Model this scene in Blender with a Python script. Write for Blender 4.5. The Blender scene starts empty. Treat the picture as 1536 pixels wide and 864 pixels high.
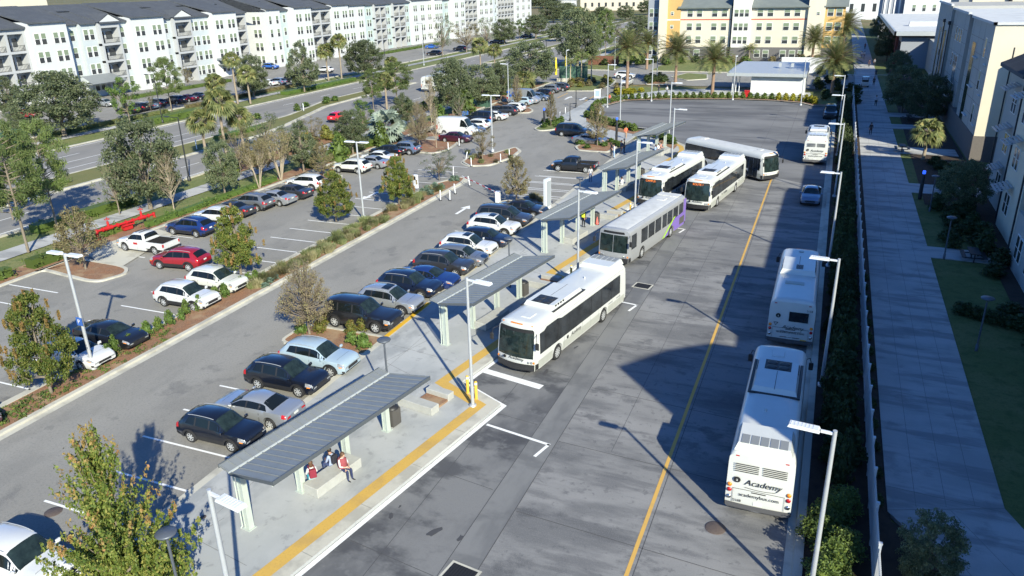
import bpy, bmesh, math, random
from mathutils import Vector, Matrix
random.seed(11)
D2R = math.pi/180
scene = bpy.context.scene
COL = scene.collection
# ------------------------------------------------------------------ camera solution (metres, Y runs along the bus loop)
F, PSI, PIT, ROL, CH = 1148.80, 0.393569, 0.380588, -0.024731, 20.7
_h = Vector((-math.sin(PSI), math.cos(PSI), 0)); _r = Vector((math.cos(PSI), math.sin(PSI), 0)); _z = Vector((0, 0, 1))
FW = _h*math.cos(PIT) - _z*math.sin(PIT); _u = _h*math.sin(PIT) + _z*math.cos(PIT)
RT = _r*math.cos(ROL) + _u*math.sin(ROL); UP = -_r*math.sin(ROL) + _u*math.cos(ROL)

def g(px, py, z=0.0):
    """survey point of the photograph -> position on the level z"""
    d = FW*F + RT*(px-768) - UP*(py-432)
    t = (z-CH)/d.z
    return (d.x*t, d.y*t)
def pr(x, y, z):
    d = Vector((x, y, z-CH)); zz = d.dot(FW)
    return (768+F*d.dot(RT)/zz, 432-F*d.dot(UP)/zz)
def depth(x, y, z=0):
    return Vector((x, y, z-CH)).dot(FW)
def height_of(x, y, toppy):
    lo, hi = 0.0, 40.0
    for _ in range(40):
        m = (lo+hi)/2
        if pr(x, y, m)[1] > toppy: lo = m
        else: hi = m
    return lo
def gp(pts, z=0.0): return [g(a, b, z) for a, b in pts]

# ------------------------------------------------------------------ objects
def thing(name, label, cat, loc=(0, 0, 0), rotz=0.0, group=None):
    o = bpy.data.objects.new(name, None); COL.objects.link(o)
    o.empty_display_size = 0.3
    o.location = loc; o.rotation_euler = (0, 0, rotz)
    tag(o, label, cat, group)
    return o
def tag(o, label, cat, group=None, kind=None):
    if label: o['label'] = label
    if cat: o['category'] = cat
    if group: o['group'] = group
    if kind: o['kind'] = kind
    return o
def dup(root, loc=None, rotz=None, label=None, group=None, paint=None, scale=None, name=None):
    """copy of a thing with its parts and sub-parts; paint swaps materials by name on the copies"""
    c = root.copy(); COL.objects.link(c)
    if name: c.name = name
    if loc is not None: c.location = loc
    if rotz is not None: c.rotation_euler = (0, 0, rotz)
    if scale is not None: c.scale = scale
    if label: c['label'] = label
    if group: c['group'] = group
    repaint(c, paint)
    for ch in root.children:
        d = ch.copy(); COL.objects.link(d); d.parent = c; repaint(d, paint)
        for g2 in ch.children:
            e = g2.copy(); COL.objects.link(e); e.parent = d; repaint(e, paint)
    return c
def repaint(o, paint):
    if not paint or o.type != 'MESH': return
    for s in o.material_slots:
        base = o.data.materials[s.slot_index] if s.slot_index < len(o.data.materials) else None
        if base and base.name in paint:
            s.link = 'OBJECT'; s.material = paint[base.name]

class MB:
    """collects faces for ONE mesh object"""
    def __init__(s): s.v = []; s.f = []; s.m = []; s.sm = []
    def add(s, vs, fs, m=0, smooth=False):
        n = len(s.v); s.v += [tuple(p) for p in vs]
        for f in fs: s.f.append([i+n for i in f]); s.m.append(m); s.sm.append(smooth)
        return s
    def quad(s, a, b, c, d, m=0): return s.add([a, b, c, d], [(0, 1, 2, 3)], m)
    def box(s, c, d, m=0, rz=0.0, taper=1.0, bev=0.0):
        cx, cy, cz = c; x, y, z = d[0]/2, d[1]/2, d[2]/2
        cr, sr = math.cos(rz), math.sin(rz)
        def T(a, b, e): return (cx+a*cr-b*sr, cy+a*sr+b*cr, cz+e)
        if bev > 0:
            b = bev
            P = []
            for (zz, ins) in ((-z, b), (-z+b, 0), (z-b, 0), (z, b)):
                X, Y = x-ins, y-ins; e = b if ins == 0 else b*0.0
                P += [T(-X+e, -Y, zz), T(X-e, -Y, zz), T(X, -Y+e, zz), T(X, Y-e, zz), T(X-e, Y, zz), T(-X+e, Y, zz), T(-X, Y-e, zz), T(-X, -Y+e, zz)]
            fs = [tuple(range(7, -1, -1)), tuple(range(24, 32))]
            for k in range(3):
                for i in range(8):
                    j = (i+1) % 8; fs.append((k*8+i, k*8+j, k*8+8+j, k*8+8+i))
            return s.add(P, fs, m)
        t = taper
        vs = [T(-x, -y, -z), T(x, -y, -z), T(x, y, -z), T(-x, y, -z), T(-x*t, -y*t, z), T(x*t, -y*t, z), T(x*t, y*t, z), T(-x*t, y*t, z)]
        return s.add(vs, [(3, 2, 1, 0), (4, 5, 6, 7), (0, 1, 5, 4), (1, 2, 6, 5), (2, 3, 7, 6), (3, 0, 4, 7)], m)
    def span(s, x0, x1, y0, y1, z0, z1, m=0, bev=0.0):
        return s.box(((x0+x1)/2, (y0+y1)/2, (z0+z1)/2), (abs(x1-x0), abs(y1-y0), abs(z1-z0)), m, 0, 1, bev)
    def prism(s, poly, z0, z1, m=0, mside=None, bottom=True):
        n = len(poly)
        a = sum(poly[i][0]*poly[(i+1) % n][1]-poly[(i+1) % n][0]*poly[i][1] for i in range(n))
        if a < 0: poly = poly[::-1]
        vs = [(p[0], p[1], z0) for p in poly]+[(p[0], p[1], z1) for p in poly]
        s.add(vs, [tuple(range(n, 2*n))], m)
        if bottom: s.add(vs, [tuple(range(n-1, -1, -1))], m)
        s.add(vs, [(i, (i+1) % n, n+(i+1) % n, n+i) for i in range(n)], m if mside is None else mside)
        return s
    def sheet(s, poly, z, m=0):
        n = len(poly)
        a = sum(poly[i][0]*poly[(i+1) % n][1]-poly[(i+1) % n][0]*poly[i][1] for i in range(n))
        if a < 0: poly = poly[::-1]
        return s.add([(p[0], p[1], z) for p in poly], [tuple(range(n))], m)
    def line(s, a, b, w, z, m=0):
        dx, dy = b[0]-a[0], b[1]-a[1]; L = math.hypot(dx, dy) or 1; nx, ny = -dy/L*w/2, dx/L*w/2
        return s.add([(a[0]+nx, a[1]+ny, z), (a[0]-nx, a[1]-ny, z), (b[0]-nx, b[1]-ny, z), (b[0]+nx, b[1]+ny, z)], [(0, 1, 2, 3)], m)
    def tube(s, p0, p1, r0, r1=None, n=8, m=0, caps=True, smooth=True):
        r1 = r0 if r1 is None else r1
        a, b = Vector(p0), Vector(p1); d = (b-a)
        if d.length < 1e-6: return s
        d.normalize(); t = Vector((0, 0, 1)) if abs(d.z) < .9 else Vector((1, 0, 0))
        u = d.cross(t).normalized(); w = d.cross(u)
        vs = []
        for c, r in ((a, r0), (b, r1)):
            for i in range(n):
                q = 2*math.pi*i/n; vs.append(tuple(c+u*(math.cos(q)*r)+w*(math.sin(q)*r)))
        s.add(vs, [(i, n+i, n+(i+1) % n, (i+1) % n) for i in range(n)], m, smooth)
        if caps: s.add(vs, [tuple(range(n)), tuple(range(2*n-1, n-1, -1))], m)
        return s
    def path(s, pts, radii, n=7, m=0):
        for i in range(len(pts)-1): s.tube(pts[i], pts[i+1], radii[i], radii[i+1], n, m, caps=(i in (0, len(pts)-2)))
        return s
    def lathe(s, prof, c=(0, 0, 0), n=12, m=0, axis='z', smooth=True):
        vs = []
        for (r, h) in prof:
            for i in range(n):
                q = 2*math.pi*i/n; x, y = math.cos(q)*r, math.sin(q)*r
                p = (x, y, h) if axis == 'z' else ((x, h, y) if axis == 'y' else (h, x, y))
                vs.append((c[0]+p[0], c[1]+p[1], c[2]+p[2]))
        fs = []
        for k in range(len(prof)-1):
            for i in range(n):
                j = (i+1) % n; f = (k*n+i, k*n+j, (k+1)*n+j, (k+1)*n+i); fs.append(f if axis != 'y' else f[::-1])
        return s.add(vs, fs, m, smooth)
    def grid(s, P, m=0, smooth=True, flip=False):
        R_, C_ = len(P), len(P[0]); vs = [p for r in P for p in r]
        fs = []
        for i in range(R_-1):
            for j in range(C_-1):
                f = (i*C_+j, i*C_+j+1, (i+1)*C_+j+1, (i+1)*C_+j); fs.append(f[::-1] if flip else f)
        return s.add(vs, fs, m, smooth)
    def blob(s, c, r, m=0, seg=10, rings=6):
        prof = [(max(1e-4, math.sin(math.pi*i/rings)), -math.cos(math.pi*i/rings)) for i in range(rings+1)]
        vs = []; n = seg
        for (a, b) in prof:
            for i in range(n):
                q = 2*math.pi*i/n; vs.append((c[0]+r[0]*a*math.cos(q), c[1]+r[1]*a*math.sin(q), c[2]+r[2]*b))
        fs = [(k*n+i, k*n+(i+1) % n, (k+1)*n+(i+1) % n, (k+1)*n+i) for k in range(rings) for i in range(n)]
        return s.add(vs, fs, m, True)
    def mesh(s, name, mats):
        me = bpy.data.meshes.new(name)
        me.from_pydata(s.v, [], s.f)
        for mt in (mats if isinstance(mats, (list, tuple)) else [mats]): me.materials.append(mt)
        me.polygons.foreach_set('material_index', s.m)
        me.polygons.foreach_set('use_smooth', s.sm)
        me.update()
        return me
    def build(s, name, mats, parent=None):
        o = bpy.data.objects.new(name, s.mesh(name, mats)); COL.objects.link(o)
        if parent: o.parent = parent
        return o
def inst(name, me, parent=None, loc=(0, 0, 0), rotz=0.0, scale=(1, 1, 1)):
    o = bpy.data.objects.new(name, me); COL.objects.link(o)
    if parent: o.parent = parent
    o.location = loc; o.rotation_euler = (0, 0, rotz); o.scale = scale
    return o
def struct(name, mb, mats):
    o = mb.build(name, mats); o['kind'] = 'structure'; return o
def lettering(name, txt, size, mat, parent, loc, rot, shear=0.0, ext=0.002, align='CENTER', squash=1.0):
    cu = bpy.data.curves.new(name, 'FONT'); cu.body = txt; cu.size = size; cu.shear = shear; cu.extrude = ext
    cu.align_x = align; cu.align_y = 'CENTER'; cu.materials.append(mat); cu.resolution_u = 3
    tmp = bpy.data.objects.new(name, cu); COL.objects.link(tmp)
    dg = bpy.context.evaluated_depsgraph_get(); me = bpy.data.meshes.new_from_object(tmp.evaluated_get(dg)); bpy.data.objects.remove(tmp)
    me.name = name; o = bpy.data.objects.new(name, me); COL.objects.link(o); o.parent = parent
    o.location = loc; o.rotation_euler = rot; o.scale = (squash, 1, 1)
    return o

# ------------------------------------------------------------------ materials
def newmat(name):
    m = bpy.data.materials.new(name); m.use_nodes = True; nt = m.node_tree
    b = nt.nodes['Principled BSDF']
    return m, nt, b
def pm(name, col, rough=0.6, metal=0.0, spec=0.5, var=0.0, vscale=3.0, bump=0.0, bscale=40.0, coat=0.0, emit=None, estr=0.0, stretch=None, space='OBJ'):
    m, nt, b = newmat(name)
    b.inputs['Roughness'].default_value = rough; b.inputs['Metallic'].default_value = metal
    b.inputs['Specular IOR Level'].default_value = spec; b.inputs['Coat Weight'].default_value = coat
    b.inputs['Coat Roughness'].default_value = 0.06
    b.inputs['Base Color'].default_value = (*col, 1)
    if emit: b.inputs['Emission Color'].default_value = (*emit, 1); b.inputs['Emission Strength'].default_value = estr
    N = nt.nodes; L = nt.links
    if var > 0 or bump > 0:
        if space == 'W':
            src = N.new('ShaderNodeNewGeometry').outputs['Position']
        else:
            src = N.new('ShaderNodeTexCoord').outputs['Object']
        if stretch:
            mp = N.new('ShaderNodeMapping'); mp.inputs['Scale'].default_value = stretch; L.new(src, mp.inputs['Vector']); src = mp.outputs['Vector']
    if var > 0:
        t = N.new('ShaderNodeTexNoise'); t.inputs['Scale'].default_value = vscale; t.inputs['Detail'].default_value = 5; t.inputs['Roughness'].default_value = 0.65
        L.new(src, t.inputs['Vector'])
        mr = N.new('ShaderNodeMapRange'); mr.inputs[1].default_value = 0.25; mr.inputs[2].default_value = 0.75
        mr.inputs[3].default_value = 1-var; mr.inputs[4].default_value = 1+var; L.new(t.outputs['Fac'], mr.inputs[0])
        mx = N.new('ShaderNodeMix'); mx.data_type = 'RGBA'; mx.blend_type = 'MULTIPLY'; mx.inputs[0].default_value = 1
        mx.inputs['A'].default_value = (*col, 1); L.new(mr.outputs[0], mx.inputs['B']); L.new(mx.outputs['Result'], b.inputs['Base Color'])
    if bump > 0:
        t2 = N.new('ShaderNodeTexNoise'); t2.inputs['Scale'].default_value = bscale; t2.inputs['Detail'].default_value = 3; L.new(src, t2.inputs['Vector'])
        bp = N.new('ShaderNodeBump'); bp.inputs['Strength'].default_value = bump; bp.inputs['Distance'].default_value = 0.02
        L.new(t2.outputs['Fac'], bp.inputs['Height']); L.new(bp.outputs['Normal'], b.inputs['Normal'])
    return m
def layers(name, base, specs, rough=0.9, bump=0.0, bscale=60, spec=0.3):
    """ground material: base colour, then a stack of (scale, stretch, lo, hi, colour, amount, detail) noise stains in world metres"""
    m, nt, b = newmat(name); N = nt.nodes; L = nt.links
    b.inputs['Roughness'].default_value = rough; b.inputs['Specular IOR Level'].default_value = spec
    src = N.new('ShaderNodeNewGeometry').outputs['Position']
    cur = None
    for (sc, st, lo, hi, col, amt, det) in specs:
        mp = N.new('ShaderNodeMapping'); mp.inputs['Scale'].default_value = st; mp.inputs['Location'].default_value = (sc*13.7, sc*7.1, 0); L.new(src, mp.inputs['Vector'])
        t = N.new('ShaderNodeTexNoise'); t.inputs['Scale'].default_value = sc; t.inputs['Detail'].default_value = det; t.inputs['Roughness'].default_value = 0.62
        L.new(mp.outputs[0], t.inputs['Vector'])
        mr = N.new('ShaderNodeMapRange'); mr.interpolation_type = 'SMOOTHSTEP'
        mr.inputs[1].default_value = lo; mr.inputs[2].default_value = hi; mr.inputs[3].default_value = 0; mr.inputs[4].default_value = amt; L.new(t.outputs['Fac'], mr.inputs[0])
        mx = N.new('ShaderNodeMix'); mx.data_type = 'RGBA'; L.new(mr.outputs[0], mx.inputs[0])
        if cur is None: mx.inputs['A'].default_value = (*base, 1)
        else: L.new(cur, mx.inputs['A'])
        mx.inputs['B'].default_value = (*col, 1); cur = mx.outputs['Result']
    L.new(cur, b.inputs['Base Color'])
    if bump > 0:
        t2 = N.new('ShaderNodeTexNoise'); t2.inputs['Scale'].default_value = bscale; t2.inputs['Detail'].default_value = 4; L.new(src, t2.inputs['Vector'])
        bp = N.new('ShaderNodeBump'); bp.inputs['Strength'].default_value = bump; bp.inputs['Distance'].default_value = 0.03
        L.new(t2.outputs['Fac'], bp.inputs['Height']); L.new(bp.outputs['Normal'], b.inputs['Normal'])
    return m
def leafmat(name, c1, c2, c3=None, trans=0.3, rough=0.55):
    """leaves: every leaf picks its own tint between c1 and c2 (a few c3), each plant shifts a little"""
    m, nt, b = newmat(name); N = nt.nodes; L = nt.links
    geo = N.new('ShaderNodeNewGeometry'); oi = N.new('ShaderNodeObjectInfo')
    rp = N.new('ShaderNodeValToRGB'); e = rp.color_ramp.elements
    e[0].position = 0; e[0].color = (*c1, 1); e[1].position = 0.75; e[1].color = (*c2, 1)
    if c3: k = e.new(1.0); k.color = (*c3, 1)
    L.new(geo.outputs['Random Per Island'], rp.inputs[0])
    mr = N.new('ShaderNodeMapRange'); mr.inputs[3].default_value = 0.8; mr.inputs[4].default_value = 1.22; L.new(oi.outputs['Random'], mr.inputs[0])
    mx = N.new('ShaderNodeMix'); mx.data_type = 'RGBA'; mx.blend_type = 'MULTIPLY'; mx.inputs[0].default_value = 1
    L.new(rp.outputs[0], mx.inputs['A']); L.new(mr.outputs[0], mx.inputs['B'])
    L.new(mx.outputs['Result'], b.inputs['Base Color']); b.inputs['Roughness'].default_value = rough; b.inputs['Specular IOR Level'].default_value = 0.35
    tr = N.new('ShaderNodeBsdfTranslucent'); L.new(mx.outputs['Result'], tr.inputs['Color'])
    ms = N.new('ShaderNodeMixShader'); ms.inputs[0].default_value = trans
    L.new(b.outputs[0], ms.inputs[1]); L.new(tr.outputs[0], ms.inputs[2]); L.new(ms.outputs[0], N['Material Output'].inputs['Surface'])
    return m

M = {}
M['asphalt'] = layers('asphalt_lot', (0.24, 0.23, 0.208), [
    (0.10, (1, .35, 1), .42, .60, (0.28, 0.268, 0.243), .9, 4), (0.5, (1, .5, 1), .48, .66, (0.19, 0.184, 0.17), .55, 5),
    (0.23, (1, 1, 1), .60, .66, (0.10, 0.10, 0.10), .4, 6), (9, (1, 1, 1), .45, .75, (0.13, 0.13, 0.128), .5, 3), (24, (1, 1, 1), .5, .66, (0.33, 0.32, 0.30), .4, 2), (0.8, (1, 1, 1), .63, .69, (0.10, 0.10, 0.10), .3, 3)], bump=.25)
M['loop'] = layers('loop_paving', (0.215, 0.213, 0.211), [
    (0.14, (.5, 1, 1), .42, .60, (0.262, 0.258, 0.254), .9, 4), (0.30, (.35, 1, 1), .48, .62, (0.10, 0.102, 0.108), .72, 7),
    (1.0, (.2, 1, 1), .51, .64, (0.095, 0.096, 0.103), .6, 7), (0.55, (.7, 1, 1), .55, .65, (0.07, 0.072, 0.08), .6, 7), (2.6, (1, 1, 1), .58, .66, (0.09, 0.092, 0.098), .5, 5), (22, (1, 1, 1), .5, .66, (0.29, 0.287, 0.28), .3, 2), (0.06, (1, 1, 1), .5, .62, (0.12, 0.12, 0.125), .45, 3),
    (14, (1, 1, 1), .45, .8, (0.15, 0.15, 0.15), .35, 3)], bump=.15)
M['bay'] = layers('bay_paving', (0.19, 0.19, 0.19), [
    (0.2, (1, .5, 1), .44, .62, (0.085, 0.087, 0.095), .8, 5), (0.42, (.6, 1, 1), .48, .62, (0.05, 0.052, 0.06), .75, 6),
    (0.9, (1, 1, 1), .54, .66, (0.2, 0.2, 0.2), .5, 5), (14, (1, 1, 1), .45, .8, (0.11, 0.11, 0.115), .35, 3)], bump=.15)
M['turn'] = layers('turning_area_paving', (0.165, 0.165, 0.166), [
    (0.10, (.5, 1, 1), .42, .58, (0.21, 0.208, 0.206), .9, 4), (0.16, (.3, 1, 1), .48, .62, (0.10, 0.10, 0.105), .8, 6), (0.5, (.2, 1, 1), .52, .64, (0.085, 0.087, 0.092), .6, 6), (14, (1, 1, 1), .45, .8, (0.13, 0.13, 0.13), .3, 3)], bump=.15)
M['band'] = layers('band_paving', (0.195, 0.196, 0.196), [(0.4, (.5, 1, 1), .5, .62, (0.105, 0.107, 0.112), .6, 7), 
    (0.35, (1, .3, 1), .45, .62, (0.13, 0.132, 0.137), .8, 5), (14, (1, 1, 1), .45, .8, (0.15, 0.15, 0.15), .3, 3)], bump=.15)
M['road'] = layers('road_asphalt', (0.228, 0.218, 0.203), [
    (0.06, (2, .25, 1), .42, .6, (0.275, 0.262, 0.243), .7, 4), (0.3, (1, .2, 1), .48, .66, (0.17, 0.17, 0.168), .6, 5)])
M['patch'] = pm('road_patch', (0.10, 0.102, 0.107), .9, var=.15, vscale=1, space='W')
M['concrete'] = layers('platform_concrete', (0.37, 0.38, 0.375), [
    (0.22, (1, 1, 1), .42, .60, (0.44, 0.445, 0.435), .8, 5), (0.35, (1, .5, 1), .50, .64, (0.25, 0.262, 0.265), .65, 6),
    (1.6, (1, 1, 1), .57, .68, (0.20, 0.205, 0.205), .45, 5), (20, (1, 1, 1), .5, .8, (0.3, 0.3, 0.3), .25, 2)], bump=.1, rough=.85)
M['walk'] = layers('promenade_concrete', (0.42, 0.42, 0.41), [(0.15, (1, .6, 1), .45, .6, (0.33, 0.33, 0.325), .7, 4), 
    (0.4, (.3, 1, 1), .42, .6, (0.47, 0.465, 0.455), .8, 5), (0.8, (.2, 1, 1), .46, .60, (0.24, 0.24, 0.24), .75, 7), (0.5, (1, 1, 1), .55, .66, (0.22, 0.22, 0.22), .5, 6), (18, (1, 1, 1), .5, .8, (0.27, 0.27, 0.27), .3, 2)], bump=.1)
M['kerb'] = layers('kerb_concrete', (0.50, 0.48, 0.41), [(0.6, (1, 1, 1), .45, .62, (0.34, 0.325, 0.28), .75, 6), (12, (1, 1, 1), .5, .75, (0.42, 0.40, 0.35), .5, 3)])
M['white'] = layers('road_paint_white', (0.78, 0.78, 0.76), [(3, (1, 1, 1), .55, .7, (0.45, 0.45, 0.44), .55, 6)], rough=.7)
M['yellow'] = layers('road_paint_yellow', (0.60, 0.36, 0.09), [(1.5, (1, 1, 1), .5, .75, (0.42, 0.29, 0.12), .6, 6)], rough=.7)
M['tactile'] = layers('tactile_yellow', (0.58, 0.365, 0.085), [(0.7, (1, 1, 1), .45, .64, (0.46, 0.30, 0.10), .8, 6), (12, (1, 1, 1), .5, .7, (0.44, 0.28, 0.07), .5, 2)], rough=.8)
M['kerbyellow'] = pm('kerb_paint_yellow', (0.68, 0.40, 0.03), .6, var=.1)
M['joint'] = pm('joint_dark', (0.07, 0.07, 0.075), .95)
M['jointwalk'] = pm('joint_walk', (0.20, 0.20, 0.20), .95)
M['jointlight'] = pm('joint_grey', (0.17, 0.17, 0.165), .95)
M['rut'] = pm('stain_dark', (0.06, 0.06, 0.065), .8)
M['lawnshade'] = layers('lawn_east_shade_tone', (0.115, 0.145, 0.045), [(0.25, (1, 1, 1), .4, .6, (0.165, 0.17, 0.065), .8, 6), (1.3, (1, 1, 1), .48, .64, (0.075, 0.11, 0.03), .7, 6), (9, (1, 1, 1), .45, .75, (0.06, 0.09, 0.02), .6, 4)], bump=.6, bscale=25)  # darker copy of the lawn, with shade put into its colours
M['grass'] = layers('lawn', (0.155, 0.18, 0.062), [
    (0.25, (1, 1, 1), .4, .6, (0.205, 0.205, 0.085), .8, 6), (1.3, (1, 1, 1), .48, .64, (0.10, 0.14, 0.042), .7, 6), (9, (1, 1, 1), .45, .75, (0.06, 0.09, 0.02), .6, 4)], bump=.6, bscale=25)
M['drygrass'] = layers('median_grass', (0.17, 0.165, 0.06), [
    (0.3, (1, 1, 1), .4, .6, (0.145, 0.155, 0.055), .8, 6), (2, (1, 1, 1), .5, .75, (0.21, 0.18, 0.08), .6, 6), (9, (1, 1, 1), .45, .75, (0.10, 0.10, 0.035), .5, 4)], bump=.6, bscale=25)
M['field'] = layers('field', (0.13, 0.13, 0.05), [
    (0.012, (1, 1, 1), .42, .6, (0.20, 0.16, 0.085), .9, 5), (0.05, (1, 1, 1), .5, .7, (0.075, 0.10, 0.032), .8, 6)])
M['shadegrass'] = layers('shaded_lawn', (0.06, 0.09, 0.025), [(0.8, (1, 1, 1), .4, .7, (0.08, 0.105, 0.03), .8, 6), (9, (1, 1, 1), .45, .75, (0.04, 0.065, 0.016), .6, 4)], bump=.6, bscale=25)
M['mulch'] = layers('bark_mulch', (0.30, 0.155, 0.085), [
    (1.2, (1, 1, 1), .4, .6, (0.27, 0.165, 0.105), .8, 6), (14, (1, 1, 1), .45, .62, (0.15, 0.085, 0.055), .7, 4), (0.5, (1, 1, 1), .5, .64, (0.36, 0.26, 0.16), .7, 5)], bump=.8, bscale=22)
M['soil'] = layers('dark_soil', (0.06, 0.042, 0.03), [(2, (1, 1, 1), .4, .7, (0.035, 0.026, 0.02), .8, 6)], bump=.8, bscale=22)
M['rubber'] = pm('rubber', (0.018, 0.018, 0.019), .8)
M['rim'] = pm('alloy_rim', (0.50, 0.51, 0.52), .4, .25)
M['glass'] = pm('tinted_glass', (0.008, 0.011, 0.012), .05, 0, .5)
M['glassgreen'] = pm('windscreen_glass', (0.016, 0.026, 0.025), .05, 0, .5, var=.7, vscale=2.2)
M['trim'] = pm('black_trim', (0.022, 0.022, 0.024), .5)
M['chrome'] = pm('chrome', (0.6, 0.6, 0.6), .2, 1.0)
M['lampclear'] = pm('headlamp_glass', (0.30, 0.31, 0.32), .08, .2, .8, var=.5, vscale=9)
M['lampred'] = pm('tail_lamp_red', (0.42, 0.015, 0.02), .2, 0, .6)
M['lampamber'] = pm('amber_lamp', (0.75, 0.24, 0.03), .25)
M['plate'] = pm('number_plate', (0.65, 0.67, 0.64), .5)
M['metalgrey'] = pm('pole_paint', (0.46, 0.48, 0.50), .45, .3, var=.06)
M['metalwhite'] = pm('white_metal', (0.70, 0.72, 0.74), .45, .1)
M['metaldark'] = pm('dark_metal', (0.035, 0.038, 0.042), .5, .3)
M['lamphead'] = pm('pedestrian_lamp_grey', (0.12, 0.135, 0.16), .45, .4)
M['steelgreen'] = pm('pale_green_steel', (0.47, 0.52, 0.47), .5, .1, var=.06)
M['roofseam'] = pm('shelter_roof_grey', (0.225, 0.24, 0.243), .5, .1, var=.10, vscale=1.2)
M['gutter'] = pm('gutter_cream', (0.55, 0.57, 0.52), .5)
M['bench'] = pm('bench_concrete', (0.40, 0.40, 0.37), .85, var=.12, vscale=2.5)
M['bin'] = pm('bin_brown', (0.09, 0.085, 0.08), .6)
M['bollard'] = pm('bollard_yellow', (0.72, 0.43, 0.06), .5)
M['red'] = pm('red_paint', (0.45, 0.018, 0.02), .45, var=.15, vscale=3)
M['black'] = pm('black_matte', (0.012, 0.012, 0.013), .7)
M['bark'] = pm('bark_grey', (0.20, 0.165, 0.125), .9, var=.25, vscale=6)
M['barkpale'] = pm('bark_pale', (0.36, 0.30, 0.22), .9, var=.2, vscale=6)
M['barkpalm'] = pm('palm_trunk', (0.27, 0.22, 0.165), .95, var=.3, vscale=9, bump=.6, bscale=20)
M['barkdate'] = pm('date_palm_trunk', (0.27, 0.18, 0.125), .95, var=.3, vscale=9, bump=.6, bscale=14)
M['oak'] = leafmat('oak_leaves', (0.09, 0.12, 0.06), (0.165, 0.195, 0.10), (0.235, 0.255, 0.145), .38)
M['mapletip'] = leafmat('maple_tips', (0.26, 0.20, 0.06), (0.38, 0.26, 0.09), (0.42, 0.2, 0.09), .4)
M['maplelow'] = leafmat('maple_green', (0.085, 0.14, 0.028), (0.20, 0.235, 0.05), (0.33, 0.30, 0.08), .4)
M['maple'] = leafmat('maple_leaves', (0.12, 0.15, 0.034), (0.25, 0.245, 0.058), (0.36, 0.21, 0.08), .4)
M['brownleaf'] = leafmat('autumn_leaves', (0.16, 0.13, 0.07), (0.25, 0.21, 0.10), (0.20, 0.21, 0.085))
M['barleaf'] = leafmat('twig_leaves', (0.20, 0.155, 0.095), (0.26, 0.22, 0.12), (0.22, 0.22, 0.085))
M['greenleaf'] = leafmat('bright_leaves', (0.055, 0.105, 0.022), (0.12, 0.19, 0.042), (0.19, 0.24, 0.06))
M['pine'] = leafmat('pine_needles', (0.09, 0.135, 0.042), (0.17, 0.225, 0.07), (0.24, 0.26, 0.11), .38)
M['hedge'] = leafmat('hedge_leaves', (0.06, 0.10, 0.025), (0.125, 0.18, 0.04), (0.19, 0.24, 0.05))
M['shrubdark'] = leafmat('dark_shrub_leaves', (0.032, 0.055, 0.02), (0.07, 0.10, 0.034), (0.12, 0.15, 0.05))
M['shrubyellow'] = leafmat('yellow_shrub_leaves', (0.17, 0.19, 0.02), (0.42, 0.37, 0.03), (0.5, 0.42, 0.05))
M['sabal'] = leafmat('sabal_fronds', (0.12, 0.15, 0.05), (0.23, 0.25, 0.095), (0.36, 0.30, 0.12))
M['date'] = leafmat('date_fronds', (0.11, 0.14, 0.055), (0.21, 0.23, 0.09), (0.30, 0.28, 0.11))
M['bismarck'] = leafmat('silver_fronds', (0.21, 0.27, 0.22), (0.33, 0.40, 0.33), (0.4, 0.45, 0.37), .15)
M['queen'] = leafmat('queen_fronds', (0.07, 0.12, 0.025), (0.16, 0.22, 0.045), (0.3, 0.29, 0.07))
M['tuft'] = leafmat('grass_tufts', (0.21, 0.20, 0.10), (0.30, 0.28, 0.15), (0.38, 0.32, 0.2), .4)
M['tuftgreen'] = leafmat('green_tufts', (0.15, 0.19, 0.07), (0.23, 0.255, 0.11), (0.31, 0.30, 0.16), .4)
M['agave'] = leafmat('blue_green_leaves', (0.10, 0.16, 0.12), (0.19, 0.26, 0.19))
M['dates'] = pm('date_fruit', (0.62, 0.29, 0.03), .6)
# ------------------------------------------------------------------ the setting: ground, roads, kerbs, markings
def ccw(P):
    n = len(P); a = sum(P[i][0]*P[(i+1) % n][1]-P[(i+1) % n][0]*P[i][1] for i in range(n))
    return P if a > 0 else P[::-1]
def offset_line(P, d, closed=False):
    """shift a polyline to its left by d (mitred)"""
    n = len(P); out = []
    for i in range(n):
        def nrm(a, b):
            dx, dy = b[0]-a[0], b[1]-a[1]; L = math.hypot(dx, dy) or 1e-9; return (-dy/L, dx/L)
        if closed: n1 = nrm(P[i-1], P[i]); n2 = nrm(P[i], P[(i+1) % n])
        else:
            n1 = nrm(P[i-1], P[i]) if i > 0 else nrm(P[i], P[i+1]); n2 = nrm(P[i], P[i+1]) if i < n-1 else n1
        mx, my = n1[0]+n2[0], n1[1]+n2[1]; k = max(0.35, 1+n1[0]*n2[0]+n1[1]*n2[1])
        out.append((P[i][0]+mx/k*d, P[i][1]+my/k*d))
    return out
def rounded(P, r=0.8, n=4):
    P = ccw(P); out = []; N = len(P)
    for i in range(N):
        a, b, c = Vector(P[i-1]), Vector(P[i]), Vector(P[(i+1) % N])
        l1, l2 = (a-b).length, (c-b).length; rr = min(r, l1*.45, l2*.45)
        p, q = b+(a-b).normalized()*rr, b+(c-b).normalized()*rr
        for k in range(n+1):
            t = k/n; v = p*(1-t)**2+b*2*t*(1-t)+q*t*t; out.append((v.x, v.y))
    return out
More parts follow.
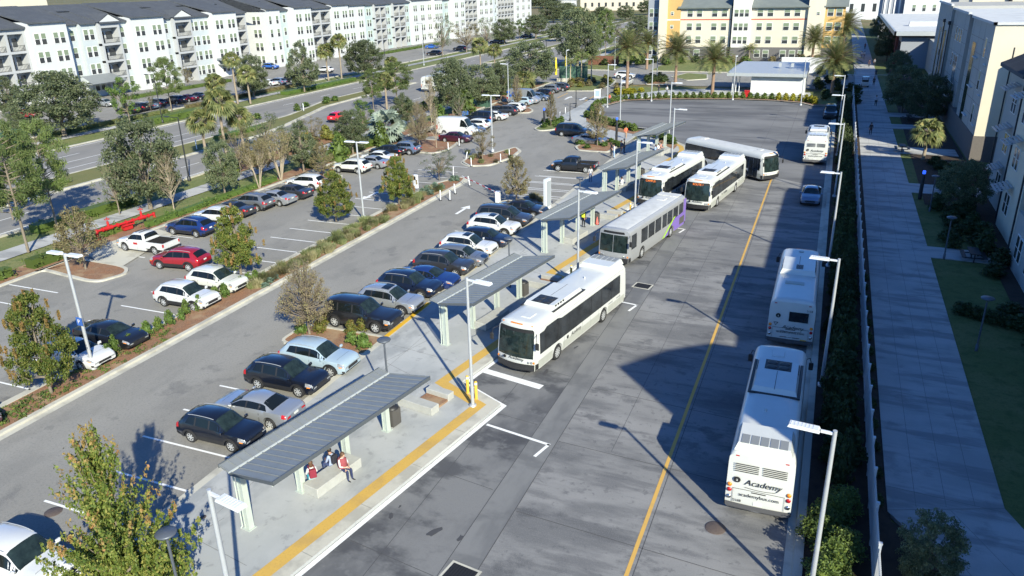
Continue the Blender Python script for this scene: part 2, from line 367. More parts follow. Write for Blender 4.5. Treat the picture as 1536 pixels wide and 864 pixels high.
def island(name, poly, fill, kw=0.28, h=0.13, gutter=0.0, r=0.8):
    P = rounded(poly, r) if r else ccw(poly)
    mb = MB()
    I = offset_line(P, kw, True)
    n = len(P)
    vs = [(p[0], p[1], -.04) for p in P]+[(p[0], p[1], h) for p in P]+[(p[0], p[1], h) for p in I]+[(p[0], p[1], h-.05) for p in I]
    fs = []
    for i in range(n):
        j = (i+1) % n
        fs += [(i, j, n+j, n+i), (n+i, n+j, 2*n+j, 2*n+i), (2*n+i, 2*n+j, 3*n+j, 3*n+i)]
    mb.add(vs, fs, 0)
    if gutter:
        O = offset_line(P, -gutter, True)
        mb.add([(p[0], p[1], .005) for p in O]+[(p[0], p[1], .005) for p in P], [(i, (i+1) % n, n+(i+1) % n, n+i) for i in range(n)], 0)
    struct(name+'_kerb', mb, M['kerb'])
    m2 = MB(); m2.sheet(I, h-.03); struct(name+'_bed', m2, M[fill])
    return I

m = MB(); m.sheet([(-2500, -200), (2500, -200), (2500, 4000), (-2500, 4000)], -.10); struct('ground', m, M['field'])
m = MB(); m.sheet([(-113.4, -60), (-56.9, -60), (-56.9, 164), (-113.4, 330)], -.05); struct('verge_lawn', m, M['grass'])
m = MB(); m.sheet([(-113.4, 190), (12, 190), (12, 216), (-60, 260), (-113.4, 330)], -.045); struct('north_lawn', m, M['grass'])
m = MB(); m.sheet([(-170, -40), (-113.4, -40), (-113.4, 420), (-170, 420)], -.03); struct('apartment_driveway', m, M['asphalt'])
m = MB(); m.sheet([(-60, 160), (12, 160), (12, 137), (-60, 137)], -.04); struct('entrance_ground', m, M['grass'])
m = MB(); m.sheet([(-56.9, -8), (-23.8, -8), (-23.8, 104), (-31, 108), (-40, 120), (-40, 163), (-56.9, 163)], 0); struct('parking_pavement', m, M['asphalt'])
LOOP = [(0.8, -8), (0.8, 140.3), (-2.7, 140.5), (-4.8, 143.6), (-9.3, 145), (-16, 145.2), (-26.5, 142.8), (-34.5, 139.2), (-36.5, 132), (-35.5, 127), (-33.8, 120), (-28, 114), (-23, 112.4), (-20, 108), (-19, 100), (-19, -8)]
m = MB(); m.sheet(LOOP, 0); struct('loop_pavement', m, M['loop'])
m = MB(); m.sheet([(.75, 84), (.75, 140.3)]+LOOP[2:14]+[(-18.4, 101), (-17.8, 96), (-10, 91)], .0025); struct('turning_pavement', m, M['turn'])
m = MB(); m.sheet([(-19, -8), (-11.6, -8), (-11.6, 92), (-19, 92)], .004); struct('bay_pavement', m, M['bay'])
m = MB(); m.sheet([(-11.6, -8), (-10.25, -8), (-10.25, 91), (-11.6, 92)], .004); struct('concrete_band_pavement', m, M['band'])
# roads to the west
m = MB(); m.sheet([(-87.2, -60), (-69.4, -60), (-69.4, 420), (-87.2, 420)], -.02); m.sheet([(-101, -60), (-85, -60), (-85, 420), (-101, 420)], -.016)
struct('boulevard_road', m, M['road'])
m = MB(); m.sheet([(-69.5, 163), (14, 163), (14, 188), (-69.5, 188)], -.012); m.sheet([(-50, 186), (-41, 186), (-41, 300), (-50, 300)], -.010);  struct('entrance_road', m, M['asphalt'])
med_near = [(-79, -60), (-79, 93), (-81, 102), (-86.2, 120), (-86.7, 134), (-86.9, 156)]
med_far = [(-90.6, 156), (-91.4, 128), (-86.9, 110), (-85.6, 90), (-85, -60)]
island('boulevard_median', med_near+med_far, 'drygrass', kw=.45, gutter=.5, r=0)
island('boulevard_median_far', [(-87, 200), (-87, 420), (-90.5, 420), (-90.5, 200)], 'drygrass', kw=.4, gutter=.4, r=1.5)
m = MB()
m.span(-69.4, -69.0, -60, 160, -.05, .12); m.span(-101.4, -101, -60, 420, -.05, .12); m.span(-69.4, -69, 191, 420, -.05, .12)
m.span(-57.15, -56.85, -8, 163, -.05, .13)
m.span(-40.5, 14, 188, 188.3, -.05, .13); m.span(-69, -51, 188, 188.3, -.05, .13); m.span(-113.5, -113.1, -40, 420, -.05, .13)
struct('road_kerb', m, M['kerb'])
m = MB()
m.sheet([(-64.9, -60), (-62.4, -60), (-62.6, 160), (-65.2, 160)], .03); m.sheet([(-109.3, -60), (-107.2, -60), (-107.2, 420), (-109.3, 420)], .03); m.sheet([(-65, 192), (-62.6, 192), (-62.6, 400), (-65, 400)], .03)
struct('road_sidewalk', m, M['walk'])
m = MB()
for y0, y1 in ((-60, 158), (193, 420)):
    m.line((-70.05, y0), (-70.05, y1), .16, -.008); m.line((-100.2, y0), (-100.2, y1), .16, -.008)
for k in range(-4, 36):
    y = k*12.0
    if y < 150 or y > 195:
        m.line((-74.4, y), (-74.4, y+3.2), .13, -.008); m.line((-95.7, y), (-95.7, y+3.2), .13, -.008)
m.line((-91.9, -60), (-91.9, 108), .14, -.008); m.line((-88.4, -60), (-88.4, 96), .14, -.008)
for y in (62, 84):
    m.line((-90.2, y), (-90.2, y+2.2), .22, -.008); m.add([(-91.0, y-.1, -.008), (-89.9, y-.9, -.008), (-89.9, y+.7, -.008)], [(0, 1, 2)])
struct('road_marking', m, M['white'])
# landscaping west of the lot
m = MB(); m.sheet([(-59.6, -8), (-57.1, -8), (-57.1, 160), (-59.6, 160)], .06)
m.sheet(gp([(610, 205), (690, 205), (745, 155), (790, 150), (795, 160), (700, 190)]), .062); struct('west_bed', m, M['mulch'])
m = MB(); m.sheet([(-69, 70), (-65.4, 70), (-65.4, 158), (-69, 158)], .02); struct('verge_bed', m, M['mulch'])
# islands of the car park
island('aisle_island', [(-39.5, -8), (-36.8, -8), (-36.8, 75.2), (-37.3, 77.2), (-38.3, 77.4), (-39.6, 74)], 'mulch', kw=.3, gutter=.42)
island('entry_islet', gp([(692, 244), (702, 236), (738, 231), (774, 221), (781, 227), (768, 237), (736, 249), (704, 250)]), 'mulch', gutter=.2)
island('west_islet', [(-57.2, 38.3)]+gp([(66, 407), (130, 423), (150, 424), (191, 412), (194, 404), (180, 399), (132, 391)])+[(-57.2, 42.4)], 'mulch')
island('mid_islet', [(-57.2, 71.7), (-52.2, 71.9), (-51.4, 73.2), (-52.0, 74.4), (-57.2, 74.6)], 'mulch')
island('van_islet', gp([(626, 229), (650, 231), (672, 226), (688, 215), (684, 211), (655, 211), (632, 209)])+[(-57.3, 93)], 'mulch')
island('north_islet', gp([(772, 170), (795, 170), (801, 166), (793, 162), (775, 161)]), 'mulch')
island('east_islet', gp([(800, 194), (812, 187), (828, 181), (846, 179), (858, 181), (848, 186), (840, 193), (826, 196), (808, 197)]), 'grass')
island('pickup_islet', gp([(862, 221), (872, 216), (893, 211), (915, 207), (940, 211), (926, 221), (913, 229), (888, 228), (866, 226)]), 'mulch', r=.5)
island('palm_islet', gp([(846, 137), (850, 128), (862, 118), (882, 111), (915, 117), (925, 121), (918, 128), (892, 137)]), 'grass')
island('shrub_islet', gp([(968, 127), (972, 115), (985, 113), (1000, 119), (1000, 127)]), 'mulch')
island('bus_stop_islet', gp([(1005, 116), (1030, 110), (1062, 112), (1062, 119), (1030, 121)]), 'grass')
PY0 = 20.6                                                   # first painted stall line of the row by the platform
pb = g(549, 541)[1]; pt = g(583, 511)[1]
island('row_planter', [(-30.3, pb+.2), (-24, pb+.2), (-24, pt+.3), (-30.3, pt+.3)], 'mulch', kw=.2)
qb = g(826, 319)[1]-0.2
island('totem_planter', [(-29.6, qb), (-24, qb), (-24, qb+2.9), (-29.6, qb+2.9)], 'mulch', kw=.2)
island('corner_planter', [(-29.6, 9.8), (-24, 9.8), (-24, 12.7), (-29.6, 12.7)], 'mulch', kw=.2)
# stall lines
m = MB()
ys_near = [g(70, 752)[1], g(148, 700)[1], g(218, 655)[1]]
y0 = sum(ys_near[i]-2.74*i for i in range(3))/3
for i in range(-4, 26):
    y = y0+2.74*i
    if pb-.5 < y < pt+.6 or qb-1 < y < qb+3.5: continue
    m.line((-29.9, y), (-24.1, y), .12, .005)
for i in range(0, 6):
    y = g(768, 293)[1]+2.9*i
    m.line((-30.3, y), (-24.3, y), .12, .005)
e0 = g(192, 460)[1]
for i in range(-7, 18): m.line((-44.9, e0+2.74*i), (-39.6, e0+2.74*i), .12, .005)
w0 = g(164, 379)[1]
for i in range(-4, 45):
    y = w0+2.74*i
    if 38.4 < y < 42.3 or 71.5 < y < 74.8 or y > 150: continue
    m.line((-56.7, y), (-51.5, y), .12, .005)
# arrows on the asphalt
def arrow(x, y, d, s=1.0):
    for a, b in (((0, -1.2), (0, .5)),):
        m.line((x, y+d*a[1]*s), (x, y+d*b[1]*s), .24*s, .006)
    m.add([(x-.42*s, y+d*.45*s, .006), (x+.42*s, y+d*.45*s, .006), (x, y+d*1.35*s, .006)][::(1 if d > 0 else -1)], [(0, 1, 2)])
arrow(*g(694, 315), 1, 1.25); arrow(*g(556, 293), -1, 1.25); arrow(*g(852, 147), 1, 1.6); arrow(*g(875, 148), -1, 1.6)
# bus bays
for k in range(-1, 4):
    dy = 18.05*k
    m.line((-14.1, 30.2+dy), (-10.5, 29.55+dy), .16, .009); m.line((-10.56, 29.6+dy), (-10.86, 28.4+dy), .16, .009)
    m.line((-16.5, 35.43+dy), (-12.8, 34.7+dy), .5, .009)
struct('parking_marking', m, M['white'])
m = MB(); m.line((-4.95, -8), (-4.95, 87), .16, .008); struct('lane_line', m, M['yellow'])
m = MB()
for px in ((836, 147), (877, 152)):
    m.line(g(*px), (g(*px)[0]-.2, g(*px)[1]+7), .2, .006)
for a, b in (((965, 117), (985, 112)), ((1000, 110), (1060, 108)), ((950, 129), (985, 124))): m.line(g(*a), g(*b), .2, .004)
struct('entrance_marking', m, M['yellow'])
# pavement joints, manholes, drains
m = MB()
y = 2.0; i = 0
while y < 140:
    sk = random.uniform(-.5, .1)
    m.line((-10.2, y+.0), (.6, y-.6+sk), .035, .006)
    if y < 98: m.line((-18.5, y+2), (-11.7, y+1.2+sk), .03, .008)
    y += 5.6
for x in (-11.58, -10.27): m.line((x, -8), (x, 99), .035, .008)
m.line((-14.2, -8), (-14.2, 99), .03, .008); m.line((-4.72, -8), (-4.72, 140), .03, .006); m.line((-7.6, 30), (-7.6, 140), .02, .006)
struct('pavement_joint', m, M['joint'])
def manhole(px, r, z=.009):
    x, y = g(*px); q = MB(); q.lathe([(0.001, .012), (r*.86, .012), (r*.9, .004), (r, .004), (r, 0)][::-1], (x, y, z-.004), 20); o = q.build('manhole_cover', M['rusty'])
    return o
M['rusty'] = pm('cast_iron', (0.13, 0.10, 0.085), .7, .3, var=.2, vscale=8)
M['iron'] = pm('iron_grate', (0.03, 0.03, 0.032), .6, .4)
tag(manhole((1073, 792), .42), 'round rusty manhole cover in the bus lane near the rear of the nearest parked bus', 'manhole')
tag(manhole((80, 768), .36), 'round dark manhole cover in an empty stall by the white stall line at lower left', 'manhole')
tag(manhole((306, 780), .13, .164), 'small brown drain cover in the concrete in front of the nearest shelter post', 'drain cover')
for px, lb in (((964, 429), 'square drain grate with pale rim in the bus lane beside the silver bus'), ((690, 862), 'square drain grate with pale rim at the bottom edge of the bus lane')):
    x, y = g(*px); t = thing('drain_grate', lb, 'drain', (x, y, .005), -D2R*8)
    q = MB(); q.span(-.66, .66, -.52, .52, 0, .012); q.build('grate_rim', M['kerb'], t)
    q = MB(); q.span(-.55, .55, -.42, .42, .012, .016)
    for k in range(9): q.span(-.5+k*.117, -.44+k*.117, -.38, .38, .016, .03)
    q.build('grate', M['iron'], t)
# patches and tyre stains on the asphalt
m = MB()
def smear(px, w, h, a):
    x, y = g(*px); n = 12; P = []
    for i in range(n):
        q = 2*math.pi*i/n; r_ = random.uniform(.6, 1.1); u, v = math.cos(q)*w*r_, math.sin(q)*h*r_
        P.append((x+u*math.cos(a)-v*math.sin(a), y+u*math.sin(a)+v*math.cos(a)))
    m.sheet(P, .012)
for px, w, h, a in (((652, 798), .18, .45, -.6), ((586, 774), .1, .25, .5), ((600, 760), .06, .12, 0), ((864, 521), .08, .3, -.2), ((819, 558), .14, .5, 0.1), ((690, 808), .12, .25, 0)): smear(px, w, h, a)
struct('oil_stain', m, M['rut'])
# ------------------------------------------------------------------ the bus platform (sawtooth)
SAW = [(-17.1, -2.5)]
for k in range(-1, 4): SAW += [(-14.13, 32.08+18.05*k), (-17.1, 33.6+18.05*k)]
SAW += [(-16.0, 95.5), (-15.9, 98.4), (-16.6, 101.2), (-18.3, 103.6)]
PZ = .16
side = offset_line(SAW, 0)
left = [(-23.0, 112.4), (-21, 110), (-19.4, 107)][::-1]
NS = gp([(930, 190), (905, 182), (878, 174), (882, 166), (905, 160), (915, 154), (945, 149), (1000, 142), (1060, 139), (1060, 134), (1000, 136), (940, 143), (900, 147), (888, 149), (858, 166), (830, 182)])
m = MB(); m.prism(SAW+[(-19.4, 106.0), (-23.9, 106.0), (-23.9, -8)], -.05, PZ); struct('platform', m, M['concrete'])
m = MB(); m.prism(gp([(829, 182), (860, 165), (888, 149), (905, 146), (945, 142.5), (1000, 136), (1075, 134), (1215, 140), (1217, 146), (1060, 141), (1000, 142.5), (945, 149), (917, 154), (905, 161), (900, 170), (892, 180), (915, 188), (960, 200), (940, 214), (920, 211), (900, 207), (872, 202), (850, 190)]), -.05, PZ-.006); struct('north_sidewalk', m, M['concrete'])
def ring(name, a, b, z, mat, line=None):
    line = line or SAW
    A, B = offset_line(line, a), offset_line(line, b); q = MB()
    for i in range(len(A)-1): q.add([(*A[i], z), (*A[i+1], z), (*B[i+1], z), (*B[i], z)], [(0, 1, 2, 3)])
    struct(name, q, mat)
ring('platform_kerb', .0, .60, PZ+.004, M['kerb']); ring('tactile_strip', .60, 1.22, PZ+.005, M['tactile']); ring('kerb_line', -.26, -.03, .012, M['white'])
m = MB()
for i, y in enumerate(range(0, 104, 6)):
    m.line((-23.3, y+.4), (-18.6, y-.4), .02, PZ+.004)
m.line((-21.9, -8), (-21.9, 104), .018, PZ+.004)
for k in range(-1, 4):
    a, b = g(645.6, 581.5), (0, 0)
    m.line((-22.4, 34.2+18.05*k), (-18.7, 32.7+18.05*k), .025, PZ+.0045); m.line((-21.4, 37.6+18.05*k), (-22.4, 34.2+18.05*k), .025, PZ+.0045)
for i in range(len(SAW)-1):
    a, b = Vector(SAW[i]), Vector(SAW[i+1]); L = (b-a).length; d = (b-a).normalized(); nn = Vector((-d.y, d.x))
    if L > 8:
        for s in (3.4, 6.8, 10.2, 13.6): p = a+d*s; q = p+nn*.6; m.line((p.x, p.y), (q.x, q.y), .02, PZ+.008)
struct('platform_joint', m, M['jointlight'])
m = MB(); m.span(-24.25, -23.85, -8, 104, -.05, PZ+.002); struct('row_kerb', m, M['kerb'])
m = MB()
for a, b in (((582, 512), (650, 458)), ((712, 405), (735, 386))):
    A, B = g(*a)[1], g(*b)[1]; m.span(-24.27, -23.95, A, B, .0, PZ+.008)
struct('painted_kerb', m, M['kerbyellow'])
# east side: kerb, bed, promenade, lawns
m = MB(); m.span(.78, 1.12, -8, 142, -.05, .15); m.add([(.45, -8, .005), (.78, -8, .005), (.78, 142, .005), (.45, 142, .005)], [(0, 1, 2, 3)]); struct('lane_kerb', m, M['kerb'])
m = MB(); m.sheet([(1.12, -8), (4.3, -8), (4.3, 150), (1.12, 150)], .08); m.sheet([(4.0, -8), (12.5, -8), (12.5, 25), (4.2, 29)], .082); struct('hedge_bed', m, M['soil'])
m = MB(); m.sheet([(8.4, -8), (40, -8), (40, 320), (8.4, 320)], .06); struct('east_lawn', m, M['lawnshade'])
m = MB(); m.prism([(4.2, 29.6), (4.2, 420), (8.65, 420), (8.65, 31.4)], -.05, .12); m.prism([(4.2, 29.6), (8.65, 31.4), (9.2, 30.0), (14.6, 19), (14.6, 8), (13, 11), (6.3, 26.5)], -.05, .118)
for (a, b) in ((g(1396, 388)[1], g(1389, 371)[1]), (g(1366, 290)[1], g(1362, 276)[1]), (g(1347, 231)[1], g(1344, 221)[1]), (g(1340, 194)[1], g(1338, 187)[1]), (132, 136), (150, 153)):
    m.prism([(8.64, a), (15.0, a-.2), (15.0, b-.2), (8.64, b)], -.05, .112)
struct('promenade', m, M['walk'])
m = MB()
for x in (5.3, 6.45, 7.55): m.line((x, 29.8+(x-4.2)*.4), (x, 320), .02, .125)
y = 31.2
while y < 200: m.line((4.25, y+.2), (8.6, y-.1), .03, .125); y += 9.0
m.line((4.2, 29.65), (8.65, 31.4), .03, .126); m.line((5.3, 30), (9, 22), .02, .124); m.line((6.6, 30.5), (11.5, 21), .02, .124)
struct('promenade_joint', m, M['jointwalk'])
m = MB(); m.sheet([(12.6, 20), (17, 20), (17, 100), (13.6, 100), (12.8, 64)], .10); m.sheet([(9.5, 80), (13, 80), (15.5, 101), (15.5, 200), (11, 200)], .098); struct('building_bed', m, M['soil'])
m = MB(); m.sheet(gp([(878, 174), (905, 182), (935, 190), (962, 198), (952, 203), (925, 199), (900, 191), (880, 183)]), .17); m.sheet(gp([(985, 207), (1012, 214), (1016, 220), (1010, 226), (985, 214)]), .175)
struct('platform_bed', m, M['mulch'])
K = LOOP[1:15]
ring('loop_bed', -.31, -2.1, .11, M['mulch'], LOOP[1:12])
ring('loop_kerb', -.02, -.32, .13, M['kerb'], K)
# ------------------------------------------------------------------ vehicles
class Mono:
    """monotone cubic through key points"""
    def __init__(s, xs, ys):
        s.x, s.y = xs, ys; n = len(xs); d = [(ys[i+1]-ys[i])/(xs[i+1]-xs[i]) for i in range(n-1)]
        m = [d[0]]+[0 if d[i-1]*d[i] <= 0 else 2*d[i-1]*d[i]/(d[i-1]+d[i]) for i in range(1, n-1)]+[d[-1]]
        s.m = m
    def __call__(s, x):
        X = s.x
        if x <= X[0]: return s.y[0]
        if x >= X[-1]: return s.y[-1]
        i = max(k for k in range(len(X)-1) if X[k] <= x); h = X[i+1]-X[i]; t = (x-X[i])/h
        return (s.y[i]*(1+2*t)*(1-t)**2+h*s.m[i]*t*(1-t)**2+s.y[i+1]*t*t*(3-2*t)+h*s.m[i+1]*t*t*(t-1))
class Shell:
    """a body as a surface S(x, v): x along the vehicle, v up the half section (0 underside centre .. nv roof centre)"""
    def __init__(s, x0, x1, rows, deform=None): s.x0, s.x1, s.rows, s.deform = x0, x1, rows, deform or (lambda p: p)
    def half(s, x, v):
        r = s.rows(x); n = len(r)-1; v = min(max(v, 0), n); i = min(int(v), n-1); t = v-i
        return (r[i][0]*(1-t)+r[i+1][0]*t, r[i][1]*(1-t)+r[i+1][1]*t)
    def S(s, x, v, side=1, off=0.0):
        if off:
            e = .02; a = Vector(s.S(x+e, v, side)); b = Vector(s.S(x-e, v, side)); c = Vector(s.S(x, v+e, side)); d = Vector(s.S(x, v-e, side))
            n = (a-b).cross(c-d)*side
            if n.length > 1e-9: n.normalize()
            p = Vector(s.S(x, v, side)); 
            if n.y*side < -0.2: n = -n
            if abs(n.y) < .5 and n.z < 0 and v > 3: n = -n
            return tuple(p+n*off)
        y, z = s.half(x, v); return s.deform((x, y*side, z))
    def body(s, xs, mb, mat=0, cap=True):
        n = len(s.rows(xs[0]))-1
        P = [[s.S(x, j, -1) for j in range(n+1)]+[s.S(x, j, 1) for j in range(n-1, -1, -1)] for x in xs]
        mb.grid(P, mat, True, flip=True)
        if cap:
            for x, fl in ((xs[0], False), (xs[-1], True)):
                G = []
                for j in range(n+1):
                    y, z = s.half(x, j); G.append([s.deform((x, y*u, z)) for u in (-1, -.8, -.5, -.2, .2, .5, .8, 1)])
                mb.grid(G, mat, True, flip=fl)
        return mb
    def patch(s, mb, xa, xb, va, vb, mat=0, off=.006, sides=(1, -1), nx=6, nv=3, slant=(0, 0)):
        for sd in sides:
            G = []
            for i in range(nx+1):
                row = []
                for j in range(nv+1):
                    t = j/nv; x = (xa+slant[0]*t)*(1-i/nx)+(xb+slant[1]*t)*(i/nx)
                    row.append(s.S(x, va+(vb-va)*t, sd, off))
                G.append(row)
            mb.grid(G, mat, True, flip=(sd > 0))
    def top(s, mb, xa, xb, v0, mat=0, off=.006, nx=6, curve=0.0):
        n = len(s.rows(xa))-1; us = [v0+(n-v0)*k/4 for k in range(5)]
        G = []
        for i in range(nx+1):
            x = xa+(xb-xa)*i/nx
            G.append([s.S(x-curve*(1-(v-v0)/(n-v0)), v, -1, off) for v in us]+[s.S(x-curve*(1-(v-v0)/(n-v0)), v, 1, off) for v in us[::-1][1:]])
        mb.grid(G, mat, True, flip=True)
    def cap(s, mb, x, va, vb, ua, ub, mat=0, off=.008, nu=8, nv=4):
        sg = 1 if x > 0 else -1; G = []
        for j in range(nv+1):
            y, z = s.half(x, va+(vb-va)*j/nv)
            G.append([tuple(Vector(s.deform((x, y*(ua+(ub-ua)*i/nu), z)))+Vector((sg*off, 0, 0))) for i in range(nu+1)])
        mb.grid(G, mat, True, flip=(sg > 0))

def sharp(me, deg=32):
    try: me.set_sharp_from_angle(angle=D2R*deg)
    except Exception: pass
    return me
M['paint'] = pm('car_paint', (0.5, 0.5, 0.5), .25, .0, .5, coat=1.0)
PAINT = {}
for nm, c, mt in (('white', (.59, .60, .60), 0), ('silver', (.42, .44, .46), .55), ('black', (.010, .011, .014), 0), ('navy', (.009, .015, .036), .1), ('blue', (.012, .032, .14), .15),
                  ('charcoal', (.045, .048, .055), .35), ('grey', (.20, .215, .235), .5), ('lightblue', (.36, .46, .53), .1), ('red', (.30, .012, .02), .15), ('brightred', (.55, .02, .03), 0),
                  ('midnight', (.007, .009, .016), .05), ('maroon', (.055, .012, .025), .15), ('steelblue', (.16, .22, .32), .45), ('brightblue', (.03, .13, .5), .1), ('ivory', (.60, .61, .565), 0)):
    PAINT[nm] = pm('paint_'+nm, c, .28, mt, .5, coat=1.0)

def wheel_mesh(r, w, spokes=7):
    t = MB(); t.lathe([(r*.66, -w/2), (r*.9, -w/2), (r, -w*.32), (r, w*.32), (r*.9, w/2), (r*.66, w/2)], (0, 0, 0), 18, 0, 'y')
    t.lathe([(r*.66, w*.30), (.001, w*.30)], (0, 0, 0), 18, 0, 'y', False); t.lathe([(.001, -w*.30), (r*.66, -w*.30)], (0, 0, 0), 18, 0, 'y', False)
    q = MB()
    for sg in (1, -1):
        y = sg*w*.40
        q.lathe([(r*.60, y), (r*.67, y), (r*.67, y+sg*.012), (r*.60, y+sg*.012)][::sg], (0, 0, 0), 18, 0, 'y')
        q.lathe([(r*.16, y+sg*.01), (.001, y+sg*.015)][::sg], (0, 0, 0), 10, 0, 'y')
        for k in range(spokes):
            a = 2*math.pi*k/spokes; d = (math.cos(a), math.sin(a)); n_ = (-d[1], d[0]); wi = r*.10
            p = [(d[0]*r*.12+n_[0]*wi, d[1]*r*.12+n_[1]*wi), (d[0]*r*.12-n_[0]*wi, d[1]*r*.12-n_[1]*wi), (d[0]*r*.63-n_[0]*wi*.8, d[1]*r*.63-n_[1]*wi*.8), (d[0]*r*.63+n_[0]*wi*.8, d[1]*r*.63+n_[1]*wi*.8)]
            q.add([(u, y+sg*.004, v) for u, v in p], [(0, 1, 2, 3)] if sg < 0 else [(3, 2, 1, 0)])
    return sharp(t.mesh('tyre', M['rubber'])), sharp(q.mesh('rim', M['rim']))

KEYS = {
 # x, belt z, top z, half width middle, half width belt, half width rail
 'suv': dict(W=[(-2.32, .88, .93, .80, .72, .56), (-2.26, 1.0, 1.05, .89, .82, .63), (-2.12, 1.06, 1.20, .91, .85, .64), (-1.74, 1.08, 1.52, .925, .87, .59), (-1.15, 1.06, 1.65, .93, .885, .61), (-.35, 1.02, 1.68, .93, .89, .63), (.30, 1.0, 1.615, .93, .89, .615), (1.10, 1.0, 1.10, .93, .875, .70), (1.75, .98, 1.04, .92, .84, .63), (2.14, .91, .96, .88, .79, .58), (2.26, .80, .85, .84, .74, .54), (2.31, .72, .76, .79, .70, .51)],
             axle=(-1.34, 1.36), r=.355, cab=(1.06, .36), rear=(-2.16, -1.76), side=(-1.62, 1.0), pill=(-.95, -.02), sill=True, rails=True),
 'bigsuv': dict(W=[(-2.62, .74, .78, .80, .72, .55), (-2.52, 1.05, 1.10, .95, .88, .70), (-2.42, 1.13, 1.35, .98, .92, .72), (-2.22, 1.15, 1.76, .99, .93, .69), (-1.4, 1.14, 1.88, 1.0, .94, .70), (-.3, 1.12, 1.89, 1.0, .945, .71), (.35, 1.11, 1.82, 1.0, .945, .69), (1.12, 1.10, 1.22, 1.0, .93, .78), (1.9, 1.06, 1.13, .985, .90, .70), (2.45, 1.0, 1.05, .95, .87, .64), (2.57, .90, .95, .91, .82, .6), (2.62, .82, .86, .86, .77, .56)],
             axle=(-1.52, 1.55), r=.40, cab=(1.06, .40), rear=(-2.46, -2.25), side=(-2.1, 1.0), pill=(-1.25, -.15), sill=True, rails=True),
 'sedan': dict(W=[(-2.38, .84, .88, .77, .69, .52), (-2.31, .93, .97, .86, .79, .60), (-1.95, .99, 1.03, .89, .83, .64), (-1.55, 1.0, 1.06, .905, .85, .66), (-.85, .97, 1.385, .915, .865, .55), (-.15, .95, 1.445, .915, .87, .57), (.40, .93, 1.39, .915, .865, .56), (1.25, .91, .99, .91, .85, .69), (1.9, .86, .90, .89, .80, .60), (2.24, .77, .81, .85, .74, .54), (2.34, .70, .74, .80, .70, .5), (2.39, .62, .66, .75, .66, .47)],
             axle=(-1.36, 1.38), r=.33, cab=(1.18, .45), rear=(-1.50, -.90), side=(-1.22, 1.08), pill=(-.72, .08), sill=False, rails=False),
 'coupe': dict(W=[(-2.32, .66, .70, .70, .62, .46), (-2.2, .93, .97, .85, .78, .60), (-1.95, .98, 1.02, .89, .83, .64), (-1.7, .99, 1.06, .905, .85, .64), (-.75, .95, 1.33, .915, .865, .53), (-.05, .93, 1.39, .915, .87, .55), (.40, .91, 1.34, .915, .865, .54), (1.25, .89, .96, .91, .85, .67), (1.9, .83, .87, .88, .79, .58), (2.22, .74, .78, .83, .72, .52), (2.32, .66, .70, .78, .68, .48), (2.37, .58, .62, .73, .64, .45)],
             axle=(-1.36, 1.36), r=.33, cab=(1.18, .45), rear=(-1.62, -.80), side=(-1.1, 1.05), pill=(.0,), sill=False, rails=False),
 'hatch': dict(W=[(-2.12, .68, .72, .72, .64, .48), (-2.04, .95, .99, .86, .79, .60), (-1.85, 1.02, 1.22, .88, .82, .60), (-1.5, 1.02, 1.44, .89, .84, .56), (-.9, 1.0, 1.52, .90, .855, .57), (-.2, .97, 1.53, .90, .86, .58), (.40, .95, 1.46, .90, .86, .57), (1.15, .93, 1.02, .90, .845, .67), (1.7, .88, .93, .88, .79, .59), (2.0, .80, .84, .84, .73, .53), (2.10, .73, .77, .79, .69, .5), (2.15, .65, .69, .74, .65, .47)],
             axle=(-1.28, 1.28), r=.335, cab=(1.1, .44), rear=(-1.92, -1.52), side=(-1.5, 1.0), pill=(-.85, .02), sill=False, rails=False),
 'minivan': dict(W=[(-2.56, .72, .76, .78, .70, .54), (-2.48, 1.02, 1.07, .93, .86, .68), (-2.38, 1.07, 1.32, .96, .90, .68), (-2.15, 1.08, 1.66, .975, .91, .66), (-1.3, 1.06, 1.77, .985, .925, .67), (-.2, 1.03, 1.78, .985, .93, .68), (.55, 1.01, 1.69, .985, .93, .66), (1.55, .99, 1.09, .98, .91, .74), (2.05, .94, .99, .95, .87, .65), (2.42, .86, .90, .90, .80, .58), (2.53, .78, .82, .86, .76, .55), (2.58, .70, .74, .80, .70, .5)],
             axle=(-1.45, 1.55), r=.345, cab=(1.48, .60), rear=(-2.42, -2.17), side=(-2.1, 1.38), pill=(-1.15, .1), sill=False, rails=True),
 'van': dict(W=[(-2.98, .75, .80, .86, .84, .74), (-2.95, 1.2, 2.55, .99, .98, .86), (-2.2, 1.2, 2.66, 1.0, .99, .86), (-.5, 1.2, 2.70, 1.0, .99, .86), (1.0, 1.2, 2.66, 1.0, .99, .84), (1.45, 1.2, 2.48, 1.0, .98, .80), (2.25, 1.18, 1.36, .99, .93, .82), (2.65, 1.05, 1.15, .96, .88, .74), (2.92, .88, .93, .88, .80, .62), (3.0, .6, .64, .8, .7, .5)],
             axle=(-1.75, 1.85), r=.36, cab=(2.17, 1.50), rear=None, side=(.85, 2.1), pill=(), sill=False, rails=False),
 'truck': dict(W=[(-.62, .9, .95, .90, .84, .70), (-.60, 1.12, 1.18, .92, .87, .72), (-.50, 1.13, 1.62, .925, .875, .62), (-.1, 1.12, 1.74, .93, .88, .63), (.45, 1.10, 1.74, .93, .88, .63), (.85, 1.09, 1.68, .93, .88, .62), (1.45, 1.08, 1.19, .93, .87, .74), (2.0, 1.06, 1.11, .925, .84, .66), (2.50, 1.0, 1.04, .91, .82, .62), (2.62, .92, .96, .88, .79, .58), (2.68, .84, .88, .84, .75, .55)],
             axle=(-1.6, 1.75), r=.39, cab=(1.40, .88), rear=(-.58, -.42), side=(-.42, 1.3), pill=(.22,), sill=False, rails=False, bed=True),
}
LIN = 1
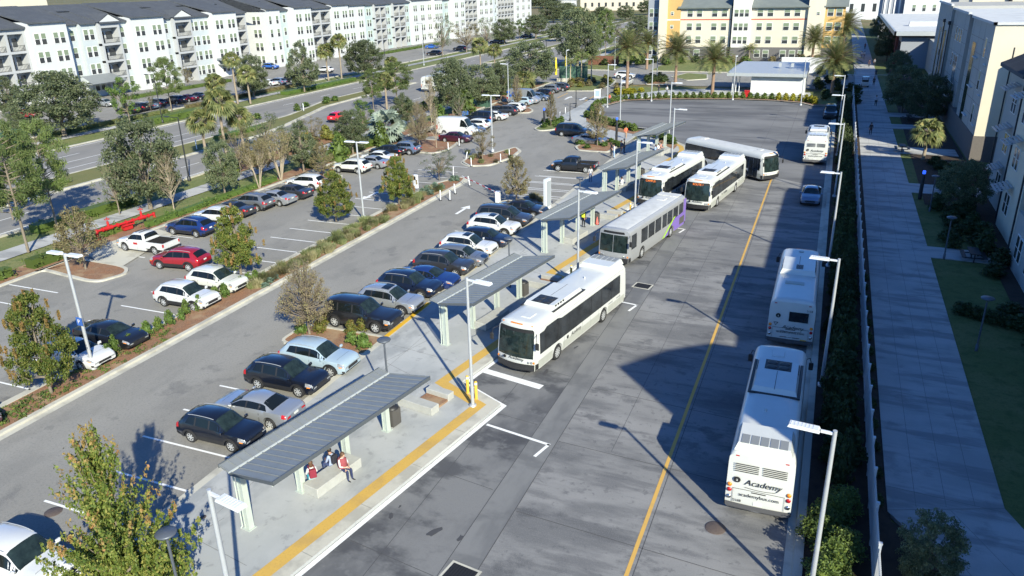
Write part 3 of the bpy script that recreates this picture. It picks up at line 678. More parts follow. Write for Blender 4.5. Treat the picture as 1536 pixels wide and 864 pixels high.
def car_shell(kind):
    K = KEYS[kind]; W = K['W']; xs = [w[0] for w in W]
    f = [Mono(xs, [w[i] for w in W]) for i in range(1, 6)]
    r = K['r']; ax = K['axle']; base = .24 if kind in ('sedan', 'coupe', 'hatch') else .28
    def rows(x):
        zb = base
        for a in ax:
            d = abs(x-a); R_ = r*1.20
            if d < R_: zb = max(zb, r+math.sqrt(max(0, R_*R_-d*d))-.02)
        if x > xs[-1]-.35: zb = max(zb, base+.03+(x-(xs[-1]-.35))*.25)
        if x < xs[0]+.35 and not K.get('bed'): zb = max(zb, base+.06+((xs[0]+.35)-x)*.3)
        be, tp, wm, wb, wr = [q(x) for q in f]
        zb = min(zb, be-.14)
        gh = tp-be; rail = tp-(.10 if gh > .3 else .035+.06*gh/.3*.9)
        if gh < .2: rail = be+gh*.55
        z2 = max(zb+.04, min(.42, be-.2)); z3 = max(zb+.08, min(.70, be-.1))
        return [(0, zb), (wm-.05, zb), (wm-.005, z2), (wm, z3), (wb, be), (wr+.03, rail), (wr*.78, tp-.02 if gh > .2 else be+gh*.9), (0, tp)]
    return Shell(xs[0], xs[-1], rows), K
def xs_for(K):
    W = K['W']; xs = set()
    for i in range(len(W)-1):
        n = max(1, int((W[i+1][0]-W[i][0])/.16))
        for k in range(n): xs.add(round(W[i][0]+(W[i+1][0]-W[i][0])*k/n, 4))
    xs.add(W[-1][0])
    for a in K['axle']:
        R_ = K['r']*1.2
        for k in range(13): xs.add(round(a-R_*math.cos(math.pi*k/12), 4))
        xs.add(round(a-R_-.004, 4)); xs.add(round(a+R_+.004, 4))
    return sorted(x for x in xs if W[0][0] <= x <= W[-1][0])
CARPROTO = {}
def make_car(kind):
    sh, K = car_shell(kind); W = K['W']; x0, x1 = W[0][0], W[-1][0]; r = K['r']
    t = thing('parked_'+{'van': 'van', 'truck': 'pickup', 'minivan': 'minivan'}.get(kind, 'car'), None, 'car')
    b = MB(); sh.body(xs_for(K), b, 0)
    if K.get('bed'):
        bx0 = -2.66
        for sy in (1, -1):
            a = K['axle'][0]; R_ = r*1.2; prof = [(-.64, .55), (-.64, 1.10), (bx0, 1.10), (bx0, .55), (a-R_, .55)]+[(a-R_*math.cos(math.pi*k/8), r+R_*math.sin(math.pi*k/8)) for k in range(1, 8)]+[(a+R_, .55)]
            n = len(prof)
            o, i_ = sy*.93, sy*.82
            vs = [(x, o, z) for x, z in prof]+[(x, i_, z) for x, z in prof]
            fs = [tuple(range(n)) if sy < 0 else tuple(range(n-1, -1, -1)), tuple(range(2*n-1, n-1, -1)) if sy < 0 else tuple(range(n, 2*n))]+[((k+1) % n, k, n+k, n+(k+1) % n) if sy < 0 else (k, (k+1) % n, n+(k+1) % n, n+k) for k in range(n)]
            b.add(vs, fs, 0)
        b.span(bx0, bx0+.09, -.82, .82, .55, 1.09); x0 = bx0
    body = inst('body', sharp(b.mesh('body', M['paint']), 38), t)
    # underside, cladding, seams, grille: one dark trim part
    q = MB(); q.span(x0+.25, x1-.25, -.72, .72, .20, .62)
    if K.get('bed'): q.span(-2.56, -.66, -.815, .815, .58, .64); q.span(-2.565, -.655, .775, .818, .6, 1.085); q.span(-2.565, -.655, -.818, -.775, .6, 1.085); q.span(-2.57, -2.53, -.8, .8, .6, 1.075); q.span(-.69, -.65, -.8, .8, .6, 1.085); q.span(x0-.12, x0+.02, -.86, .86, .45, .62)
    ax = K['axle']; R_ = r*1.2
    if K['sill']:
        sh.patch(q, ax[0]+R_+.03, ax[1]-R_-.03, 1.05, 2.55, off=.009, nx=4)
        for a in ax:
            for sd in (1, -1):
                G = []
                for k in range(13):
                    th = math.pi*k/12; G.append([tuple(Vector((a-(R_+e)*math.cos(th), sd*(sh.half(a-R_*math.cos(th), 2.9)[0]+.012), max(.3, r-.02+(R_+e)*math.sin(th))))) for e in (-.015, .10)])
                q.grid(G, 0, True, flip=(sd < 0))
        sh.cap(q, x0, .9, 2.5, -.97, .97, off=.02); sh.cap(q, x1, .9, 2.1, -.97, .97, off=.015); sh.patch(q, x0, x0+.28, 1.0, 2.3, off=.012, nx=3)
    for x in [p for p in K['pill']]+[K['side'][1]-.05]+([K['side'][0]+.45] if len(K['pill']) > 1 else []):
        sh.patch(q, x-.008, x+.008, 1.9, 4.05, off=.004, nx=1)
    for x in K['pill']: sh.patch(q, x-.056, x+.056, 4.13, 4.89, off=.005, nx=1)
    if kind not in ('van',): sh.top(q, x1-.62, x1-.605, 5.2, off=.004, nx=1)
    sh.cap(q, x1, 2.35, 3.75, -.60, .60, off=.014); sh.cap(q, x1, 1.1, 1.9, -.5, .5, off=.012)
    sh.patch(q, x1-.16, x1-.02, 1.4, 2.3, off=.01, nx=2)
    tr = inst('trim', sharp(q.mesh('trim', M['trim'])), t)
    if K['rails']:
        for sd in (1, -1):
            q = MB(); P = [sh.S(x, 5.25, sd, .03) for x in [K['side'][0]+.1+(K['cab'][1]-.25-K['side'][0])*k/6 for k in range(7)]]
            q.path(P, [.018]*7, 5)
            inst('roof_rail', q.mesh('roof_rail', M['metalgrey'] if kind == 'suv' else M['trim']), t)
    q = MB(); sh.top(q, K['cab'][1], K['cab'][0], 5.06, off=.008, nx=8); inst('windscreen', q.mesh('windscreen', M['glassgreen']), t)
    if K['rear']:
        q = MB(); sh.top(q, K['rear'][0], K['rear'][1], 5.12, off=.008, nx=6); inst('rear_window', q.mesh('rear_window', M['glass']), t)
    for sd in (1, -1):
        q = MB(); s0, s1 = K['side']; cut = [s0]+list(K['pill'])+[s1]
        for a, c in zip(cut[:-1], cut[1:]):
            sh.patch(q, a+(.05 if a != s0 else 0), c-(.05 if c != s1 else 0), 4.14, 4.88, off=.007, sides=(sd,), nx=8, slant=((.18, 0) if a == s0 else (0, 0)))
        inst('side_window', q.mesh('side_window', M['glass']), t)
        q = MB(); sh.patch(q, x1-.44, x1-.03, 3.2, 3.92, off=.009, sides=(sd,), nx=6); sh.cap(q, x1, 3.0, 3.75, sd*.62, sd*.99, off=.012, nu=3); inst('headlight', q.mesh('headlight', M['lampclear']), t)
        if not K.get('bed'):
            q = MB(); sh.patch(q, x0+.04, x0+.26, 3.35, 4.25, off=.009, sides=(sd,), nx=4); 
            sh.cap(q, x0, 3.2, 3.95, sd*.62, sd*1.0, off=.012, nu=3); inst('tail_light', q.mesh('tail_light', M['lampred']), t)
        else:
            q = MB(); q.span(x0-.012, x0+.06, sd*.80, sd*.937, .78, 1.04); inst('tail_light', q.mesh('tail_light', M['lampred']), t)
        q = MB(); p = sh.S(K['side'][1]-.08, 4.15, sd); q.box((p[0], p[1]+sd*.12, p[2]+.07), (.12, .20, .15), 0, 0, .85, .025); q.box((p[0], p[1]+sd*.02, p[2]+.03), (.05, .1, .04)); inst('wing_mirror', q.mesh('wing_mirror', M['paint']), t)
        q = MB(); sh.patch(q, x1-.34, x1-.14, 3.0, 3.2, off=.011, sides=(sd,), nx=2); inst('indicator', q.mesh('indicator', M['lampamber']), t)
    q = MB(); q.span(x0-.022, x0-.008, -.16, .16, .74 if kind in ('sedan', 'coupe') else .80, .86 if kind in ('sedan', 'coupe') else .92); inst('number_plate', q.mesh('number_plate', M['plate']), t)
    ty, ri = wheel_mesh(r, .225)
    for a in K['axle']:
        for sd in (1, -1):
            w = inst('wheel', ty, t, (a, sd*(sh.half(a, 3)[0]-.115), r)); inst('rim', ri, w)
    return t
def car(kind, paint, px, head, label, group=None, z=.8, dx=0, dy=0, extra=None, name=None, world=None, s=1.0):
    sca = s
    if kind not in CARPROTO:
        CARPROTO[kind] = make_car(kind); src = CARPROTO[kind]; first = True
    else: src = CARPROTO[kind]; first = False
    if first: c = src; repaint_tree(c, {'car_paint': PAINT[paint]}); FIRSTS.append(c)
    else: c = dup(src, paint={'car_paint': PAINT[paint]})
    if not first:
        for o in [c]+list(c.children):
            if o.type == 'MESH':
                for s in o.material_slots:
                    if s.material and s.material.name.startswith('paint_'): s.link = 'OBJECT'; s.material = PAINT[paint]
    x, y = world or g(px[0], px[1], z)
    c.location = (x+dx, y+dy, 0.0); c.rotation_euler = (0, 0, D2R*head); c.scale = (sca, sca, sca)
    tag(c, label, {'van': 'van', 'truck': 'pickup truck', 'minivan': 'minivan'}.get(kind, 'car'), group)
    if name: c.name = name
    for e in (extra or []):
        K = KEYS[kind]; sh, _ = car_shell(kind)
        if e == 'sunroof':
            q = MB(); sh.top(q, -.35, .22, 6.0, off=.007, nx=4) ; o = q.build('sunroof', M['glass'], c)
        if e == 'rack':
            q = MB()
            for x in (-.05, .35): q.tube((x, -.7, 1.82), (x, .7, 1.82), .025)
            q.build('roof_rack', M['trim'], c)
        if e == 'decal':
            q = MB(); q.span(.15, .6, .94, .945, .78, .95); q.build('door_decal', M['red'], c)
        if e == 'art':
            q = MB()
            for i in range(14):
                x = -2.7+random.random()*2.6; zz = 1.0+random.random()*1.3; 
                q.add([(x+.28*math.cos(2*math.pi*k/10)*(1+.4*random.random()), -1.012, zz+.25*math.sin(2*math.pi*k/10)) for k in range(10)], [tuple(range(10))], i % 3)
            q.build('side_mural', [PAINT['lightblue'], PAINT['brightblue'], M['red']], c)
    return c
FIRSTS = []
def repaint_tree(c, p):
    for o in [c]+list(c.children): repaint(o, p)

GR1, GR2, GR3, GR4 = 'cars parked along the bus platform', 'cars parked along the planted island', 'cars parked along the hedge', 'cars in the apartment car park'
R0, L0 = 0, 180
# row by the platform, from the near end
car('suv', 'white', (22, 832), R0, 'white car cut off by the bottom left corner beside the large leafy tree', GR1, dx=.3)
car('suv', 'midnight', (331, 637), R0, 'very dark navy small crossover, nearest to the shelter with the seated people', GR1, s=.92)
car('sedan', 'silver', (387, 605), L0, 'silver sedan parked tail first with red tail lights toward the nearest shelter', GR1)
car('suv', 'midnight', (430, 560), R0, 'dark navy compact sport utility car between the silver sedan and the pale blue crossover', GR1)
car('suv', 'lightblue', (478, 532), R0, 'pale blue crossover with black wheel arches beside the mulched planter', GR1)
car('bigsuv', 'black', (543, 470), R0, 'large black sport utility car with roof rails next to the mulched planter', GR1)
car('suv', 'silver', (585, 447), R0, 'silver sport utility car with a dark glass sunroof', GR1, extra=['sunroof'])
car('suv', 'navy', (614, 424), R0, 'dark navy sport utility car between the silver sunroof car and the bright blue sedan', GR1)
car('sedan', 'blue', (641, 412), R0, 'deep blue sedan with bright headlights, second in from the navy sport utility', GR1)
car('suv', 'charcoal', (666, 393), R0, 'charcoal sport utility car behind the deep blue sedan', GR1)
car('hatch', 'grey', (691, 381), R0, 'medium grey hatchback between the charcoal and the white sunroof crossovers', GR1)
car('suv', 'white', (703, 366), R0, 'white crossover with dark sunroof next to the grey hatchback', GR1, extra=['sunroof'])
car('hatch', 'navy', (728, 354), R0, 'low dark blue hatchback squeezed between two white crossovers', GR1)
car('suv', 'white', (741, 336), R0, 'white crossover with black grille beside the charcoal minivan', GR1, extra=['sunroof'])
car('minivan', 'charcoal', (756, 323), R0, 'charcoal minivan near the striped barrier gate', GR1)
car('sedan', 'black', (784, 310), R0, 'shiny black sedan at the far end of the row beside the tall sign totem', GR1)
car('truck', 'black', (862, 246), L0, 'black pickup truck alone among the empty stalls', None)
car('minivan', 'midnight', (860, 195), R0, 'midnight blue minivan parked beside the planted islet with the blue light pole')
car('coupe', 'grey', (884, 207), R0, 'light grey coupe under the brown tree by the far shelters')
# island row
car('suv', 'white', (280, 441), R0, 'white sport utility car nose to the small upright shrubs of the island', GR2)
car('suv', 'ivory', (325, 418), R0, 'off white crossover nose to the island beside the round green tree', GR2)
car('sedan', 'black', (165, 497), R0, 'black sedan next to the white lamp pole with the blue sign', GR2)
car('sedan', 'white', (112, 524), R0, 'white sedan half hidden by the leafy tree and dappled with its shade', GR2)
car('hatch', 'maroon', (-63, 618), R0, 'dark maroon car cut off by the left edge of the picture', GR2)
# hedge row
car('truck', 'white', (221, 362), L0, 'white pickup truck with a black bed and a red door decal by the red pipework', GR3, extra=['decal', 'rack'])
car('suv', 'red', (270, 386), 187, 'dark red sport utility car pulling out past the white pickup', GR3)
car('suv', 'blue', (286, 338), L0, 'royal blue sport utility car beside the end of the red pipework', GR3)
car('suv', 'white', (324, 322), L0, 'white small crossover half hidden by the round green tree, next to the royal blue car', GR3)
car('sedan', 'charcoal', (347, 311), L0, 'charcoal sedan wedged between a white crossover and a silver crossover', GR3)
car('suv', 'grey', (377, 301), L0, 'silver grey crossover with square red tail lights by the pale stemmed tree', GR3)
car('sedan', 'silver', (410, 294), L0, 'silver sedan third from the mulched islet', GR3)
car('sedan', 'charcoal', (436, 285), L0, 'charcoal sedan with bright red tail lights beside a tall white crossover', GR3)
car('suv', 'white', (459, 272), L0, 'tall white crossover beside the small mulched islet with the brown tree', GR3)
car('suv', 'ivory', (528, 248), L0, 'white crossover with black cladding and a dark door gap under the twin lamp pole', GR3)
car('sedan', 'silver', (557, 241), L0, 'silver sedan between a white crossover and a white sedan', GR3)
car('sedan', 'white', (568, 233), L0, 'white sedan with slim tail lights behind the twin lamp pole', GR3)
car('sedan', 'black', (581, 224), L0, 'black sedan with an orange light at its tail near the silver palm', GR3)
car('suv', 'steelblue', (605, 221), L0, 'blue grey crossover with red tail lights in front of the silver palm', GR3)
car('sedan', 'maroon', (684, 204), R0, 'dark maroon sedan parked nose out in front of the white van', GR3)
car('van', 'white', (686, 190), R0, 'white panel van with a high roof behind the maroon sedan', None, z=1.2)
car('hatch', 'steelblue', (706, 192), R0, 'grey blue hatchback tucked against the white van', GR3)
car('suv', 'white', (713, 186), L0, 'white and black crossover beside the blue recycling bins', GR3)
car('bigsuv', 'midnight', (718, 176), L0, 'big dark blue sport utility car next to the blue recycling bin', GR3)
car('sedan', 'white', (740, 172), L0, 'white sedan at the foot of the far twin lamp pole', GR3)
car('sedan', 'charcoal', (745, 164), L0, 'charcoal sedan past the far twin lamp pole', GR3)
car('suv', 'charcoal', (757, 165), L0, 'dark grey crossover with red tail lights near the small mulched islet', GR3)
car('suv', 'white', (768, 161), L0, 'white crossover beside the small mulched islet with the orange bark', GR3)
car('hatch', 'lightblue', (782, 151), L0, 'pale blue hatchback beside the painted van', GR3)
car('van', 'silver', (786, 145), R0, 'silver high roof van with a pale blue painted mural on its side', None, z=1.2, extra=['art'])
car('hatch', 'steelblue', (808, 144), R0, 'blue grey hatchback past the painted van', GR3)
car('hatch', 'midnight', (813, 139), L0, 'dark blue hatchback in the far part of the hedge row', GR3)
car('suv', 'grey', (823, 133), L0, 'grey crossover near the far end of the hedge row', GR3)
car('suv', 'charcoal', (837, 130), L0, 'dark crossover last in the hedge row by the flower bed', GR3)
# moving cars
car('sedan', 'steelblue', (1217, 289), -90, 'blue grey car driving toward the camera in the shaded bus lane', name='moving_car')
car('suv', 'brightred', (509, 174), 90, 'bright red hatchback driving away on the boulevard', name='moving_car')
car('suv', 'white', (938, 112), 0, 'white sport utility car crossing on the entrance road', name='moving_car')
car('sedan', 'white', (941, 121), -90, 'white sedan waiting at the palm tree on the entrance road', name='moving_car')
car('bigsuv', 'black', (1246, 168), -90, 'black boxy off road car in the shade at the far end of the loop')
# apartments
for i, (px, kd, pt_, hd, lb) in enumerate([
    ((43, 169), 'sedan', 'red', 0, 'dark red car parked by the apartments at the far left'), ((157, 153), 'sedan', 'silver', 0, 'silver sedan with its nose toward the apartment doorway'),
    ((192, 163), 'sedan', 'midnight', 180, 'dark car behind the low apartment hedge, nearest to the big oak'), ((206, 160), 'suv', 'midnight', 180, 'midnight blue car second along the low apartment hedge'),
    ((222, 157), 'sedan', 'steelblue', 180, 'blue grey car third along the low apartment hedge'), ((232, 154), 'suv', 'charcoal', 180, 'charcoal car behind the pale sapling by the apartments'), ((262, 149), 'suv', 'navy', 180, 'navy car left of the maroon one along the apartment hedge'), ((280, 146), 'sedan', 'maroon', 180, 'maroon car along the apartment hedge'),
    ((297, 143), 'sedan', 'navy', 180, 'navy sedan at the end of the hedge row before the tall palms'), ((406, 99), 'suv', 'brightblue', 0, 'bright blue car parked close to the second apartment building'), ((402, 123), 'sedan', 'white', 180, 'white car under the tree beyond the tall palms'),
    ((415, 122), 'suv', 'steelblue', 180, 'blue grey car in the shade beyond the tall palms'), ((433, 118), 'suv', 'black', 180, 'black car in deep tree shade beyond the tall palms'), ((447, 115), 'bigsuv', 'black', 180, 'large black car behind the bluish oak'), ((487, 104), 'suv', 'white', 180, 'white sport utility car behind the short palm'),
    ((648, 69), 'sedan', 'brightblue', 0, 'bright blue car far off in front of the third apartment building'), ((651, 79), 'suv', 'black', 180, 'black car under the pale green trees far off'), ((690, 72), 'suv', 'black', 180, 'black car in a far row under the trees'), ((745, 62), 'bigsuv', 'black', 180, 'large dark car under the far oak by the boulevard'), ((790, 53), 'suv', 'midnight', 180, 'dark car at the far end of the apartment parking')]):
    car(kd, pt_, px, hd, lb, GR4)

# ------------------------------------------------------------------ buses
M['grille2'] = pm('bumper_grey', (.085, .085, .09), .6)
M['buswhite'] = pm('bus_white', (.575, .585, .56), .35, 0, .5, coat=.4, var=.05, vscale=1.1)
M['busskirt'] = pm('bus_skirt', (.40, .41, .37), .45, .1, var=.08)
M['bussilver'] = pm('bus_silver', (.40, .41, .42), .4, .35, var=.05)
M['busroofold'] = pm('bus_roof_worn', (.55, .55, .53), .6, var=.14, vscale=1.6)
M['purple'] = pm('bus_purple', (.20, .13, .45), .35, coat=.4)
M['lime'] = pm('bus_lime', (.36, .62, .04), .35)
M['busglass'] = pm('bus_glass', (.020, .024, .028), .07, 0, .7, var=.75, vscale=1.3)
M['grille'] = pm('grille_grey', (.22, .23, .235), .6)
M['ledorange'] = pm('destination_lettering', (.7, .18, .03), .5, emit=(1, .25, .04), estr=.55)
def bus_shell(L, hw, H, kind):
    ax = (-L/2+3.35, L/2-2.75); r = .48
    def rows(x):
        zb = .34
        for a in ax:
            d = abs(x-a); R_ = .60
            if d < R_: zb = max(zb, .42+math.sqrt(R_*R_-d*d))
        e = max(0.0, abs(x)-(L/2-.35))/.35; dr = .16*e*e if kind != 'silver' else .05*e*e
        return [(0, zb), (hw-.04, zb), (hw, max(zb+.03, .46)), (hw, max(zb+.06, 1.05)), (hw, 1.25), (hw-.015, 2.45), (hw-.03, 2.68), (hw-.10, H-.16-dr), (hw-.26, H-.05-dr), (hw*.5, H-.01-dr), (0, H-dr)]
    def deform(p):
        x, y, z = p; t = max(0.0, (x-(L/2-.7))/.7); t = t*t*(3-2*t)
        k = 0.55 if kind == 'silver' else 1.0
        if kind == 'coach': k = .8
        x2 = x-t*(.24*k*(y/hw)**2+.30*k*max(0, (z-1.15)/1.9)**1.3); y2 = y*(1-.05*t*k)
        u = max(0.0, (-x-(L/2-.4))/.4); x2 += u*u*(.07*(y/hw)**2+.10*max(0, (z-1.6)/1.4))
        return (x2, y2, z)
    return Shell(-L/2, L/2, rows, deform), ax, r
def make_bus(kind, label, head, front=None, rear=None, number=None, sign=None, length=12.2):
    L = 12.2; kx = length/L; hw = 1.29; H = 3.08 if kind != 'silver' else 3.0
    sh, ax, r = bus_shell(L, hw, H, kind); xf, xr = L/2, -L/2
    a = D2R*head; d = Vector((math.cos(a), math.sin(a)))
    c = (Vector(front)-d*xf*kx) if front is not None else (Vector(rear)+d*xf*kx)
    t = thing('transit_bus', label, 'bus', (c.x, c.y, 0), a, 'buses in the loop'); t.scale = (kx, 1, 1)
    xs = sorted(set([xr, xr+.05, xr+.15, xr+.3, xf-.35, xf-.2, xf-.1, xf-.04, xf]+[xr+.6+i*.4 for i in range(28)]+[q-.60*math.cos(math.pi*k/12) for q in ax for k in range(13)]+[q+s for q in ax for s in (-.605, .605)]))
    paint = {'silver': M['bussilver']}.get(kind, M['buswhite'])
    b = MB(); sh.body(xs, b); inst('body', sharp(b.mesh('body', paint), 40), t)
    q = MB(); q.span(xr+.3, xf-.5, -1.1, 1.1, .30, .8); q.build('underbody', M['trim'], t)
    # skirt
    if kind in ('nova', 'gillig'):
        q = MB()
        for x0, x1 in ((xr+.25, ax[0]-.62), (ax[0]+.62, ax[1]-.62), (ax[1]+.62, xf-.5)): sh.patch(q, x0, x1, 2.0, 2.75, off=.006, nx=6)
        q.build('skirt_panel', M['busskirt'], t)
    # windows
    if kind == 'silver':
        for sd in (1, -1):
            for x0, w in ((xf-1.55, .95), (xf-3.7, 1.25), (xf-5.1, 1.22), (xf-6.5, 1.22), (xf-7.75, .95), (xf-9.0, 1.1), (xf-10.3, 1.1), (xf-11.5, .95)):
                q = MB(); sh.patch(q, x0, x0+w, 4.08, 5.15, off=.008, sides=(sd,), nx=3); q.build('window', M['busglass'], t)
    else:
        for sd in (1, -1):
            q = MB(); xe = xr+.95 if kind != 'gillig' else xr+.15
            sh.patch(q, xe, xf-.72, 3.9, 5.25, off=.008, sides=(sd,), nx=22)
            if kind == 'nova': sh.patch(q, xf-3.3, xf-1.2, 5.2, 5.85, off=.008, sides=(sd,), nx=8, slant=(.5, -.3))
            o = q.build('window_band', M['busglass'], t)
            q2 = MB(); x = xe+1.35
            while x < xf-1.2: sh.patch(q2, x-.02, x+.02, 3.95, 5.2, off=.013, sides=(sd,), nx=1); x += 1.42
            q2.build('window_mullion', M['trim'], o)
    # front
    q = MB()
    vb, vt = (3.2, 7.2) if kind != 'silver' else (3.5, 5.3)
    if kind != 'silver': sh.cap(q, xf, vb, vt, -.93, .93, off=.012, nv=10)
    else: sh.cap(q, xf, vb, vt, -.92, -.02, off=.012, nv=8); sh.cap(q, xf, vb, vt, .02, .92, off=.012, nv=8)
    q.build('windscreen', M['glassgreen'], t)
    q = MB(); sh.cap(q, xf, 5.55 if kind != 'silver' else 5.7, 7.0 if kind != 'silver' else 6.95, -.72 if kind == 'silver' else -.93, .72 if kind == 'silver' else .93, off=.018, nv=5); ds = q.build('destination_sign', M['black'], t)
    if sign:
        p = sh.deform((xf, 0, 2.66)); lettering('sign_lettering', sign, .26, M['ledorange'], ds, (p[0]+.035, 0.05, 2.62), (D2R*80, 0, D2R*90))
    q = MB(); sh.cap(q, xf, .3, 2.5, -1, 1, off=.05, nv=3); sh.patch(q, xf-.45, xf, .98, 2.5, off=.03, nx=4); q.build('front_bumper', M['trim'], t)
    q = MB(); sh.cap(q, xr, .3, 2.25, -1, 1, off=.06, nv=3); sh.patch(q, xr, xr+.3, .98, 2.25, off=.03, nx=3); q.build('rear_bumper', M['grille2'], t)
    for sd in (1, -1):
        q = MB()
        for o_ in (.70, .84):
            p = sh.deform((xf, sd*hw*o_, .86)); q.lathe([(.001, p[0]+.03), (.075, p[0]+.022), (.085, p[0]-.02)][::-1], (0, p[1], .86), 10, 0, 'x')
        q.build('headlight', M['lampclear'], t)
        q = MB(); p = sh.deform((xf, sd*hw*.95, .86)); q.box((p[0]-.0, p[1], .86), (.06, .10, .12)); q.build('indicator', M['lampamber'], t)
        q = MB(); p = sh.deform((xf, sd*hw, 2.3)); x, y = p[0], p[1]
        q.path([(x-.1, y, 2.55), (x+.28, y+sd*.18, 2.5), (x+.34, y+sd*.26, 2.25)], [.02, .02, .02], 6); q.box((x+.34, y+sd*.27, 2.02), (.10, .22, .42), 0, 0, 1, .03); q.build('wing_mirror', M['trim'], t)
    q = MB()
    for o_ in (-.86, -.3, -.18, -.06, .06, .18, .3, .86)[::1]:
        if abs(o_) < .1 and abs(o_) != .06: continue
        p = sh.deform((xf-.10, o_*hw*.88, H-.10)); q.box((p[0], p[1], H-.075-(.06 if abs(o_) > .5 else 0)), (.07, .10, .06))
    q.build('marker_light', M['lampamber'], t)
    # wheels
    ty, ri = wheel_mesh(r, .30, 10)
    for x in ax:
        for sd in (1, -1): w = inst('wheel', ty, t, (x, sd*(hw-.16), r)); inst('rim', ri, w)
    # roof
    if kind == 'nova':
        q = MB(); q.box((1.55, 0, H+.10), (3.6, 2.0, .24), 0, 0, .90, .0); ac = sharp(q.mesh('roof_unit', M['buswhite'])); ac = inst('roof_unit', ac, t)
        q = MB(); q.span(-.42, 3.5, -1.13, -1.0, H-.03, H+.015); q.span(-.42, 3.5, 1.0, 1.13, H-.03, H+.015); q.span(-.42, -.25, -1.1, 1.1, H-.03, H+.012); q.build('roof_unit_gap', M['trim'], t)
        q = MB()
        for x in (2.35, 2.85):
            for y in (-.28, .28): q.lathe([(.25, 0), (.25, .02), (.17, .03), (.001, .03)], (x, y, H+.219), 12)
        q.box((2.6, 0, H+.223), (1.15, 1.2, .012)); 
        for sd in (1, -1):
            for k in range(4): q.box((2.95-k*.3, sd*.935, H+.13), (.17, .03, .14))
        q.tube((-.2, 0, H+.222), (1.9, 0, H+.222), .012, .012, 4)
        q.build('roof_fan', M['grille'] if False else M['trim'], ac)
        q = MB(); q.box((xr+1.15, 0, H+.10), (2.0, 2.25, .34), 0, 0, .88); hump = inst('engine_cover', sharp(q.mesh('engine_cover', M['buswhite'])), t)
        q = MB()
        for k in range(5): q.box((xr+.62, -.74+k*.37, H+.278), (.75, .31, .02))
        q.build('radiator_grille', M['grille'], hump)
        q = MB(); q.box((4.6, .1, H+.015), (.75, .6, .05), 0, 0, .95); q.tube((-2.1, .2, H), (-2.1, .2, H+.12), .05); q.build('roof_hatch', M['buswhite'], t)
    elif kind == 'coach':
        q = MB(); q.box((.9, 0, H+.13), (3.3, 2.15, .30), 0, 0, .90); ac = inst('roof_unit', sharp(q.mesh('roof_unit', M['buswhite'])), t)
        q = MB()
        for k in range(5): q.box((-.25+k*.21, -.05, H+.283), (.12, .42, .02))
        for sd in (1, -1):
            for k in range(3): q.box((-.3+k*.30, sd*.99, H+.17), (.20, .05, .18))
        q.box((1.8, 0, H+.283), (1.9, .03, .01)); q.build('roof_vent', M['trim'], ac)
        q = MB(); q.box((-2.6, .1, H+.02), (.5, 1.1, .05)); q.box((4.9, 0, H+.02), (.3, .3, .04)); q.build('roof_hatch', M['busskirt'], t)
    else:
        q = MB()
        if kind == 'gillig': q.box((-4.2, .1, H+.05), (.7, .8, .10), 0, 0, .8); q.box((4, .1, H+.03), (.6, .5, .06))
        else: q.box((-3.6, 0, H+.02), (.8, .7, .05), 0, 0, .9); q.box((-5.3, 0, H+.02), (.9, 1.9, .06))
        q.build('roof_hatch', M['busroofold'], t)
        q = MB(); sh.top(q, xr+.1, xf-.45, 7.7, off=.006, nx=12); q.build('roof_skin', M['busroofold'], t)
    # rear face
    xb = sh.deform((xr, 0, 1.6))[0]
    q = MB()
    for sd in (1, -1):
        for z, m_ in ((1.42, 1), (1.17, 0), (.83, 2)):
            q.lathe([(.001, -.03), (.085, -.02), (.095, .02)], (xr+.01, sd*1.15, z), 12, m_, 'x')
    q.build('tail_light', [M['lampred'], M['lampamber'], M['chrome']], t)
    q = MB()
    for y in (-.95, -.2, 0, .2, .95): q.box((xr+.14, y, 2.78), (.05, .14, .05))
    q.build('rear_marker', M['lampred'], t)
    q = MB(); q.span(xr-.02, xr, -.17, .17, .62, .78); q.build('number_plate', M['plate'], t)
    rz = (D2R*90, 0, D2R*-90)
    if kind in ('nova', 'coach'):
        q = MB()
        if kind == 'nova':
            for sd in (1, -1):
                for k in range(5): q.span(xr-.012, xr+.005, sd*.08, sd*1.0, 2.12+k*.085, 2.15+k*.085)
        q.span(xr-.008, xr+.003, -1.0, 1.0, 1.28, 1.295); q.span(xr-.008, xr+.003, -1.01, -1.0, .62, 1.28); q.span(xr-.008, xr+.003, 1.0, 1.01, .62, 1.28)
        q.span(xr-.02, xr, -.28, .28, 1.20, 1.235)
        if kind == 'coach': q.span(xr-.02, xr, -.55, .55, .70, .73)
        q.build('rear_louvre', M['trim'], t)
        if kind == 'coach': q = MB(); q.span(xr-.012, xr+.15, -.92, .15, 1.75, 2.35); q.build('rear_window', M['busglass'], t)
        for sd in (1, -1):
            q = MB()
            for x in (xr+1.0, xr+2.1, ax[0]+.75, ax[0]+1.9, ax[0]+3.0, ax[1]-.8): q.span(x-.008, x+.008, sd*(hw+.001), sd*(hw+.006), .5, 1.2)
            for x in (xr+1.2, xr+2.4): sh.patch(q, x-.3, x+.3, 2.9, 3.05, off=.006, sides=(sd,), nx=2)
            sh.patch(q, xr+.3, xf-.8, 6.2, 6.28, off=.004, sides=(sd,), nx=20)
            q.build('panel_seam', M['grille'], t)
        zl = 1.66 if kind == 'nova' else 1.36
        o = lettering('lettering', 'Academy', .38 if kind == 'nova' else .32, M['black'], t, (xr-.02, -.12, zl), rz, .32); 
        q = MB(); q.path([(xr-.015, .55-i*.17, zl-.24-.05*math.sin(i/7*math.pi)) for i in range(8)], [.012]*8, 4); q.build('lettering_underline', M['black'], t)
        lettering('web_address', 'academybus.com', .23, M['black'], t, (xr-.02, -.02, zl-.62 if kind == 'nova' else zl-.32), rz)
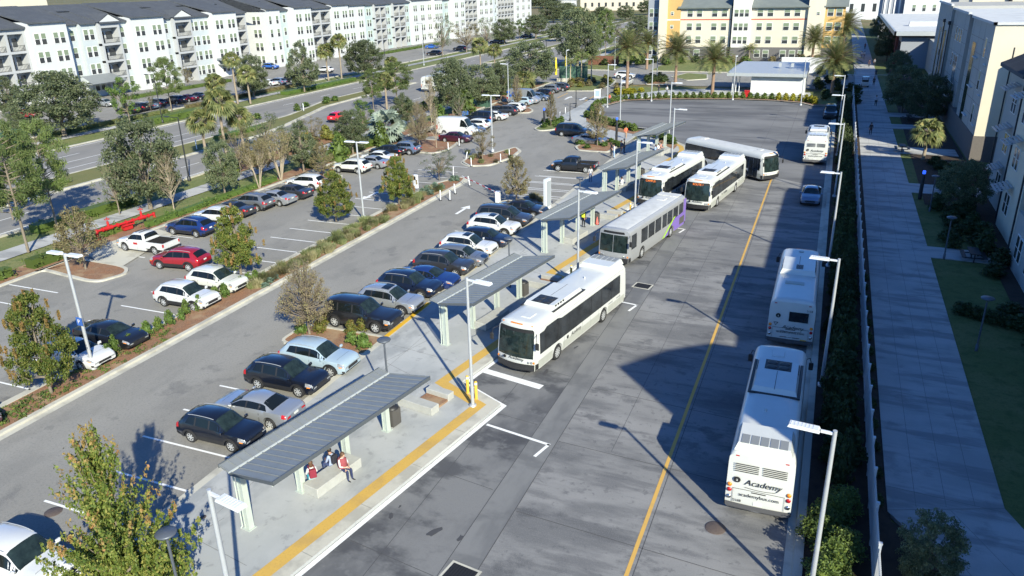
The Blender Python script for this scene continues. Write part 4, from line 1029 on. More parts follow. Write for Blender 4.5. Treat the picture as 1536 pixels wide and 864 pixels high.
        if number: lettering('fleet_number', number, .17, M['black'], t, (xr-.02, .82 if kind == 'nova' else -.95, .72 if kind == 'nova' else 2.52), rz)
        ey, ez = (.88, zl+.06) if kind == 'nova' else (.75, 2.05)
        q = MB(); q.lathe([(.14, xr-.016), (.115, xr-.016)], (0, ey, ez), 16, 0, 'x'); q.lathe([(.115, xr-.013), (.001, xr-.013)], (0, ey, ez), 16, 0, 'x', False); q.build('emblem', M['black'], t)
        lettering('emblem_letter', 'a', .2, M['buswhite'], t, (xr-.024, ey, ez), rz)
        # side and front lettering
        for sd in (1, -1):
            lettering('side_lettering', 'Academy', .34, M['black'], t, (1.1 if sd > 0 else .6, sd*(hw+.012), .98), (D2R*90, 0, D2R*(180 if sd > 0 else 0)), .32)
            q = MB(); q.lathe([(.001, sd*(hw+.012)), (.12, sd*(hw+.012))][::sd], (1.1+1.05, 0, 1.0), 12, 0, 'y', False); q.build('emblem', M['black'], t)
        p = sh.deform((xf, 0, 1.0)); lettering('front_lettering', 'Academy', .27, M['black'], t, (p[0]+.02, 0.12, 1.02), (D2R*90, 0, D2R*90), .32)
        q = MB(); q.lathe([(.10, p[0]+.013), (.001, p[0]+.013)], (0, -.62, 1.0), 12, 0, 'x', False); q.build('emblem', M['black'], t)
    if kind == 'coach':
        q = MB(); q.add([(xr-.015, .98, 1.62), (xr-.015, .70, 1.62), (xr-.015, .84, 1.40), (xr-.015, .93, 1.59), (xr-.015, .75, 1.59), (xr-.015, .84, 1.45)], [(0, 3, 4, 1), (1, 4, 5, 2), (2, 5, 3, 0)]); q.build('warning_triangle', M['black'], t)
        q = MB(); q.span(xr-.018, xr, -.95, -.6, .60, .66); q.build('yellow_label', M['bollard'], t)
    if kind == 'silver':
        for sd in (1, -1):
            y = sd*(hw+.010)
            q = MB(); P = [(xr+.02, .40), (xr+3.0-.62, .40), (xr+2.78, .52), (xr+2.83, .72), (xr+2.98, .93), (xr+3.2, 1.03), (xr+3.35, 1.05), (xr+3.6, .98), (xr+4.0, .52), (xr+4.3, .42), (xr+4.9, .40), (xr+2.6, 1.65), (xr+1.6, 1.70), (xr+1.55, 2.72), (xr+.02, 2.72)]
            P = [(xr+.02, .40), (xr+2.70, .40), (xr+2.74, .62), (xr+2.9, .9), (xr+3.15, 1.06), (xr+3.55, 1.06), (xr+3.8, .9), (xr+3.96, .62), (xr+4.0, .40), (xr+4.9, .40), (xr+2.55, 1.55), (xr+1.3, 1.55), (xr+.62, 1.60), (xr+.62, 2.70), (xr+.02, 2.70)]
            vs = [(x, y, z) for x, z in P]; q.add(vs, [tuple(range(len(P))) if sd < 0 else tuple(range(len(P)-1, -1, -1))]); q.build('purple_panel', M['purple'], t)
            q = MB(); P = [(xr+4.85, .42), (xr+5.35, .42), (xr+2.85, 1.68), (xr+2.45, 1.68)]; q.add([(x, y+sd*.003, z) for x, z in P], [(0, 1, 2, 3) if sd < 0 else (3, 2, 1, 0)]); q.build('lime_stripe', M['lime'], t)
            q = MB(); q.span(xr+.35, xr+1.5, y, y+sd*.006, .62, 1.25); q.build('engine_grille', M['bin'], t)
        q = MB(); sh.cap(q, xr, 2.0, 6.6, -.99, .99, off=.008, nv=6); q.build('rear_panel', M['purple'], t)
        q = MB(); q.span(xr-.02, xr, -.6, .6, 1.9, 2.4); q.build('rear_window', M['busglass'], t)
    if kind == 'gillig':
        q = MB(); q.span(xf-2.28, xf-1.02, -hw-.012, -hw-.004, .36, 2.5); dr = q.build('door', M['trim'], t)
        q = MB()
        for k in range(2): q.span(xf-2.22+k*.62, xf-1.70+k*.62, -hw-.018, -hw-.012, .5, 2.4)
        q.build('door_glass', M['busglass'], dr)
        q = MB()
        for k in range(3): q.span(xf-2.27+k*.61, xf-2.22+k*.61, -hw-.022, -hw-.012, .4, 2.45)
        q.build('door_frame', M['chrome'], dr)
        q = MB(); q.span(xf+.0, xf+.03, -.8, .8, 2.62, 2.86); p = sh.deform((xf, 0, 2.7))
    return t
def mid(a, b): return ((a[0]+b[0])/2, (a[1]+b[1])/2)
b1 = mid(g(742, 543, .35), g(801.9, 562, .35)); b2 = mid(g(896.7, 387.5, .35), g(941.3, 398, .35)); b4 = mid(g(1023.8, 309.9, .35), g(1062.9, 315.6, .35))
hd = -90-10.3
make_bus('nova', 'white transit bus nearest to the camera at the platform, behind the white bar', hd, front=b1)
make_bus('silver', 'silver bus with a purple tail and a lime green stripe', hd, front=b2)
b3c = g(954.6, 304, .35); A_ = D2R*10.3
make_bus('nova', 'white bus with orange destination sign at the platform kerb behind the silver bus', hd, front=(b3c[0]+1.25*math.cos(A_), b3c[1]-1.25*math.sin(A_)), sign='CAMPUS')
make_bus('nova', 'white bus with orange destination sign stopped alongside another in the second lane', hd+1.2, front=b4, sign='ROUTE 1')
p0, p1 = g(1032.4, 209.8, 3.02), g(1146.7, 235, 2.95)
hd5 = math.degrees(math.atan2(p1[1]-p0[1], p1[0]-p0[0])); f5 = mid(g(1144.3, 270, .35), g(1172, 265, .35))
make_bus('gillig', 'white bus turning across the loop with its side door in view', hd5, front=f5)
make_bus('nova', 'white bus seen from behind at the far end of the right hand kerb', 90, rear=mid(g(1203, 242, .35), g(1240, 244, .35)), number='2171', length=9.9)
make_bus('coach', 'white bus with small dark rear window at the right kerb, half in the sun', 90, rear=mid(g(1148.3, 511, .35), g(1217.8, 518, .35)), number='2158', length=10.1)
make_bus('nova', 'white bus number 2168 seen from behind, nearest at the right hand kerb', 90, rear=mid(g(1086.2, 760.2, .35), g(1184.3, 775.3, .35)), number='2168', length=10.7)
bx = make_bus('coach', 'white coach with a dark rear window on the boulevard, half hidden by trees', 90, rear=g(640, 136, .3))
# ------------------------------------------------------------------ shelters on the platform
SANG = D2R*(90-10.3)
A2 = Vector((math.sin(D2R*10.3), math.cos(D2R*10.3))); B2 = Vector((math.cos(D2R*10.3), -math.sin(D2R*10.3)))
def make_shelter():
    t = thing('bus_shelter', '', 'bus shelter', (0, 0, PZ), SANG, 'shelters on the bus platform')
    HV, HR, HL = 2.86, 3.34, 2.98; s0, s1 = -.35, 9.15; yv, yl, yr = .12, .74, -2.42
    for s in (0, 2.86, 5.68, 8.5):
        q = MB(); q.span(s-.13, s+.13, -.15, -.11, 0, HV-.12); q.span(s-.13, s+.13, .11, .15, 0, HV-.12); q.span(s-.10, s+.10, -.11, .11, 0, HV-.12); q.span(s-.2, s+.2, -.22, .22, 0, .03)
        q.build('post', M['steelgreen'], t)
        q = MB(); q.add([(s-.05, yl-.1, HL-.16), (s-.05, yv, HV-.22), (s-.05, yr+.2, HR-.16), (s-.05, yr+.2, HR-.08), (s-.05, yv, HV-.06), (s-.05, yl-.1, HL-.06),
                         (s+.05, yl-.1, HL-.16), (s+.05, yv, HV-.22), (s+.05, yr+.2, HR-.16), (s+.05, yr+.2, HR-.08), (s+.05, yv, HV-.06), (s+.05, yl-.1, HL-.06)],
                        [(0, 1, 4, 5), (1, 2, 3, 4), (11, 10, 7, 6), (10, 9, 8, 7), (0, 6, 7, 1), (1, 7, 8, 2), (2, 8, 9, 3), (3, 9, 10, 4), (4, 10, 11, 5), (5, 11, 6, 0)])
        q.build('beam', M['steelgreen'], t)
    q = MB()
    for (ya, za, yb, zb) in ((yl, HL, yv+.05, HV), (yv-.05, HV, yr, HR)):
        q.add([(s0, ya, za), (s1, ya, za), (s1, yb, zb), (s0, yb, zb), (s0, ya, za-.06), (s1, ya, za-.06), (s1, yb, zb-.06), (s0, yb, zb-.06)],
              [(3, 2, 1, 0), (4, 5, 6, 7), (0, 1, 5, 4), (1, 2, 6, 5), (2, 3, 7, 6), (3, 0, 4, 7)])
        n = 24
        for k in range(n+1):
            s = s0+.02+(s1-s0-.04)*k/n; w = .016; h = .035
            q.add([(s-w, ya, za), (s+w, ya, za), (s+w, yb, zb), (s-w, yb, zb), (s-w, ya, za+h), (s+w, ya, za+h), (s+w, yb, zb+h), (s-w, yb, zb+h)],
                  [(4, 7, 6, 5), (0, 4, 5, 1), (1, 5, 6, 2), (2, 6, 7, 3), (3, 7, 4, 0)])
    q.build('roof', M['roofseam'], t)
    q = MB(); q.span(s0-.02, s1+.02, yv-.05, yv+.05, HV-.05, HV+.02); q.build('gutter', M['gutter'], t)
    q = MB(); q.span(s0-.02, s1+.02, yr-.05, yr, HR-.15, HR+.045); q.span(s0-.02, s1+.02, yl, yl+.03, HL-.12, HL+.04)
    for s in (s0-.025, s1): q.add([(s, yv, HV-.13), (s, yr, HR-.13), (s, yr, HR+.03), (s, yv, HV+.0), (s+.025, yv, HV-.13), (s+.025, yr, HR-.13), (s+.025, yr, HR+.03), (s+.025, yv, HV+.0)], [(0, 3, 2, 1), (4, 5, 6, 7), (3, 7, 6, 2), (0, 1, 5, 4), (1, 2, 6, 5)])
    q.build('fascia', M['roofedge'], t)
    q = MB(); q.span(s0, s1, yr+.03, yr+.07, HR-.22, HR-.14); q.build('edge_trim', M['gutter'], t)
    q = MB(); q.path([(-.16, .22, 2.75), (-.16, .22, .12), (-.22, .26, .03)], [.04]*3, 6); q.build('downspout', M['steelgreen'], t)
    return t
M['roofedge'] = pm('roof_edge_grey', (.12, .135, .15), .4, .3)
def place_bench(k, lb):
    p = Vector(BASE(k)); o = MB(); o.box((1.32+2.86, -.62, .235), (2.75, .88, .47), 0, 0, 1, .02)
    b = o.build('concrete_bench', M['bench']); b.location = (p.x, p.y, PZ); b.rotation_euler = (0, 0, SANG); tag(b, lb, 'bench', 'benches under the shelters')
P1 = Vector(g(374.5, 791.5, PZ))
def BASE(k): return (P1.x-.04*k, P1.y+18.05*k)
SL = ['grey metal bus shelter nearest the camera with people on its bench', 'grey metal bus shelter beside the nearest white bus', 'grey metal bus shelter beside the silver bus, with a worker in yellow beneath', 'grey metal bus shelter beside the pickup truck, fourth from the camera', 'grey metal bus shelter at the far end of the platform with a crowd beneath']
sp = make_shelter()
for k in range(5):
    c = sp if k == 0 else dup(sp)
    c['label'] = SL[k]; p = BASE(k)
    c.location = (p[0]+(0 if k < 4 else -.8), p[1]+(0 if k < 4 else .2), PZ)
    place_bench(k, ['concrete bench with people sitting under the nearest shelter', 'bare concrete bench under the shelter beside the nearest white bus', 'concrete bench under the shelter where the worker in a yellow vest stands', 'concrete bench under the shelter beside the pickup truck', 'concrete bench under the farthest shelter'][k])
# litter bins, planter benches, bollards, repeated bay by bay
bp = Vector(g(589.7, 636.0, PZ))
def make_bin():
    t = thing('litter_bin', '', 'litter bin', (bp.x, bp.y, PZ), SANG, 'litter bins by the shelters')
    q = MB(); q.box((0, 0, .48), (.56, .56, .92), 0, 0, 1.06, 0)
    for i in range(9):
        for sx in (1, -1): q.span(sx*.285, sx*.305, -.27+i*.065, -.225+i*.065, .06, .92); q.span(-.27+i*.065, -.225+i*.065, sx*.285, sx*.305, .06, .92)
    q.build('slatted_body', M['bin'], t)
    q = MB(); q.lathe([(.36, .94), (.36, 1.0), (.2, 1.1), (.001, 1.12)], (0, 0, 0), 14); q.build('lid', M['trim'], t)
    return t
bn = make_bin()
bl = [(702, 593), (714.6, 602)]
def make_bollard(p):
    t = thing('bollard', '', 'bollard', (*p, PZ), 0, 'yellow bollards at the platform corners')
    q = MB(); q.lathe([(.085, 0), (.085, .98), (.06, 1.04), (.001, 1.06)], (0, 0, 0), 12); q.build('bollard_post', M['bollard'], t)
    q = MB(); q.lathe([(.09, .86), (.09, .98)], (0, 0, 0), 12); q.build('reflective_band', M['metalwhite'], t)
    return t
boll = None
def make_planter():
    p = Vector(g(604, 604, PZ)); t = thing('planter_bench', '', 'planter', (p.x, p.y, PZ), -D2R*10.3, 'concrete planter benches')
    q = MB(); q.box((1.05, .0, .22), (2.3, .62, .44), 0, 0, 1, .02); q.build('seat_wall', M['bench'], t)
    q = MB(); q.box((1.3, 1.55, .20), (1.5, .5, .40), 0, 0, 1, .02); q.build('seat_wall', M['bench'], t)
    q = MB(); q.span(.6, 2.0, .31, 1.3, .0, .12); q.build('planting_bed', M['mulch'], t)
    return t
pl = make_planter()
ORD = ['nearest', 'second', 'third', 'fourth', 'fifth']
WHERE = ['beside the nearest shelter', 'between the nearest white bus and its shelter', 'beside the silver bus', 'by the pair of white buses']
for k in range(4):
    c = bn if k == 0 else dup(bn, (bp.x, bp.y+18.05*k, PZ))
    c['label'] = 'dark slatted litter bin '+['at the end post of the nearest shelter', 'at the end post of the shelter beside the nearest white bus', 'next to the orange cone', 'at the shelter beside the pickup truck'][k]
    c = pl if k == 0 else dup(pl, (pl.location.x, pl.location.y+18.05*k, PZ))
    c['label'] = 'low concrete planter seat '+['past the litter bin of the nearest shelter', 'beyond the shelter beside the nearest white bus', 'beyond the orange cone', 'in front of the farthest shelter'][k]
    for j, px in enumerate(bl):
        x, y = g(*px); x -= .1*k*j
        if boll is None: boll = make_bollard((x, y)); c = boll
        else: c = dup(boll, (x, y+18.05*k, PZ))
        c['label'] = 'yellow bollard at the '+['inner', 'outer'][j]+' side of the kerb corner '+['before the nearest white bus', 'before the silver bus', 'before the pair of white buses', 'at the far platform end'][k]
# ------------------------------------------------------------------ lamp posts
def lamp_single(top, H, armdir, label, group, mat='metalgrey', arm=1.25):
    x, y = g(top[0], top[1], H); t = thing('street_lamp', label, 'lamp post', (x, y, 0), armdir, group)
    q = MB(); q.lathe([(.19, .0), (.19, .25), (.10, .27)], (0, 0, 0), 12); q.tube((0, 0, .2), (0, 0, H), .095, .07, 10); q.build('pole', M[mat], t)
    q = MB(); q.box((.22, 0, H-.12), (.4, .07, .09)); q.box((.40+arm*.42, 0, H-.10), (arm*.78, .34, .10), 0, 0, .9, .0)
    for k in range(7): q.box((.45+arm*(.15+.09*k), 0, H-.045), (.02, .26, .012))
    q.build('lamp_head', M['metalwhite'], t)
    return t
G5 = 'single arm lamp posts along the platform'; G6 = 'single arm lamp posts along the right hand kerb'
for top, lb in (((313, 734), 'white lamp post at the near end of the platform, cut by the bottom edge'), ((700, 416), 'tall white lamp post between the two yellow bollards and the nearest white bus'), ((868, 284), 'white lamp post behind the rear of the nearest white bus'), ((956, 211), 'white lamp post beside the shelter with the pickup truck'), ((1012, 162), 'white lamp post at the far end of the platform kerb')):
    lamp_single(top, 7.35, -D2R*10, lb, G5)
for i, (top, lb) in enumerate((((1253, 646), 'white lamp post nearest the camera in the right hand hedge'), ((1259, 388), 'white lamp post beside the bus with the small rear window'), ((1262, 258), 'white lamp post beside the moving blue grey car'), ((1269, 149), 'white lamp post fourth along the right hand hedge'), ((1270, 119), 'white lamp post fifth along the right hand hedge'), ((1271, 101), 'white lamp post farthest along the right hand hedge'))):
    if i < 3: c = lamp_single(top, 7.35, math.pi-D2R*6, lb, G6)
    else:
        c = dup(last, (1.5, [0, 0, 0, 80.6, 100.8, 121][i], 0)); c['label'] = lb
    last = c
for top, base, ad, lb in (((911, 96), (911, 161), 0, 'pale lamp post at the corner of the sidewalk and the far loop hedge'), ((931, 115), (930, 182), math.pi/2, 'pale lamp post in front of the far loop hedge beside the date palm'), ((979.5, 88), (977, 152), math.pi, 'pale lamp post between two tall date palms'), ((986.5, 60), (985, 122), math.pi/2, 'tall pale lamp post behind the second date palm'),
                     ((922, 56), (922, 105), math.pi/2, 'pale lamp post on the lawn in front of the brown fence'), ((884, 63), (882, 84), 0, 'pale lamp post by the boulevard near the big oak'), ((1012, 123), (1003, 212), 0, 'white lamp post behind the far end of the platform'), ((1104.5, 84), (1099, 150), math.pi/2, 'pale lamp post at the left corner of the white flat roofed building'), ((1208, 89), (1201, 158), math.pi/2, 'pale lamp post beside the yellow shrubs'), ((1089, 55), (1087, 92), math.pi/2, 'pale lamp post in front of the cream dormitory'),
                     ((764, 95), (763, 157), math.pi, 'pale lamp post behind the painted van'), ((850, 75), (849.5, 130), math.pi/2, 'pale lamp post at the flower bed near the monument sign'), ((640, 60), (636, 98), math.pi, 'grey lamp post on the far boulevard verge')):
    x, y = g(*base); H = height_of(x, y, top[1]); lamp_single(pr(x, y, H), H, ad, lb, None)
def lamp_twin(base, top, label):
    x, y = g(*base); H = height_of(x, y, top); t = thing('twin_lamp', label, 'lamp post', (x, y, .13), D2R*0, 'twin headed lamp posts in the car park')
    q = MB(); q.lathe([(.22, 0), (.22, .3), (.11, .32)], (0, 0, 0), 12); q.tube((0, 0, .2), (0, 0, H-.1), .10, .08, 10); q.build('pole', M['metalgrey'], t)
    for sd in (1, -1):
        q = MB(); q.box((sd*.2, 0, H-.15), (.3, .07, .08)); q.box((sd*.75, 0, H-.12), (.95, .36, .10), 0, 0, .9); q.build('lamp_head', M['metalwhite'], t)
    return t
t = lamp_twin((141, 556), 381, 'twin headed white lamp post with a small blue sign on its pole')
q = MB(); q.box((0, -.14, 3.1), (.42, .03, .5)); sg = q.build('parking_sign', PAINT['brightblue'], t)
lettering('sign_letter', 'P', .36, M['white'], sg, (0, -.17, 3.1), (D2R*90, 0, 0))
lamp_twin((546, 330), 213, 'twin headed white lamp post in the middle of the long planted island')
lamp_twin((739, 229), 143, 'twin headed white lamp post on the small islet past the barrier')
def lamp_dark(base, top, ad, label, arm=1.4):
    x, y = g(*base); H = height_of(x, y, top); t = thing('boulevard_lamp', label, 'lamp post', (x, y, 0), ad, 'dark lamp posts by the boulevard and apartments')
    q = MB(); q.lathe([(.2, 0), (.2, .5), (.1, .55)], (0, 0, 0), 10); q.tube((0, 0, .3), (0, 0, H), .09, .06, 8); q.build('pole', M['metaldark'], t)
    q = MB(); q.tube((0, 0, H-.05), (arm, 0, H), .035, .03, 6); q.box((arm+.25, 0, H), (.6, .3, .1)); q.build('lamp_head', M['metaldark'], t)
for b, tp, ad, lb in (((284, 271), 176, math.pi, 'tall black lamp post at the boulevard edge by the bare tree'), ((244, 184), 112, math.pi, 'black lamp post on the verge by the bright green tree'), ((313, 112), 73, math.pi, 'black lamp post in front of the first apartment building near its right end'), ((52, 124), 97, math.pi, 'black lamp post in front of the leftmost balconies'),
                      ((430, 85), 58, math.pi, 'black lamp post in front of the second apartment building'), ((577, 83), 57, math.pi, 'black lamp post by the arched entrance of the second apartment building'), ((563, 75), 47, math.pi, 'black lamp post to the left of the arched entrances, far off'), ((636, 80), 35, math.pi, 'dark pole with a lamp in the apartment parking, far off'), ((693, 62), 30, 0, 'dark lamp post in front of the third apartment building'), ((820, 110), 60, math.pi, 'dark lamp post by the boulevard beside the dark oaks'), ((1411, 300), 0, 0, '')):
    if lb: lamp_dark(b, tp, ad, lb)
def lamp_disc(x, y, H, label, mat='lamphead'):
    t = thing('path_lamp', label, 'path lamp', (x, y, PZ if x < 0 else .06), 0, 'round topped path lamps')
    q = MB(); q.lathe([(.09, 0), (.09, .4), (.06, .42)], (0, 0, 0), 10); q.tube((0, 0, .3), (0, 0, H-.35), .055, .05, 8)
    for k in range(3):
        a = k*2.094; q.tube((0, 0, H-.38), (.16*math.cos(a), .16*math.sin(a), H-.12), .015, .015, 5)
    q.build('pole', M[mat], t)
    q = MB(); q.lathe([(.001, H-.12), (.33, H-.12), (.36, H-.07), (.33, H-.03), (.001, H)], (0, 0, 0), 18); q.build('lamp_shade', M[mat], t)
for i, (tp, lb) in enumerate((((248, 797), 'round topped grey path lamp in front of the large leafy tree'), ((575.5, 508), 'round topped grey path lamp behind the nearest shelter'), ((763, 356), 'round topped grey path lamp behind the shelter beside the nearest white bus'), ((870, 266), 'round topped grey path lamp behind the shelter beside the silver bus'))):
    x, y = g(tp[0], tp[1], 3.95); lamp_disc(x, y, 3.8, lb)
for tp, lb in (((1482, 447), 'round topped path lamp in the dark lawn, nearest at the right'), ((1428, 326), 'pale round topped path lamp on the shaded lawn'), ((1404, 264), 'dark round topped path lamp beside the blue light phone')):
    x, y = g(tp[0], tp[1], 3.4); lamp_disc(x, y, 3.4, lb)
for base, top, lb in (((855, 183), 155, 'thin dark lamp post at the edge of the sidewalk by the midnight blue minivan'), ((864, 162), 135, 'thin dark lamp post along the kerb of the north sidewalk')):
    x, y = g(*base); H = height_of(x, y, top); lamp_dark(base, top, 0, lb, .5)
for base, top, lb in (((816.5, 191), 163, 'emergency phone pole with a blue light beside the small brown tree'), ((1379, 300), 257, 'emergency phone pole with a blue light on the shaded lawn'), ((924.5, 213), 177, 'dark phone pole with a blue light near the far shelter')):
    x, y = g(*base); H = height_of(x, y, top); t = thing('emergency_phone', lb, 'phone pole', (x, y, .1))
    q = MB(); q.lathe([(.17, 0), (.17, H-.5), (.15, H-.35)], (0, 0, 0), 12); q.box((0, -.16, 1.3), (.24, .08, .5)); q.build('pole', M['metaldark'], t)
    q = MB(); q.lathe([(.13, H-.35), (.15, H-.2), (.13, H-.04), (.001, H)], (0, 0, 0), 12); q.build('blue_light', pm('blue_light', (.02, .08, .7), .3, emit=(.03, .12, 1), estr=.9), t)
# ------------------------------------------------------------------ barrier gate, delineators, totem
ax_, ay_ = g(747, 304); t = thing('barrier_gate', 'white parking barrier with a red and white striped arm', 'barrier', (ax_, ay_, 0))
q = MB(); q.box((0, 0, .55), (.42, .5, 1.1), 0, 0, 1, .03); q.box((0, 0, 1.13), (.46, .54, .06)); q.build('cabinet', M['metalwhite'], t)
ex, ey = g(693, 262, 1.15); dv = Vector((ex-ax_, ey-ay_)); Lb = dv.length; dv.normalize()
for nm, par, mat in (('arm', 0, 'metalwhite'), ('arm_stripes', 1, 'red')):
    q = MB(); n = 12
    for i in range(n):
        if nm == 'arm' and i: continue
        if nm != 'arm' and i % 2: continue
        a, b = (0, Lb) if nm == 'arm' else (Lb*i/n, Lb*(i+1)/n); r_ = .045 if nm == 'arm' else .049
        q.tube((dv.x*a, dv.y*a, 1.0), (dv.x*b, dv.y*b, 1.0), r_, r_, 6)
    o = q.build(nm, M[mat], t if nm == 'arm' else armo)
    if nm == 'arm': armo = o
dl = None
for i, (px, tilt, lb) in enumerate((((707, 250), 0, 'white delineator post at the near tip of the entry islet'), ((751, 244), 0, 'white delineator post midway along the near kerb of the entry islet'), ((764, 237), 0, 'white delineator post at the far right of the entry islet'), ((680, 264), .05, 'white delineator post at the tip of the long island, far side'), ((705, 279), -.18, 'leaning white delineator post under the barrier arm'), ((683, 291), -.08, 'white delineator post on the asphalt beside the island tip, right of the pair'),
                        ((661, 301), 0, 'white delineator post close to the island kerb below its tip'), ((675, 301), .02, 'white delineator post on the asphalt below the barrier arm'), ((698.6, 240), .25, 'white delineator post leaning right behind the entry islet'), ((672.5, 226), 0, 'white delineator post at the islet of the white van'), ((689, 219.5), 0, 'white delineator post at the tip of the islet of the white van'), ((855.5, 176), 0, 'small white delineator on the sidewalk kerb, nearest to the midnight blue minivan'), ((848, 171), 0, 'small white delineator second along the sidewalk kerb'), ((840, 178), 0, 'small white delineator along the sidewalk kerb at the planted islet'))):
    x, y = g(*px)
    if dl is None:
        dl = thing('delineator_post', lb, 'delineator', (x, y, .02), 0, 'white delineator posts')
        q = MB(); q.lathe([(.16, 0), (.15, .04), (.05, .06)], (0, 0, 0), 10); q.build('base', M['trim'], dl)
        q = MB(); q.lathe([(.05, .05), (.05, 1.08), (.001, 1.1)], (0, 0, 0), 10); q.build('tube', M['metalwhite'], dl); c = dl
    else: c = dup(dl, (x, y, .02)); c['label'] = lb
    c.rotation_euler = (0, tilt, 0)
for px, lb in (((455.7, 167.5), 'white marker post on the boulevard median behind the short palms'), ((295.5, 225), 'white marker post on the boulevard median beside the tall palm')):
    x, y = g(*px); c = dup(dl, (x, y, .05)); c['label'] = lb; c.scale = (1.3, 1.3, 1.3); c.rotation_euler = (0, 0, 0)
x, y = g(821, 315); t = thing('sign_totem', 'tall pale sign totem by the black sedan at the end of the row', 'sign', (x, y, .1), D2R*-10)
q = MB(); q.box((0, 0, 1.5), (.34, .95, 3.0), 0, 0, 1, .02); q.build('slab', M['metalwhite'], t)
q = MB(); q.box((.178, 0, 1.55), (.012, .8, 2.5)); q.box((-.178, 0, 1.55), (.012, .8, 2.5)); q.build('panel', pm('totem_panel', (.33, .36, .38), .3), t)
x, y = g(896, 152); t = thing('information_board', 'white information board standing on the sidewalk near the date palm', 'sign', (x, y, .16), D2R*15)
q = MB(); q.box((0, 0, 1.25), (1.1, .1, 1.5)); q.build('board', M['metalwhite'], t)
q = MB(); q.box((0, -.06, 1.25), (.8, .02, 1.1)); q.build('panel', PAINT['lightblue'], t)
q = MB(); [q.box((sx*.45, 0, .27), (.08, .1, .54)) for sx in (1, -1)]; q.build('leg', M['metalgrey'], t)
x, y = g(624, 262) if False else g(624.5, 284); t = thing('ticket_machine', 'small white ticket machine on the planted island', 'ticket machine', (x, y, .12), D2R*-10)
q = MB(); q.box((0, 0, .75), (.45, .35, 1.5), 0, 0, 1, .03); q.build('cabinet', M['metalwhite'], t); q = MB(); q.box((0, -.18, 1.15), (.3, .02, .4)); q.build('screen', M['glass'], t)
# ------------------------------------------------------------------ red backflow pipework
p0 = Vector(g(148, 360)); p1 = Vector(g(233, 333)); d = p1-p0; LP = d.length
t = thing('backflow_preventer', 'bright red fire main pipework with valves standing before the hedge', 'pipework', (p0.x, p0.y, .05), math.atan2(d.y, d.x))
q = MB(); q.tube((0, 0, .75), (LP, 0, .75), .11, .11, 12)
for s in (0, LP): q.tube((s, 0, 0), (s, 0, .92), .13, .13, 12); q.tube((s-.0, 0, 0), (s, 0, .08), .28, .28, 12)
for s in (.6, 1.5, LP*.35, LP*.5, LP*.62, LP*.82, LP-.6): q.tube((s-.05, 0, .75), (s+.05, 0, .75), .20, .20, 14)
q.build('main_pipe', M['red'], t)
for s in (LP*.2, LP*.78):
    q = MB(); q.tube((s-.35, 0, .75), (s+.35, 0, .75), .19, .19, 12); q.tube((s, 0, .8), (s, 0, 1.35), .13, .10, 10); q.tube((s, 0, 1.35), (s, 0, 1.75), .03, .03, 6)
    q.lathe([(.22, 1.52), (.25, 1.55), (.22, 1.58), (.19, 1.55), (.22, 1.52)], (s, 0, 0), 14); q.build('gate_valve', M['red'], t)
q = MB(); q.tube((LP*.4, -.3, .55), (LP*.6, -.3, .55), .07, .07, 8); q.box((LP*.5, 0, .35), (.9, .45, .5)); q.build('check_valve', M['red'], t)
m = MB(); m.sheet(gp([(120, 375), (238, 345), (262, 352), (185, 400), (150, 396)]), .07); struct('pipework_pad', m, M['kerb'])
# ------------------------------------------------------------------ bins, boxes, cone and signs further off
def simple(name, cat, lb, px, parts, rz=0.0, z=0.0):
    x, y = g(*px); t = thing(name, lb, cat, (x, y, z), rz)
    for nm, mat, boxes in parts:
        q = MB()
        for c, dd in boxes: q.box(c, dd, 0, 0, 1, .03)
        q.build(nm, M[mat] if isinstance(mat, str) else mat, t)
    return t
M['utilgreen'] = pm('utility_green', (.05, .11, .08), .5, var=.1); M['binblue'] = pm('bin_blue', (.04, .16, .5), .5); M['binpale'] = pm('bin_pale_blue', (.2, .42, .68), .5)
simple('utility_box', 'utility box', 'green utility box on the orange mulch beside the far hedge row', (726, 160), [('cabinet', 'utilgreen', [((0, 0, .75), (2.1, 1.6, 1.5))]), ('lid', 'utilgreen', [((0, 0, 1.54), (2.2, 1.7, .1))])])
simple('utility_box', 'utility box', 'dark green utility box at the left edge beside the boulevard sidewalk', (14, 215), [('cabinet', 'utilgreen', [((0, 0, .9), (2.6, 3.0, 1.8))]), ('lid', 'utilgreen', [((0, 0, 1.84), (2.7, 3.1, .1))])])
simple('recycling_bin', 'bin', 'dark blue wheeled bin in the gap before the white sedan', (732, 182), [('body', 'binblue', [((0, 0, .5), (.6, .6, .9))]), ('lid', 'trim', [((0, 0, 1.0), (.66, .66, .1))])])
simple('recycling_bin', 'bin', 'pale blue bin standing on the asphalt before the white sedan', (734, 190), [('body', 'binpale', [((0, 0, .5), (.6, .6, 1.0))]), ('lid', 'binblue', [((0, 0, 1.05), (.66, .66, .1))])])
simple('recycling_bin', 'bin', 'bright blue bin behind the white panel van', (698, 179), [('body', 'binblue', [((0, 0, .6), (.8, .8, 1.2))]), ('lid', 'binblue', [((0, 0, 1.24), (.86, .86, .1))])])
simple('red_bin', 'bin', 'red bin standing against the white flat roofed building', (1120, 146), [('body', 'red', [((0, 0, .6), (.9, .7, 1.1))]), ('lid', 'red', [((0, 0, 1.2), (1.0, .8, .12))])])
simple('monument_sign', 'sign', 'dark green monument sign among the small palms', (860, 122), [('sign_face', 'utilgreen', [((0, 0, 1.9), (6.2, .7, 2.6))]), ('plinth', 'kerb', [((0, 0, .35), (7.2, 1.1, .7))])], D2R*12)
x, y = g(895.5, 336.5, PZ); t = thing('traffic_cone', 'orange traffic cone beside the litter bin', 'traffic cone', (x, y, PZ))
